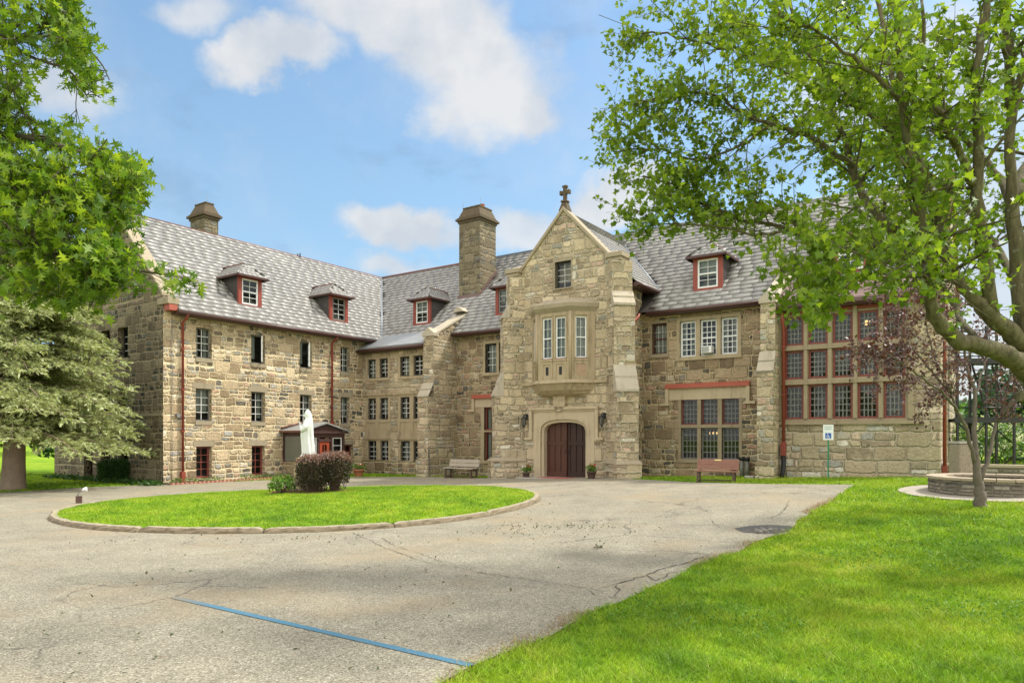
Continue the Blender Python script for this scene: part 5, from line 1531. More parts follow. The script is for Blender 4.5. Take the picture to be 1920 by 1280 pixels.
# statue on its stone pedestal with the clipped shrubs
SB = gnd(578, 931); SY = 20.9
st_ = at(578, 857, SY)
gzz = float(island_z(st_.x, st_.y)) if isl_rho(st_.x, st_.y) < 1 else float(gz(st_.x, st_.y))
ped = empty('statue_pedestal', (st_.x, st_.y, gzz - .05)); tag(ped, 'rough fieldstone pedestal under the white statue, half hidden by shrubs', 'pedestal')
Hp = st_.z - gzz + .05
mb = MB(); prof = [(.52, 0), (.47, .25), (.42, .55), (.38, .85), (.34, Hp - .1)]
rnd_ = random.Random(5); n = 10; rings = []
for r_, z in prof: rings.append([(r_ * (1 + rnd_.uniform(-.1, .1)) * math.cos(2 * math.pi * k / n), r_ * (1 + rnd_.uniform(-.1, .1)) * math.sin(2 * math.pi * k / n), z) for k in range(n)])
for a_, b_ in zip(rings, rings[1:]):
    for k in range(n): mb.face([a_[k], a_[(k + 1) % n], b_[(k + 1) % n], b_[k]])
mb.build('shaft', M['stone_brown'], ped)
mb = MB(); mb.lathe([(.36, Hp - .1), (.37, Hp - .02), (.33, Hp)], (0, 0, 0), 14, close=True); mb.build('cap_stone', M['limestone'], ped)
# statue: robed, veiled woman in profile to the left, hands joined
so = empty('statue', (st_.x, st_.y, st_.z), R(4)); tag(so, 'white stone statue of a veiled woman praying, facing left', 'statue')
mb = MB(); H = 1.44
# outline rows: z, x front (left, towards -x), x back, half depth
rows_ = [(0, -.22, .21, .19), (.04, -.23, .22, .20), (.10, -.18, .21, .19), (.20, -.18, .205, .19), (.35, -.19, .20, .185), (.50, -.20, .19, .18), (.62, -.215, .18, .18), (.72, -.215, .175, .185),
         (.80, -.20, .17, .19), (.88, -.185, .165, .195), (.96, -.17, .16, .195), (1.03, -.15, .155, .185), (1.09, -.13, .15, .16), (1.14, -.105, .14, .128), (1.19, -.10, .13, .115), (1.25, -.105, .12, .112), (1.31, -.115, .10, .105), (1.36, -.105, .075, .09), (1.41, -.06, .035, .055), (1.44, -.02, .0, .01)]
n = 40; ring = []
for z, xf, xb, hd in rows_:
    hd *= .86; xb *= .88
    cx, hx = (xf + xb) / 2, (xb - xf) / 2; r_ = []
    fold = .13 * max(0, 1 - z / 1.2) + .02
    for k in range(n):
        a = 2 * math.pi * k / n
        f = 1 + fold * (.6 * math.sin(a * 9 + 1.2 * math.sin(z * 3)) + .4 * math.sin(a * 5 + z * 4 + 1))
        if 1.16 < z < 1.38:                                   # the veil frames a recessed face
            fr_ = math.cos(a - math.pi)
            if fr_ > .75: f *= 1 - .32 * (fr_ - .75) / .25
        r_.append((cx + hx * f * math.cos(a), hd * f * math.sin(a), z))
    ring.append(r_)
for a_, b_ in zip(ring, ring[1:]):
    for k in range(n): mb.face([a_[k], a_[(k + 1) % n], b_[(k + 1) % n], b_[k]], 0, True)
mb.face(ring[0][::-1]); mb.build('robe', M['statue_white'], so)
mb = MB()                                                     # head with brow, nose, chin
hc = (-.045, 0, 1.265)
prof = [(-.085, .015), (-.078, .045), (-.06, .06), (-.03, .068), (0, .072), (.03, .072), (.06, .062), (.085, .03), (.092, .004)]
for (za, ra), (zb_, rb) in zip(prof, prof[1:]):
    for k in range(20):
        a0, a1 = 2 * math.pi * k / 20, 2 * math.pi * (k + 1) / 20
        def P_(a, r_, z):
            x = -r_ * 1.05 * math.cos(a); yy = r_ * .82 * math.sin(a)
            if abs(yy) < .014 and x < 0: x -= .020 * max(0, 1 - abs(z + .012) / .035) + .008 * max(0, 1 - abs(z + .052) / .012) + .006 * max(0, 1 - abs(z + .075) / .02)
            if x < 0 and .016 < abs(yy) < .04 and abs(z - .012) < .014: x += .010
            return (hc[0] + x, hc[1] + yy, hc[2] + z)
        mb.face([P_(a0, ra, za), P_(a1, ra, za), P_(a1, rb, zb_), P_(a0, rb, zb_)], 0, True)
mb.build('head', M['statue_white'], so)
mb = MB()                                                     # sleeves and joined hands
for s_ in (-1, 1):
    mb.tube([(-.02, s_ * .17, 1.02), (-.06, s_ * .185, .86), (-.13, s_ * .13, .80), (-.20, s_ * .055, .90), (-.225, s_ * .02, .96)], [.06, .07, .075, .05, .026], 10)
mb.build('sleeve', M['statue_white'], so)
mb = MB()
for s_ in (-1, 1):
    mb.tube([(-.215, s_ * .022, .935), (-.235, s_ * .014, .985), (-.248, s_ * .013, 1.02)], [.022, .022, .016], 8)
    for k in range(4):
        x = -.226 - .011 * k; L_ = (.045, .058, .062, .05)[k]
        mb.tube([(x - .004, s_ * .008, 1.0 + .004 * (3 - k)), (x - .014, s_ * .007, 1.02 + L_ * .6), (x - .016, s_ * .006, 1.015 + L_)], [.0085, .008, .005], 6)
    mb.tube([(-.215, s_ * .016, .985), (-.213, s_ * .012, 1.02), (-.217, s_ * .009, 1.04)], [.009, .008, .005], 6)
mb.build('hand', M['statue_white'], so)

# ------------------------------------------------------------------ leaves and plants
def leaf_shape(kind):
    if kind == 'maple':
        o_ = [(0, 0), (.10, .10), (.42, -.02), (.34, .22), (.56, .42), (.30, .48), (.26, .62), (.12, .66), (0, 1.0)]
    elif kind == 'oak':
        o_ = [(0, 0), (.03, .16), (.20, .14), (.06, .30), (.42, .36), (.36, .44), (.07, .50), (.40, .70), (.10, .74), (0, 1.08)]
    elif kind == 'oval':
        o_ = [(0, 0), (.26, .3), (.28, .6), (0, 1.0)]
    return np.array(o_ + [(-x, y) for x, y in o_[-2:0:-1]])
def leaves(name, pts, size, kind, mat, parent, up=.55, rnd=None, droop=.3, sizes=None):
    """one flat lobed face per leaf, scattered through the crown"""
    pts = np.asarray(pts, float); n = len(pts)
    S_ = leaf_shape(kind); k = len(S_)
    ax = rng.normal(size=(n, 3)); ax[:, 2] -= droop; ax /= np.linalg.norm(ax, axis=1)[:, None]
    nr_ = rng.normal(size=(n, 3)) * (1 - up); nr_[:, 2] += up
    nr_ -= ax * (nr_ * ax).sum(1)[:, None]; nr_ /= np.linalg.norm(nr_, axis=1)[:, None] + 1e-9
    sd_ = np.cross(ax, nr_)
    sz = size * rng.uniform(.65, 1.2, n) if sizes is None else sizes
    cv = (np.abs(S_[:, 0])) * .35
    V = pts[:, None, :] + sz[:, None, None] * (S_[None, :, 0, None] * sd_[:, None, :] + S_[None, :, 1, None] * ax[:, None, :] + (cv - .25 * S_[:, 1] ** 2)[None, :, None] * nr_[:, None, :])
    F = np.arange(n * k).reshape(n, k)
    return np_mesh(name, V.reshape(-1, 3), F, M[mat], parent, rng.random(n) if rnd is None else rnd)

def polyline(pts, n):
    """n points along a smooth curve through pts"""
    P = np.array([tuple(p) for p in pts], float)
    if len(P) == 2: return P[0] + (P[1] - P[0]) * np.linspace(0, 1, n)[:, None]
    Q = np.vstack([2 * P[0] - P[1], P, 2 * P[-1] - P[-2]])
    out = []
    for t in np.linspace(0, len(P) - 1 - 1e-6, n):
        i = int(t); f = t - i; a, b, c, d_ = Q[i], Q[i + 1], Q[i + 2], Q[i + 3]
        out.append(.5 * ((2 * b) + (c - a) * f + (2 * a - 5 * b + 4 * c - d_) * f * f + (3 * b - a - 3 * c + d_) * f ** 3))
    return np.array(out)
def rdir():
    v = rng.normal(size=3); return v / np.linalg.norm(v)
def twigs(mb, limb, r0, r1, n2, len2, n3, len3, nleaf, L, start=.25, spread=.8, upb=.1, lsp=.12, keep=None):
    """side branches and twigs along a limb; leaf positions go to L"""
    n = len(limb)
    for _ in range(n2):
        t = rng.uniform(start, 1) ** .85; i = min(int(t * (n - 1)), n - 2)
        base = limb[i]; tan_ = limb[i + 1] - limb[i]; tan_ = tan_ / (np.linalg.norm(tan_) + 1e-9)
        dr = tan_ * .7 + rdir() * spread; dr[2] += upb; dr /= np.linalg.norm(dr)
        ln = len2 * rng.uniform(.5, 1.15) * (1 - .35 * t)
        pts = [base]
        for k in range(4):
            dr = dr + rdir() * .16; dr[2] -= .03; dr /= np.linalg.norm(dr); pts.append(pts[-1] + dr * ln / 4)
        if keep is not None and not keep(pts[-1]): continue
        rr = (r0 + (r1 - r0) * t) * .42
        mb.tube([tuple(p) for p in pts], [max(rr * (1 - k / 5), .004) for k in range(5)], 5, cap=False)
        for _ in range(n3):
            j = rng.integers(1, 5); f = rng.random()
            b0 = pts[j - 1] * (1 - f) + pts[j] * f
            d3 = dr * .6 + rdir() * .75; d3 /= np.linalg.norm(d3)
            l3 = len3 * rng.uniform(.5, 1.2); e = b0 + d3 * l3
            if keep is not None and not keep(e): continue
            mb.tube([tuple(b0), tuple((b0 + e) / 2 + rdir() * .02), tuple(e)], [max(rr * .35, .0035), .003, .002], 3, cap=False)
            for _ in range(nleaf):
                f = rng.uniform(.25, 1.1); L.append(b0 + (e - b0) * f + rdir() * lsp * rng.random())

# maple on the right: trunk just outside the frame, limbs reaching over the lawn
mt = empty('maple_tree', (7.3, 8.9, float(gz(7.3, 8.9)))); tag(mt, 'large green maple with many grey limbs reaching in from the right', 'tree')
inv = np.array(mt.location)
def A(pts): return [np.array(at(u, v, Y)) - inv for u, v, Y in pts]
limbs = [
    ([(2040, 1110, 8.9), (2010, 930, 8.85), (1962, 790, 8.8), (1934, 680, 8.8), (1912, 540, 8.8), (1898, 380, 8.9), (1893, 200, 9.0), (1886, 0, 9.1), (1890, -250, 9.3)], .21, .06, 8, .6),
    ([(1930, 700, 8.8), (1895, 670, 8.6), (1845, 650, 8.4), (1790, 632, 8.3), (1752, 585, 8.2), (1740, 525, 8.1), (1728, 440, 8.0), (1712, 330, 7.8), (1696, 200, 7.6), (1680, 40, 7.4)], .135, .03, 14, .45),
    ([(1922, 650, 8.8), (1880, 612, 8.7), (1855, 590, 8.6), (1820, 552, 8.6), (1785, 510, 8.7), (1772, 470, 8.8), (1758, 410, 9.0), (1730, 320, 9.2), (1705, 250, 9.4), (1670, 120, 9.6), (1640, -40, 9.8)], .12, .03, 14, .4),
    ([(1775, 475, 8.8), (1725, 450, 9.1), (1660, 420, 9.4), (1615, 362, 9.7), (1598, 318, 9.8), (1580, 255, 10.0), (1548, 175, 10.2), (1495, 50, 10.5), (1470, -60, 10.6)], .075, .02, 16, .2),
    ([(1860, 592, 8.6), (1842, 455, 8.4), (1830, 350, 8.3), (1834, 250, 8.2), (1826, 190, 8.1), (1836, 90, 8.0), (1856, -20, 7.9)], .085, .035, 10, .3),
    ([(1738, 500, 8.1), (1700, 474, 8.3), (1635, 462, 8.6), (1560, 466, 9.0), (1485, 430, 9.4), (1410, 414, 9.7), (1340, 394, 10.0), (1270, 352, 10.2), (1205, 330, 10.3)], .05, .012, 26, .15),
    ([(1600, 315, 9.8), (1530, 262, 9.9), (1450, 233, 10.0), (1395, 215, 10.1), (1340, 180, 10.2), (1260, 175, 10.3), (1180, 200, 10.3)], .042, .01, 26, .15),
    ([(1555, 190, 10.2), (1480, 140, 10.3), (1400, 100, 10.4), (1310, 80, 10.5), (1230, 60, 10.5), (1170, 70, 10.5)], .035, .01, 22, .1),
    ([(1495, 50, 10.5), (1430, 0, 10.6), (1350, -40, 10.7), (1260, -60, 10.8), (1180, -90, 10.8)], .03, .01, 14, .1),
    ([(1560, 466, 9.0), (1520, 500, 8.6), (1485, 545, 8.3), (1455, 590, 8.1)], .02, .006, 16, .2),
    ([(1700, 474, 8.3), (1640, 500, 7.9), (1580, 540, 7.7), (1540, 580, 7.6)], .022, .006, 18, .2),
    ([(1740, 525, 8.1), (1720, 500, 7.6), (1690, 500, 7.3), (1660, 520, 7.1)], .02, .006, 5, .2),
    ([(1450, 233, 10.0), (1390, 270, 10.1), (1310, 300, 10.2), (1230, 280, 10.2), (1150, 285, 10.2)], .025, .008, 20, .1),
    ([(1485, 430, 9.4), (1420, 440, 9.5), (1340, 425, 9.6), (1260, 420, 9.7), (1195, 425, 9.7)], .022, .007, 14, .1),
    ([(1730, 320, 9.2), (1660, 240, 9.0), (1600, 190, 8.8), (1540, 130, 8.6), (1480, 60, 8.5)], .035, .01, 18, .1),
    ([(1696, 200, 7.6), (1650, 150, 7.5), (1590, 100, 7.4), (1530, 60, 7.3), (1450, 20, 7.2)], .03, .01, 14, .1),
    ([(1830, 350, 8.3), (1790, 270, 8.0), (1755, 190, 7.8), (1735, 100, 7.7), (1728, 0, 7.6)], .05, .015, 12, .1),
    ([(1898, 380, 8.9), (1870, 330, 9.6), (1800, 250, 10.2), (1720, 170, 10.8), (1640, 90, 11.2), (1560, 0, 11.6)], .06, .015, 22, .15),
    ([(1912, 540, 8.8), (1880, 480, 9.8), (1820, 400, 10.6), (1750, 330, 11.2), (1680, 300, 11.6), (1600, 280, 12.0)], .06, .015, 22, .15),
    ([(1840, 650, 8.4), (1800, 600, 9.4), (1780, 560, 10.0), (1740, 500, 10.5), (1690, 440, 10.9), (1620, 400, 11.3), (1540, 380, 11.6)], .045, .012, 18, .3),
    ([(1893, 200, 9.0), (1930, 100, 8.6), (1960, 0, 8.3), (1990, -150, 8.0)], .06, .02, 8, .1),
    ([(1912, 540, 8.8), (1990, 400, 8.6), (2080, 280, 8.4), (2200, 150, 8.2), (2350, 50, 8.0)], .10, .02, 14, .2),
    ([(1928, 660, 8.8), (2010, 560, 9.2), (2110, 470, 9.8), (2250, 380, 10.4)], .09, .02, 10, .25),
    ([(1898, 380, 8.9), (1960, 240, 10.4), (2040, 100, 11.4), (2100, -100, 12.4)], .08, .02, 10, .2),
    ([(1890, -250, 9.3), (1850, -420, 9.0), (1760, -560, 8.8), (1640, -650, 8.6)], .08, .02, 10, .0),
    ([(1640, -40, 9.8), (1560, -160, 10.0), (1480, -240, 10.2), (1380, -280, 10.4)], .03, .01, 10, .0),
]
mb = MB(); ML = []
# the crown keeps clear of the open sky left of it and the hall window below it
poly_keep = [(1120, 0), (1105, 60), (1150, 110), (1098, 215), (1096, 320), (1125, 420), (1195, 470), (1290, 430), (1400, 490), (1430, 570), (1480, 615), (1545, 622), (1590, 540), (1665, 560), (1760, 600), (1800, 720), (2600, 720), (2600, -900), (1120, -900)]
def in_poly(x, y, P):
    c = False; n = len(P)
    for i in range(n):
        (x0, y0), (x1, y1) = P[i], P[(i + 1) % n]
        if (y0 > y) != (y1 > y) and x < (x1 - x0) * (y - y0) / (y1 - y0) + x0: c = not c
    return c
def keep_maple(p):
    q_ = p + inv
    return q_[1] > 4.5 and in_poly(960 + F_PX * q_[0] / q_[1], HOR - F_PX * (q_[2] - CAM_H) / q_[1], poly_keep)
for pts, r0, r1, n2, st0 in limbs:
    C_ = polyline(A(pts), max(10, len(pts) * 4))
    C_[1:-1] += rng.normal(size=(len(C_) - 2, 3)) * .012
    nn_ = len(C_)
    rad = [r0 + (r1 - r0) * (i / (nn_ - 1)) ** (.5 if r0 > .2 else .75) for i in range(nn_)]
    if r0 > .2: rad = [.06 + .15 * max(0, 1 - i / (nn_ - 1) / .66) ** .8 for i in range(nn_)]
    if r0 > .2: rad = [r_ * (1 + .5 * max(0, 1 - i / 3)) for i, r_ in enumerate(rad)]
    mb.tube([tuple(p) for p in C_], rad, 12 if r0 > .05 else 8)
    twigs(mb, C_, r0, r1, int(n2 * 1.25), 1.15, 7, .42, 9, ML, max(.12, st0), keep=keep_maple)
# stubs of sawn limbs
s0 = np.array(at(1922, 745, 8.75)) - inv; mb.tube([tuple(s0), tuple(s0 + np.array([-.16, -.12, .01]))], [.085, .06], 10)
mb.build('trunk', M['bark_maple'], mt)
ML = [p for p in ML if rng.random() < .97]
leaves('crown', ML, .085, 'maple', 'leaf_maple', mt)

# oak reaching in from the left
ot = empty('oak_tree', (-7.2, 6.4, 0)); tag(ot, 'near oak branch with lobed bright green leaves hanging in from the left', 'tree')
inv = np.array(ot.location)
limbs = [([(-560, 1300, 6.4), (-570, 900, 6.4), (-565, 500, 6.4), (-575, 100, 6.4), (-590, -300, 6.4)], .28, .14, 0, 0),
    ([(-565, 450, 6.4), (-300, 400, 6.2), (-100, 365, 6.1), (0, 360, 6.0), (60, 370, 5.9), (135, 384, 5.8), (220, 352, 5.8), (270, 345, 5.8)], .09, .008, 26, .45),
    ([(-565, 600, 6.4), (-300, 520, 6.0), (-100, 480, 5.8), (0, 470, 5.6), (80, 478, 5.5), (160, 492, 5.5), (230, 490, 5.5)], .07, .007, 24, .5),
    ([(0, 360, 6.0), (90, 420, 6.0), (200, 490, 6.0), (270, 508, 6.0), (330, 518, 6.0), (372, 527, 6.0)], .02, .005, 16, .3),
    ([(-572, 300, 6.4), (-300, 260, 6.5), (-80, 250, 6.4), (0, 252, 6.3), (70, 262, 6.3), (150, 285, 6.2), (215, 300, 6.2), (262, 322, 6.2)], .06, .006, 22, .5),
    ([(-580, 100, 6.4), (-300, 70, 6.6), (-90, 62, 6.6), (0, 66, 6.5), (45, 68, 6.5), (90, 40, 6.5), (120, 20, 6.5), (150, 0, 6.5)], .06, .007, 18, .5),
    ([(0, 70, 6.5), (60, 108, 6.5), (125, 130, 6.4), (150, 160, 6.4), (165, 185, 6.4)], .02, .005, 16, .25),
    ([(60, 68, 6.5), (110, 70, 6.5), (160, 90, 6.4), (190, 120, 6.4), (205, 150, 6.4)], .016, .005, 14, .2),
    ([(0, 72, 6.5), (20, 130, 6.4), (30, 190, 6.4), (60, 225, 6.4)], .014, .005, 7, .3),
    ([(-200, 480, 5.9), (-60, 520, 5.6), (30, 530, 5.5), (110, 530, 5.4), (190, 520, 5.4)], .03, .006, 16, .4),
    ([(-200, 250, 6.3), (-60, 310, 6.1), (30, 330, 6.0), (110, 330, 6.0), (180, 325, 6.0)], .03, .006, 16, .4)]
poly_keep = [(-900, -300), (155, -300), (165, 30), (195, 90), (215, 150), (195, 205), (130, 165), (70, 130), (75, 160), (50, 205), (75, 235), (140, 235), (270, 290), (285, 350), (285, 400), (255, 440), (270, 485), (385, 520), (380, 545), (290, 545), (220, 540), (200, 580), (100, 585), (0, 600), (-900, 700)]
def keep_oak(p):
    q_ = p + inv
    return q_[1] > 3.5 and in_poly(960 + F_PX * q_[0] / q_[1], HOR - F_PX * (q_[2] - CAM_H) / q_[1], poly_keep)
mb = MB(); OL = []
for pts, r0, r1, n2, st0 in limbs:
    C_ = polyline(A(pts), max(10, len(pts) * 3)); nn_ = len(C_)
    mb.tube([tuple(p) for p in C_], [r0 + (r1 - r0) * (i / (nn_ - 1)) ** .7 for i in range(nn_)], 8)
    twigs(mb, C_, r0, r1, int(n2 * 1.2), .55, 6, .26, 7, OL, st0, keep=keep_oak, lsp=.09, upb=.0)
    if r0 > .05 and n2: twigs(mb, C_[:int(nn_ * .55)], r0, .03, 26, 1.0, 7, .34, 8, OL, .15, keep=keep_oak, lsp=.12, upb=.0)
mb.build('trunk', M['bark_oak'], ot)
OL = [p for p in OL if rng.random() < .97]
leaves('crown', OL, .094, 'oak', 'leaf_oak', ot, up=.18, droop=.5)

# spruce at the left
def sprays(pts, dirs, size, n=5):
    """feathery flat needle sprays: n thin blades to a spray"""
    V, F = [], []
    N = len(pts); pts = np.asarray(pts); dirs = np.asarray(dirs)
    sd_ = np.cross(dirs, (0, 0, 1.0)); sd_ /= np.linalg.norm(sd_, axis=1)[:, None] + 1e-9
    up_ = np.cross(sd_, dirs)
    out = []
    for k in range(n):
        f = (k - (n - 1) / 2) / ((n - 1) / 2) if n > 1 else 0
        a = f * 1.0 + rng.normal(size=N) * .25
        dv = dirs * np.cos(a)[:, None] + sd_ * np.sin(a)[:, None] + up_ * (rng.normal(size=N) * .28)[:, None]
        ln = size * (1 - .4 * abs(f)) * rng.uniform(.7, 1.25, N)
        b0 = pts + dirs * (size * .35 * (1 - abs(f)))[..., None] if np.ndim(size) else pts + dirs * size * .35 * (1 - abs(f))
        e = b0 + dv * ln[:, None]
        wv_ = np.cross(dv, rng.normal(size=(N, 3))); wv_ /= np.linalg.norm(wv_, axis=1)[:, None] + 1e-9
        wd = .16 * ln
        m_ = b0 + dv * (ln * .45)[:, None]
        out.append(np.stack([b0, m_ + wv_ * wd[:, None], e, m_ - wv_ * wd[:, None]], 1))
    return np.concatenate(out)
sp = gnd(25, 918)
spt = empty('spruce_tree', sp); tag(spt, 'pale grey green spruce with drooping sprays and a thick bare trunk', 'tree')
mb = MB(); Ht = 11.0
mb.tube([(0, 0, -.1), (0, 0, .15), (.02, 0, .9), (.06, 0, 2), (.0, 0, 5), (0, 0, 8), (0, 0, Ht)], [.46, .38, .34, .31, .2, .1, .02], 14)
P_s, D_s = [], []
for k in range(270):
    z = 1.75 + (Ht - 2.2) * rng.random() ** 1.15
    L_ = (4.25 * (1 - (z - 1.2) / (Ht - .6)) ** .8 + .25) * rng.uniform(.8, 1.05)
    a = rng.uniform(0, 2 * math.pi)
    dx = np.array([math.cos(a), math.sin(a), 0]); pts = []
    for i in range(9):
        t = i / 8; pts.append(dx * L_ * t + np.array([0, 0, z + .35 * t * (1 - t) * L_ * .5 - .13 * L_ * t * t]))
    mb.tube([tuple(p) for p in pts], [.05 * (1 - .9 * i / 8) * (L_ / 4 + .3) for i in range(9)], 5, cap=False)
    side = np.cross(dx, (0, 0, 1.0))
    for i in range(2, 9):
        t = i / 8
        for s_ in (-1, 1):
            for q_ in range(2):
                ln = L_ * .30 * (1.15 - t) + .25
                dv = dx * .75 + side * s_ * .85 + np.array([0, 0, -.12 - .3 * rng.random()]) + rdir() * .25; dv /= np.linalg.norm(dv)
                nsp = max(2, int(ln / .105))
                for j in range(nsp):
                    f = (j + rng.random()) / nsp
                    P_s.append(pts[i] + dv * ln * f + rdir() * .05); D_s.append(dv + rdir() * .4 + np.array([0, 0, -.1]))
                if q_ == 0 and rng.random() < .6: mb.tube([tuple(pts[i]), tuple(pts[i] + dv * ln)], [.009, .003], 3, cap=False)
D_s = np.array(D_s); D_s /= np.linalg.norm(D_s, axis=1)[:, None]
mb.build('trunk', M['bark_spruce'], spt)
q_ = sprays(P_s, D_s, .165, 7)
np_mesh('crown', q_.reshape(-1, 3), np.arange(len(q_) * 4).reshape(-1, 4), M['needle_spruce'], spt, rng.random(len(q_)))

# generic broad crown for trees standing further off
def far_tree(name, label, xy, h, r, kind='leaf_far', trunk=.2, clear=.25, n=2600, size=.3, cat='tree', group=None, conical=False):
    z0 = float(ground_fn(*xy)); o = empty(name, (xy[0], xy[1], z0)); tag(o, label, cat, group)
    mb = MB(); mb.tube([(0, 0, -.3), (.05, 0, h * .3), (0, .05, h * .6), (0, 0, h * .92)], [trunk * 1.3, trunk, trunk * .6, trunk * .12], 8)
    pts = []
    if conical:
        for _ in range(n):
            t = rng.random() ** .7; z = h * (clear + (1 - clear) * (1 - t)); rr = r * t * (.75 + .3 * math.sin(z * 4.2)) * math.sqrt(rng.uniform(.15, 1)); a = rng.uniform(0, 6.283)
            pts.append((rr * math.cos(a), rr * math.sin(a), z - .1 * rr))
    else:
        lob = [(rng.normal(size=3) * (r * .5, r * .5, h * .16) + (0, 0, h * (.5 + clear * .5)), r * rng.uniform(.3, .55)) for _ in range(16)]
        for c, rr in lob:
            mb.tube([(0, 0, h * .35), tuple(c * .7 + np.array([0, 0, h * .08])), tuple(c)], [trunk * .4, trunk * .2, .02], 5, cap=False)
            m_ = n // 16; v = rng.normal(size=(m_, 3)); v /= np.linalg.norm(v, axis=1)[:, None]
            v *= (rr * rng.uniform(.55, 1.05, m_))[:, None]; v[:, 2] *= .75
            pts += list(c + v)
    mb.build('trunk', M['bark_oak'], o)
    leaves('crown', np.array(pts), size, 'oval', kind, o, up=.5)
    return o

# clipped barberry shrubs behind the statue
def clipped(name, label, ctr, rx, ry, z0, z1, body, tip, n, parent_group=None, stems=14, flare=.55, size=.045, top_mat=None):
    o = empty(name, ctr); tag(o, label, 'shrub', parent_group)
    mb = MB()
    for k in range(stems):
        a = rng.uniform(0, 6.28); r_ = math.sqrt(rng.random()) * .6
        e = np.array([rx * .95 * math.cos(a) * rng.uniform(.4, 1), ry * .95 * math.sin(a) * rng.uniform(.4, 1), z1 * .9])
        mb.tube([(rx * r_ * flare * .6 * math.cos(a), ry * r_ * flare * .6 * math.sin(a), -.05), tuple(e * (.6, .6, .45)), tuple(e)], [.014, .010, .005], 4, cap=False)
    if stems: mb.build('stems', M['twig_brown'], o)
    pts, tops = [], []
    while len(pts) < n:
        v = rng.uniform(-1, 1, 3); t = (v[2] + 1) / 2
        s_ = flare + (1 - flare) * min(1, t * 2.2)
        pw = abs(v[0] / s_) ** 3.2 + abs(v[1] / s_) ** 3.2
        if pw > 1: continue
        lim = 1 - .16 * (pw ** 1.5)
        if t > lim: continue
        edge = pw > .45 or t > lim - .18
        if not edge and rng.random() > .25: continue
        if t < .22 and rng.random() > .35: continue
        pts.append((v[0] * rx, v[1] * ry, z0 + (z1 - z0) * t + rng.normal() * .02))
        if top_mat and t > lim - .10 + rng.normal() * .03: tops.append(len(pts) - 1)
    P = np.array(pts); mk = np.zeros(len(P), bool); mk[tops] = True
    leaves('foliage', P[~mk], size, 'oval', body, o, up=.3)
    if top_mat:
        T_ = P[mk] + (0, 0, .015)
        leaves('tip_leaves', T_, size * 1.1, 'oval', top_mat, o, up=.4, droop=-.5)
    return o
def isl(u, v, Y): 
    x = (u - 960) / F_PX * Y; return Vector((x, Y, float(island_z(x, Y))))
clipped('clipped_shrub', 'dark clipped shrub with purple top beside the pedestal, left of its pair', isl(588, 930, 20.2), .46, .5, .02, 1.08, 'leaf_barberry', None, 5200, 'clipped shrubs on the island', 40, .78, .05, 'leaf_barberry_tip')
clipped('clipped_shrub', 'purple tinged clipped shrub with bare stems, right of its pair', isl(628, 930, 20.4), .44, .5, .02, 1.15, 'leaf_barberry', None, 5200, 'clipped shrubs on the island', 55, .62, .05, 'leaf_barberry_tip')
mb = MB(); c = isl(590, 930, 20.5)
mb.lathe([(1.35, .0), (1.2, .05), (.6, .06), (.01, .06)], (c.x, c.y, c.z - .02), 30, sx=1, sy=.62); tag(mb.build('mulch_bed', M['mulch']), 'reddish mulch bed under the statue shrubs', kind='stuff')
o = empty('leafy_bush', isl(531, 934, 19.9)); tag(o, 'low bright green leafy bush left of the pedestal', 'bush')
pts = []; mb = MB()
for k in range(34):
    a = rng.uniform(0, 6.28); e = np.array([.36 * math.cos(a) * rng.random() ** .5, .28 * math.sin(a), .18 + .30 * rng.random()])
    mb.tube([(0, 0, 0), tuple(e * .6), tuple(e)], [.008, .006, .004], 4, cap=False)
    for _ in range(16): pts.append(e + rng.normal(size=3) * .05)
mb.build('stems', M['twig_brown'], o); leaves('foliage', pts, .085, 'oval', 'leaf_shrub', o, up=.5)
# box hedge cube, ferny strip at the end wall
hb = gnd(197, 905)
o = clipped('box_shrub', 'square clipped dark green shrub in front of the end wall', hb + Vector((.1, .6, 0)), .62, .55, -.05, .92, 'leaf_dark', None, 9000, None, 10, .8, .06)
mb_p = []
for k in range(1500):
    u = rng.uniform(100, 300); p, _ = front(u, 900, -.5); q = -.15 - rng.random() * .8
    x, y = to_xy(p, q); mb_p.append((x, y, float(gz(x, y)) + rng.random() * .16))
tag(leaves('groundcover', mb_p, .13, 'oval', 'leaf_dark', None, up=.5), 'low dark green ground cover along the end wall', kind='stuff')
# brick edging of the flower strip, small plants in it
mb = MB()
q = -.1
while q < 5.3:
    p = .62 + .05 * math.sin(q); 
    mb.hexa([(p, q, -.05), (p + .10, q + .02, -.05), (p + .10, q + .13, -.05), (p, q + .11, -.05)], [(p - .04, q + .07, .10 + random.uniform(-.015, .015)), (p + .06, q + .09, .10), (p + .06, q + .2, .07), (p - .04, q + .18, .07)]); q += .175
e_ = mb.build('brick_edging', M['brick_red'], None, .006, loc=(BC.x, BC.y, 0), rz=ROT); tag(e_, 'row of tilted red bricks edging the strip by the north wall', 'edging')
mb = MB(); mb.box(.02, .6, -.1, 5.35, -.1, .035); tag(mb.build('planting_strip', M['soil'], None, loc=(BC.x, BC.y, 0), rz=ROT), kind='structure')
pts = []
for k in range(900):
    q = rng.uniform(.2, 5.2); p = rng.uniform(.1, .55)
    if math.sin(q * 4.1) + math.sin(q * 1.7) < -.3: continue
    x, y = to_xy(p, q); pts.append((x, y, .05 + rng.random() * .16))
tag(leaves('strip_plants', pts, .07, 'oval', 'leaf_shrub', None, up=.4), 'small seedlings growing in the strip beside the north wall', kind='stuff')

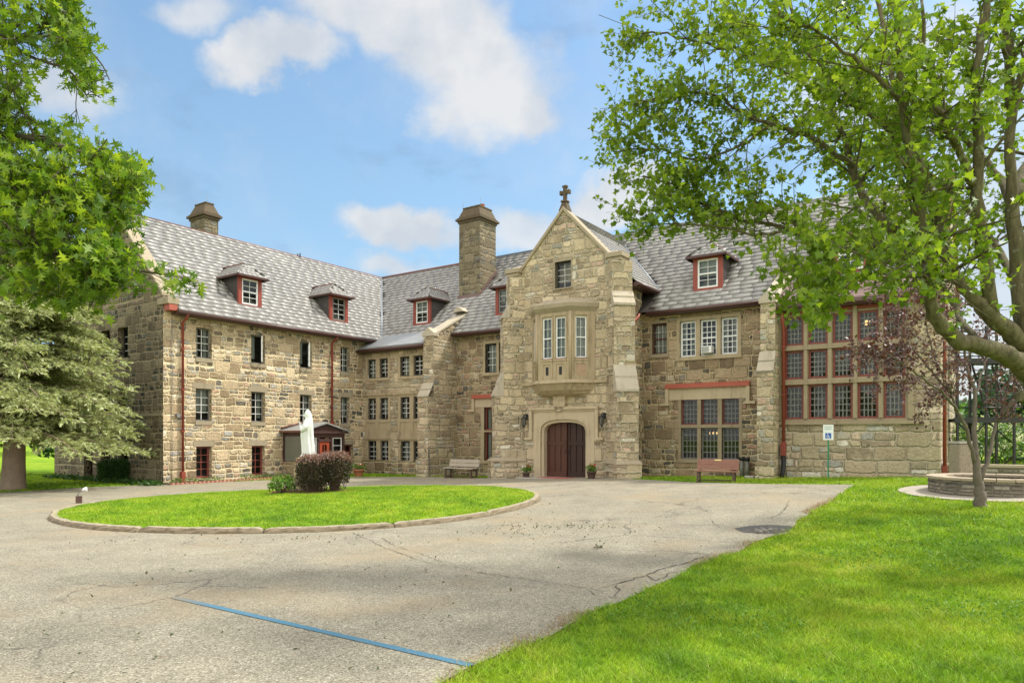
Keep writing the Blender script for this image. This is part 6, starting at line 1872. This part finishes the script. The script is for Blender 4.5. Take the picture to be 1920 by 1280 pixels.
# flower pots
def flowerpot(loc, label, mat, r_, h, white=True, name='flower_pot', group=None):
    o = empty(name, loc); tag(o, label, 'flower pot', group)
    mb = MB(); mb.lathe([(r_ * .72, 0), (r_ * .95, h * .82), (r_ * 1.05, h * .82), (r_ * 1.06, h), (r_ * .94, h), (r_ * .9, h * .9), (.01, h * .88)], (0, 0, 0), 20); 
    mb.lathe([(r_ * .80, h * .32), (r_ * .835, h * .34), (r_ * .815, h * .38)], (0, 0, 0), 20); mb.build('pot', M[mat], o)
    P = []; mb = MB()
    for k in range(26):
        a = rng.uniform(0, 6.28); e = np.array([r_ * 1.35 * math.cos(a) * rng.random() ** .5, r_ * 1.35 * math.sin(a) * rng.random() ** .5, h + .05 + .16 * rng.random()])
        mb.tube([(0, 0, h * .85), tuple(e)], .004, 3, cap=False)
        for _ in range(9): P.append(e + rng.normal(size=3) * .035)
    mb.build('stems', M['leaf_shrub'], o); leaves('foliage', P, .07, 'oval', 'leaf_shrub', o, up=.4)
    for col, nn_ in (('flower_red', 7), ('flower_white', 5 if white else 0)):
        if not nn_: continue
        mb = MB()
        for k in range(nn_):
            a = rng.uniform(0, 6.28); c = (r_ * (.5 if col == 'flower_red' else .8) * math.cos(a) + (.06 if col == 'flower_red' else -.06), r_ * .8 * math.sin(a), h + .17 + .08 * rng.random())
            for j in range(6):
                b = j * 1.047; mb.face([c, (c[0] + .035 * math.cos(b), c[1] + .035 * math.sin(b), c[2] + .012), (c[0] + .045 * math.cos(b + .5), c[1] + .045 * math.sin(b + .5), c[2] + .02), (c[0] + .035 * math.cos(b + 1), c[1] + .035 * math.sin(b + 1), c[2] + .012)])
            mb.lathe([(.03, -.01), (.035, .01), (.01, .03)], c, 6)
        mb.build('blossom', M[col], o)
    return o
flowerpot(gnd(672, 893.5), 'big terracotta pot of red and white flowers near the mullioned bay', 'terracotta', .24, .34)
x, y = to_xy(front(988, 0, 9.1)[0], 9.05); flowerpot((x, y, float(gz(x, y))), 'small brown pot of red flowers left of the arched door', 'dark_pot', .15, .26)
x, y = to_xy(front(1110, 0, 9.0)[0], 8.95); flowerpot((x, y, float(gz(x, y)) + .0), 'small dark pot of red flowers right of the arched door', 'dark_pot', .17, .30, False)
mb = MB(); mb.box(-.75, .78, -.62, .1, 0, .012); x, y = to_xy((DX0 + DX1) / 2, GQ - .2)
tag(mb.build('door_mat', M['red_mat'], None, loc=(x, y, .204), rz=ROT), 'faded red mat on the step of the arched door', 'mat')
# pair of white swan planters with geraniums near the porch
for i_, (u, lb) in enumerate(((609, 'white swan shaped planter by the porch, the one further left'), (616, 'white swan shaped planter by the porch, nearer the pedestal'))):
    x, y = to_xy(.85, flank(u, 0, .85)[0]); o = empty('swan_planter', (x, y, .03), R(190 + 8 * i_)); tag(o, lb, 'planter', 'white swan planters by the porch')
    mb = MB(); mb.lathe([(.05, 0), (.12, .03), (.14, .10), (.12, .14), (.10, .12)], (0, 0, 0), 14, sx=1.25, sy=.8); mb.build('bowl', M['plastic_white'], o)
    mb = MB(); mb.tube([(.13, 0, .10), (.20, 0, .18), (.17, 0, .30), (.15, 0, .38), (.19, 0, .43), (.25, 0, .41)], [.035, .028, .02, .02, .028, .01], 8); mb.build('neck', M['plastic_white'], o)
    P = rng.normal(size=(60, 3)) * (.07, .06, .03) + (0, 0, .17); leaves('foliage', P, .05, 'oval', 'leaf_shrub', o)
    mb = MB()
    for k in range(6): mb.lathe([(.02, -.01), (.035, .01), (.01, .03)], (rng.normal() * .06, rng.normal() * .05, .21 + rng.random() * .05), 6)
    mb.build('blossom', M['flower_red'], o)
# island floodlight
c = gnd(148, 944); o = empty('floodlight', (c.x, c.y, float(island_z(c.x, c.y)) - .05), R(20)); tag(o, 'small white floodlight on a short wooden stake at the island edge', 'floodlight')
mb = MB(); mb.box(-.07, .07, -.05, .05, -.1, .17); mb.build('stake', M['bench_frame'], o)
mb = MB(); mb.tube([(-.03, 0, .17), (-.03, 0, .24), (.05, 0, .30), (.12, 0, .31)], .012, 6); mb.build('arm', M['steel_grey'], o)
mb = MB(); mb.tube([(.08, 0, .32), (.13, 0, .35), (.19, 0, .355)], [.03, .05, .065], 12); mb.build('lamp_head', M['plastic_white'], o)
# standpipes beside the red bench
for i_, (u, lb, h_) in enumerate(((1391, 'short grey standpipe against the wall, left of two by the red bench', .62), (1401, 'short grey standpipe against the wall, right of two by the red bench', .60))):
    p, _ = front(u, 0, 11.25); x, y = to_xy(p, 11.25); o = empty('standpipe', (x, y, float(gz(x, y)) - .05), ROT); tag(o, lb, 'pipe', 'standpipes by the red bench')
    mb = MB(); mb.tube([(0, 0, 0), (0, 0, h_)], .075, 10); mb.build('pipe', M['grey_frame'], o)
    mb = MB(); mb.tube([(0, 0, h_), (0, 0, h_ + .10)], .09, 10); mb.tube([(0, 0, h_ + .05), (.10, -.12, h_ + .10)], .05, 8); mb.tube([(0, 0, h_ + .05), (-.10, -.12, h_ + .10)], .05, 8); mb.build('coupling', M['black_iron'], o)
x, y = to_xy(14.85, 10.3); o = empty('vent_pipe', (x, y, float(gz(x, y)) - .05), ROT); tag(o, 'thin grey hooked vent pipe at the side of the entrance block', 'pipe')
mb = MB(); mb.tube([(0, 0, 0), (0, 0, .72), (-.03, -.03, .80), (-.12, -.08, .82), (-.22, -.12, .80)], .035, 8); mb.build('pipe', M['steel_grey'], o)
# loose blocks by the right buttress
p, _ = front(1410, 0, 9.4)
for i_, (dx, lb) in enumerate(((0, 'loose grey stone block on the grass left of the hall buttress'), (.36, 'smaller loose stone block closer to the hall buttress'))):
    x, y = to_xy(p + dx - .1, 9.5 + .1 * i_); mb = MB(); mb.box(-.15, .15, -.1, .1, 0, .12); tag(mb.build('stone_block', M['concrete'], None, .02, loc=(x, y, float(gz(x, y)) - .02), rz=ROT + .3 * i_), lb, 'block', 'loose stone blocks')

# stone ring planter, paving round it, bin
WC = gnd(1868, 938); 
cy = WC.y + 1.40; cx = (1868 - 960) / F_PX * cy; wz = float(gz(cx, cy)); WR = 1.33
o = empty('ring_planter', (cx, cy, wz)); tag(o, 'round raised planter of grey block courses with a pale coping', 'planter')
mb = MB(); mb.lathe([(WR, -.2), (WR, .27), (WR - .3, .27), (WR - .3, .1)], (0, 0, 0), 48); 
rg_ = mb.build('ring_wall', M['block_wall'], o)
me = rg_.data; lay = me.uv_layers['metric'].data
for poly in me.polygons:
    for li in poly.loop_indices:
        v = me.vertices[me.loops[li].vertex_index].co; an = math.atan2(v.y, v.x)
        c_ = poly.center; ca = math.atan2(c_.y, c_.x)
        if an - ca > math.pi: an -= 2 * math.pi
        if ca - an > math.pi: an += 2 * math.pi
        lay[li].uv = (an * WR, v.z if abs(poly.normal.z) < .5 else math.hypot(v.x, v.y))
mb = MB(); NSG = 26
for k in range(NSG):
    a0, a1 = 2 * math.pi * k / NSG + .006, 2 * math.pi * (k + 1) / NSG - .006
    r0, r1 = WR - .34, WR + .05; q4 = [(r1 * math.cos(a0), r1 * math.sin(a0)), (r1 * math.cos(a1), r1 * math.sin(a1)), (r0 * math.cos(a1), r0 * math.sin(a1)), (r0 * math.cos(a0), r0 * math.sin(a0))]
    mb.hexa([(x, y, .272) for x, y in q4], [(x, y, .335 + random.uniform(-.004, .004)) for x, y in q4])
mb.build('coping', M['coping_block'], o, .01)
mb = MB(); mb.lathe([(WR - .3, .16), (.01, .18)], (0, 0, 0), 32); mb.build('fill', M['soil'], o)
ring = [(cx - .0 + 1.95 * math.cos(a), cy + 1.95 * math.sin(a)) for a in np.linspace(0, 2 * math.pi, 41)[:-1]]
tag(filled('paving', ring, M['paver'], .02, .5), kind='structure')
bx = at(1805, 893, cy + 2.0); bzz = float(gz(bx.x, bx.y)); o = empty('litter_bin', (bx.x, bx.y, bzz)); tag(o, 'speckled concrete litter bin behind the round planter', 'bin')
mb = MB(); mb.box(-.22, .22, -.22, .22, 0, 1.02); mb.build('body', M['concrete_bin'], o, .03)
mb = MB(); mb.box(-.23, .23, -.23, .23, 1.03, 1.09); mb.box(-.15, .15, -.15, .15, 1.09, 1.10, 1); mb.build('lid', [M['concrete'], M['rubber_black']], o, .02)
mb = MB(); mb.box(24.75, 30.5, 10.9, 11.3, 0, .62); mb.box(24.72, 30.5, 10.86, 11.34, .62, .70, 1)
w_ = mb.build('low_wall', [M['block_wall'], M['coping_block']], None, loc=(BC.x, BC.y, .3), rz=ROT); tag(w_, 'low block wall with a flat coping beyond the round planter', 'wall')

# purple leaved plum in front of the hall
pb = gnd(1838, 951); pt = empty('plum_tree', pb); tag(pt, 'small purple leaved tree with several slim stems by the round planter', 'tree')
inv = np.array(pt.location); Yp = pb.y
PB = [([(1838, 955, 0), (1836, 920, 0), (1832, 885, 0), (1828, 845, 0)], .135, .05, 0),
      ([(1830, 872, 0), (1826, 800, .1), (1828, 740, .2), (1815, 690, .3), (1806, 640, .4), (1800, 590, .4), (1790, 540, .4)], .055, .012, 9),
      ([(1828, 870, 0), (1815, 810, -.2), (1795, 770, -.4), (1780, 730, -.5), (1760, 690, -.6), (1745, 640, -.6), (1735, 590, -.6)], .042, .01, 12),
      ([(1838, 900, 0), (1855, 850, .1), (1870, 790, .2), (1885, 745, .3), (1900, 690, .4), (1910, 640, .4)], .048, .01, 8),
      ([(1795, 770, -.4), (1765, 735, -.8), (1725, 705, -1.2), (1690, 680, -1.5), (1660, 662, -1.8), (1632, 655, -2.0)], .03, .006, 16),
      ([(1780, 735, -.5), (1740, 690, -.5), (1700, 640, -.4), (1680, 600, -.2), (1690, 570, 0)], .028, .006, 14),
      ([(1828, 745, .2), (1845, 690, .5), (1855, 640, .7), (1850, 590, .8)], .03, .006, 8),
      ([(1806, 650, .4), (1780, 610, .6), (1760, 570, .7), (1745, 530, .7)], .022, .006, 8),
      ([(1870, 790, .2), (1900, 750, -.1), (1940, 700, -.2), (1970, 660, -.2)], .03, .006, 6),
      ([(1760, 735, -.8), (1740, 720, -.4), (1700, 700, -.2), (1720, 730, -.1), (1735, 750, 0)], .015, .005, 5),
      ([(1790, 760, -.3), (1770, 745, 0), (1755, 735, .2), (1745, 745, .3)], .015, .005, 5)]
mb = MB(); PL_ = []
for pts, r0, r1, n2 in PB:
    C_ = polyline([np.array(at(u, v, Yp + dy)) - inv for u, v, dy in pts], len(pts) * 4); nn_ = len(C_)
    C_[1:-1] += rng.normal(size=(nn_ - 2, 3)) * .012
    mb.tube([tuple(p) for p in C_], [r0 + (r1 - r0) * (i / (nn_ - 1)) ** .7 for i in range(nn_)], 9)
    twigs(mb, C_, r0, r1, int(n2 * 1.35), .8, 7, .32, 7, PL_, .35, lsp=.10, upb=.15)
mb.build('trunk', M['bark_plum'], pt)
leaves('crown', PL_, .068, 'oval', 'leaf_plum', pt, up=.4)

# fire escape beyond the end of the range
fx, fy = at(1835, 880, 24.5).xy; fz = float(gz(fx, fy))
o = empty('fire_escape', (fx, fy, fz), R(-8)); tag(o, 'black steel fire escape with open treads beyond the end wall', 'fire escape')
mb = MB()
for x in (-.92, .0, .88):
    for y in (-.5, .6): mb.box(x - .035, x + .035, y - .035, y + .035, -.5, 5.0)
mb.build('post', M['black_iron'], o)
for z in (1.72, 3.75):
    mb = MB(); mb.box(-1.0, 1.1, -.55, .65, z, z + .10); mb.box(-1.05, 1.15, -.58, -.55, z - .05, z + .14); mb.build('platform', M['black_iron'], o)
for (x0, x1, z0, z1) in ((-.86, -.06, -.2, 1.7), (.06, .74, 1.85, 3.75), (-.86, -.06, 3.85, 5.2)):
    mb = MB(); n = 10
    for k in range(n):
        z = z0 + (z1 - z0) * k / n; y = -.45 + 1.0 * k / n; mb.box(x0, x1, y, y + .2, z, z + .02)
    for x in (x0, x1 - .03): mb.hexa([(x, -.5, z0 - .1), (x + .03, -.5, z0 - .1), (x + .03, .6, z1 - .1), (x, .6, z1 - .1)], [(x, -.5, z0 + .08), (x + .03, -.5, z0 + .08), (x + .03, .6, z1 + .08), (x, .6, z1 + .08)])
    mb.build('stair', M['black_iron'], o)
mb = MB()
for z in (2.2, 2.75): mb.tube([(-1.0, -.55, z), (1.1, -.55, z)], .022, 6); mb.tube([(1.1, -.55, z), (1.1, .6, z)], .022, 6)
for z0 in (1.8,):
    for x in (-1, 1.1): mb.tube([(x, -.55, z0), (x, -.55, z0 + 1.05)], .016, 5)
mb.build('railing', M['black_iron'], o)
mb = MB()
for z in (4.3, 4.85): mb.tube([(-1.0, -.55, z), (1.1, -.55, z)], .022, 6); mb.tube([(1.1, -.55, z), (1.1, .6, z)], .022, 6)
for x in (-1, 1.1): mb.tube([(x, -.55, 3.85), (x, -.55, 4.9)], .016, 5)
mb.build('railing', M['black_iron'], o)
mb = MB()
for a_, b_ in (((-.92, -.5, 1.7), (-.2, -.5, .9)), ((.0, -.5, 1.7), (-.7, -.5, .9)), ((.05, -.5, 1.7), (.8, -.5, 1.0))): mb.tube([a_, b_], .03, 5)
mb.build('brace', M['black_iron'], o)

# flowering shrub and trees behind it
hx = at(1850, 880, 27.5); o = empty('flowering_bush', (hx.x, hx.y, float(gz(hx.x, hx.y)))); tag(o, 'big bush covered in white flower heads behind the fire escape', 'bush')
P = rng.normal(size=(2600, 3)) * (1.25, .8, .55) + (0, 0, 1.0); P = P[(P[:, 2] > .05) & (P[:, 2] < 2.3)]
mb = MB()
for k in range(14):
    e = P[k]; mb.tube([(e[0] * .2, e[1] * .2, -.1), tuple(e * (.6, .6, .5)), tuple(e)], [.03, .02, .008], 4, cap=False)
mb.build('stems', M['twig_brown'], o)
leaves('foliage', P, .16, 'oval', 'leaf_far', o); 
fl = []
for k in range(90):
    c = np.array([rng.normal() * 1.2, -.3 - rng.random() * .9, .5 + 1.4 * rng.random()]); fl += list(c + rng.normal(size=(16, 3)) * .075)
leaves('blossom', fl, .085, 'oval', 'petal_white', o, up=.2)
n_ = 0
for (u, Y, h, r_, kind, con, lb) in (
        (1905, 33, 4.3, 1.6, 'leaf_pine', False, 'bluish green tree right of the fire escape'), (1965, 30, 5.0, 1.9, 'leaf_pine', False, 'tall bluish tree at the right edge behind the trunk'),
        (1740, 62, 4.6, 3.0, 'leaf_far', False, 'distant round tree hidden behind the hall'), (1822, 70, 5.2, 3.6, 'leaf_far', False, 'distant tree low on the skyline between the fire escape posts'),
        (1880, 52, 4.2, 2.8, 'leaf_far', False, 'bright green distant tree beyond the flowering bush'), (1930, 60, 5.4, 3.6, 'leaf_pine', False, 'dusky distant tree behind the bluish pair'),
        (-30, 34, 6.5, 3.0, 'leaf_dark', False, 'dark low tree behind the spruce trunk, beside the lawn'), (-130, 42, 10, 4.5, 'leaf_far', False, 'tall broad tree at the left edge behind the spruce'),
        (40, 66, 12, 5.0, 'leaf_far', False, 'broad tree far across the sunny lawn'), (95, 80, 11, 5.0, 'leaf_far', False, 'farthest pale tree beside the end wall'), (-60, 70, 12, 5.5, 'leaf_dark', False, 'dark spreading tree far left across the lawn')):
    x = (u - 960) / F_PX * Y
    far_tree('background_tree', lb, (x, Y), h, r_, kind, .22 if h > 5.9 else .12, .05 if h < 9 else .22, 3000, .34 if Y < 45 else .5, group='trees in the distance')
# far hills
def hill(name, x0, x1, y0, h, seed):
    rs = np.random.default_rng(seed); X = np.linspace(x0, x1, 60); base = np.sin(np.linspace(.25, 2.9, 60)) * h * (1 + .15 * np.sin(np.linspace(0, 9 + seed, 60))) + rs.normal(size=60) * h * .012
    V = []; 
    for k, (f, dy) in enumerate(((0, 0), (.45, 60), (.8, 130), (1, 220), (.6, 420), (0, 640))):
        for x, b in zip(X, base): V.append((x, y0 + dy, -14 + (b + 14) * f))
    F = [(k * 60 + i, k * 60 + i + 1, (k + 1) * 60 + i + 1, (k + 1) * 60 + i) for k in range(5) for i in range(59)]
    tag(np_mesh(name, V, F, M['hill_green'], smooth=True), kind='structure')
hill('hill', 60, 900, 420, 42, 1)
hill('hill', -900, -100, 480, 30, 4)

# ------------------------------------------------------------------ grass blades
def blades(name, P, hgt, wid, mat, label, z=None):
    n = len(P); P = np.asarray(P)
    a = rng.uniform(0, 2 * math.pi, n); ln = rng.normal(size=(n, 2)) * .8
    cl_ = .5 + .25 * (np.sin(P[:, 0] * 5.1 + 2 * np.sin(P[:, 1] * 2.3)) + np.sin(P[:, 1] * 6.3 + 2 * np.sin(P[:, 0] * 3.1)))
    h_ = hgt * rng.uniform(.45, 1.2, n) * (.6 + .8 * cl_); w2 = wid * rng.uniform(.7, 1.3, n)
    cs, sn = np.cos(a) * w2, np.sin(a) * w2
    zz_ = gz(P[:, 0], P[:, 1]) if z is None else z
    b0 = np.stack([P[:, 0] - cs, P[:, 1] - sn, zz_ - .01], 1); b1 = np.stack([P[:, 0] + cs, P[:, 1] + sn, zz_ - .01], 1)
    tp = np.stack([P[:, 0] + ln[:, 0] * h_, P[:, 1] + ln[:, 1] * h_, zz_ + h_ * .8], 1)
    V = np.stack([b0, b1, tp], 1).reshape(-1, 3)
    tag(np_mesh(name, V, np.arange(3 * n).reshape(n, 3), M[mat], None, rng.random(n)), label, kind='stuff')
def inside_many(P, poly):
    x, y = P[:, 0], P[:, 1]; c = np.zeros(len(P), bool); n = len(poly)
    for i in range(n):
        (x0, y0), (x1, y1) = poly[i], poly[(i + 1) % n]
        k = ((y0 > y) != (y1 > y)) & (x < (x1 - x0) * (y - y0) / (y1 - y0 + 1e-12) + x0); c ^= k
    return c
dp = [tuple(p) for p in drive]
def in_building(P):
    r_ = P - np.array(BC); p = r_ @ np.array(E1); q = r_ @ np.array(E2)
    return ((p < .6) & (p > EL - .1) & (q > -.1)) | ((q > QB - .1) & (p < MP) & (p > 0)) | ((q > 8.6) & (p > 8.7) & (p < 14.9))
bl = []
def field(ya, yb, dens, ua=0, ub=2000):
    N = int(dens * (yb * yb - ya * ya) / 2 * (ub - ua) / F_PX)
    Y = np.sqrt(rng.uniform(ya * ya, yb * yb, N)); U = rng.uniform(ua, ub, N)
    return np.stack([(U - 960) / F_PX * Y, Y], 1)
sets = []
for ya, yb, dens, hg, wd, ua in ((4.6, 7.5, 5600, .075, .0042, 650), (7.5, 10.5, 3300, .078, .0055, 850), (10.5, 15, 1600, .08, .008, 1100), (15, 22, 750, .085, .012, 1300), (22, 34, 260, .09, .016, 0)):
    P = field(ya, yb, dens, ua, 2500)
    P = P[~inside_many(P, dp)]; P = P[~in_building(P)]
    P = P[np.hypot(P[:, 0] - cx, P[:, 1] - cy) > 1.97]; P = P[isl_rho(P[:, 0], P[:, 1]) > 1.02]
    q_ = P - np.array(BC); pp, qq = q_ @ np.array(E1), q_ @ np.array(E2); P = P[~((pp > 0) & (pp < .7) & (qq > -.2) & (qq < 5.4))]
    blades('grass', P, hg, wd, 'blade', 'mown bright green lawn grass')
N = 190000; P = np.stack([rng.uniform(IC.x - 6.1, IC.x + 6.1, N), rng.uniform(IC.y - 5.6, IC.y + 5.6, N)], 1); P = P[isl_rho(P[:, 0], P[:, 1]) < .972]
blades('grass', P, .06, .008, 'blade', 'mown grass on the round island', island_z(P[:, 0], P[:, 1]))
# clover and broad weeds among the blades
P = field(4.8, 13, 90, 700); P = P[~inside_many(P, dp)]
kk = np.sin(P[:, 0] * 1.3 + 1.5 * np.sin(P[:, 1] * .9)) + np.sin(P[:, 1] * 1.7 + P[:, 0] * .6)
P = P[kk > .35]; P = np.repeat(P, 4, 0) + rng.normal(size=(len(P) * 4, 2)) * .03
tag(leaves('weeds', np.column_stack([P, gz(P[:, 0], P[:, 1]) + .045 + .02 * rng.random(len(P))]), .034, 'oval', 'clover', None, up=.75, droop=.1), 'clover and broad leaved weeds in the lawn', kind='stuff')
# dry fringe along the edge of the asphalt
er = np.array([tuple(p) for p in edge_right_r]); P = []
for a_, b_ in zip(er, er[1:]):
    k = int(np.linalg.norm(b_ - a_) * 420); t = rng.random(k)[:, None]; P.append(a_ + (b_ - a_) * t + rng.normal(size=(k, 2)) * (.07, .05) + (-.05, .02))
P = np.concatenate(P); P = P[(np.sin(P[:, 0] * 2.1) + np.sin(P[:, 1] * 1.3 + 1) > .1)]
blades('dry_grass', P, .06, .006, 'dry_blade', 'dry brown grass fringe along the asphalt edge')
# broken rubble in the dark patch
mb = MB()
for k in range(60):
    c = gnd(1440 + rng.normal() * 16, 996 + rng.normal() * 2.2); e = .02 + .05 * rng.random() ** 2; a = rng.uniform(0, 3)
    pts = [(c.x + e * math.cos(a + j * 1.57 + rng.normal() * .3), c.y + e * math.sin(a + j * 1.57), c.z + .02) for j in range(4)]
    mb.hexa(pts, [(x * .8 + c.x * .2, y * .8 + c.y * .2, z + e * rng.uniform(.3, .8)) for x, y, z in pts])
tag(mb.build('rubble', M['rubble_grey']), 'broken stone bits in the dark asphalt patch', kind='stuff')
# leaf litter on the asphalt
P = []
for u, v, su, sv_, n in ((1080, 989, 45, 3, 110), (960, 995, 60, 6, 60), (500, 1012, 220, 6, 60), (1000, 960, 60, 10, 30), (700, 1060, 400, 60, 70), (300, 1200, 400, 60, 40), (1122, 1028, 5, 1.2, 30), (1100, 1000, 120, 14, 40)):
    for _ in range(n):
        p = gnd(u + rng.normal() * su, v + rng.normal() * sv_)
        if isl_rho(p.x, p.y) < 1.01: continue
        P.append((p.x, p.y, p.z + .03))
P = np.array(P); P = P[inside_many(P, dp)]
tag(leaves('leaf_litter', P, .05, 'oval', 'litter', None, up=.9, droop=0), 'scattered leaf litter on the asphalt', kind='stuff')
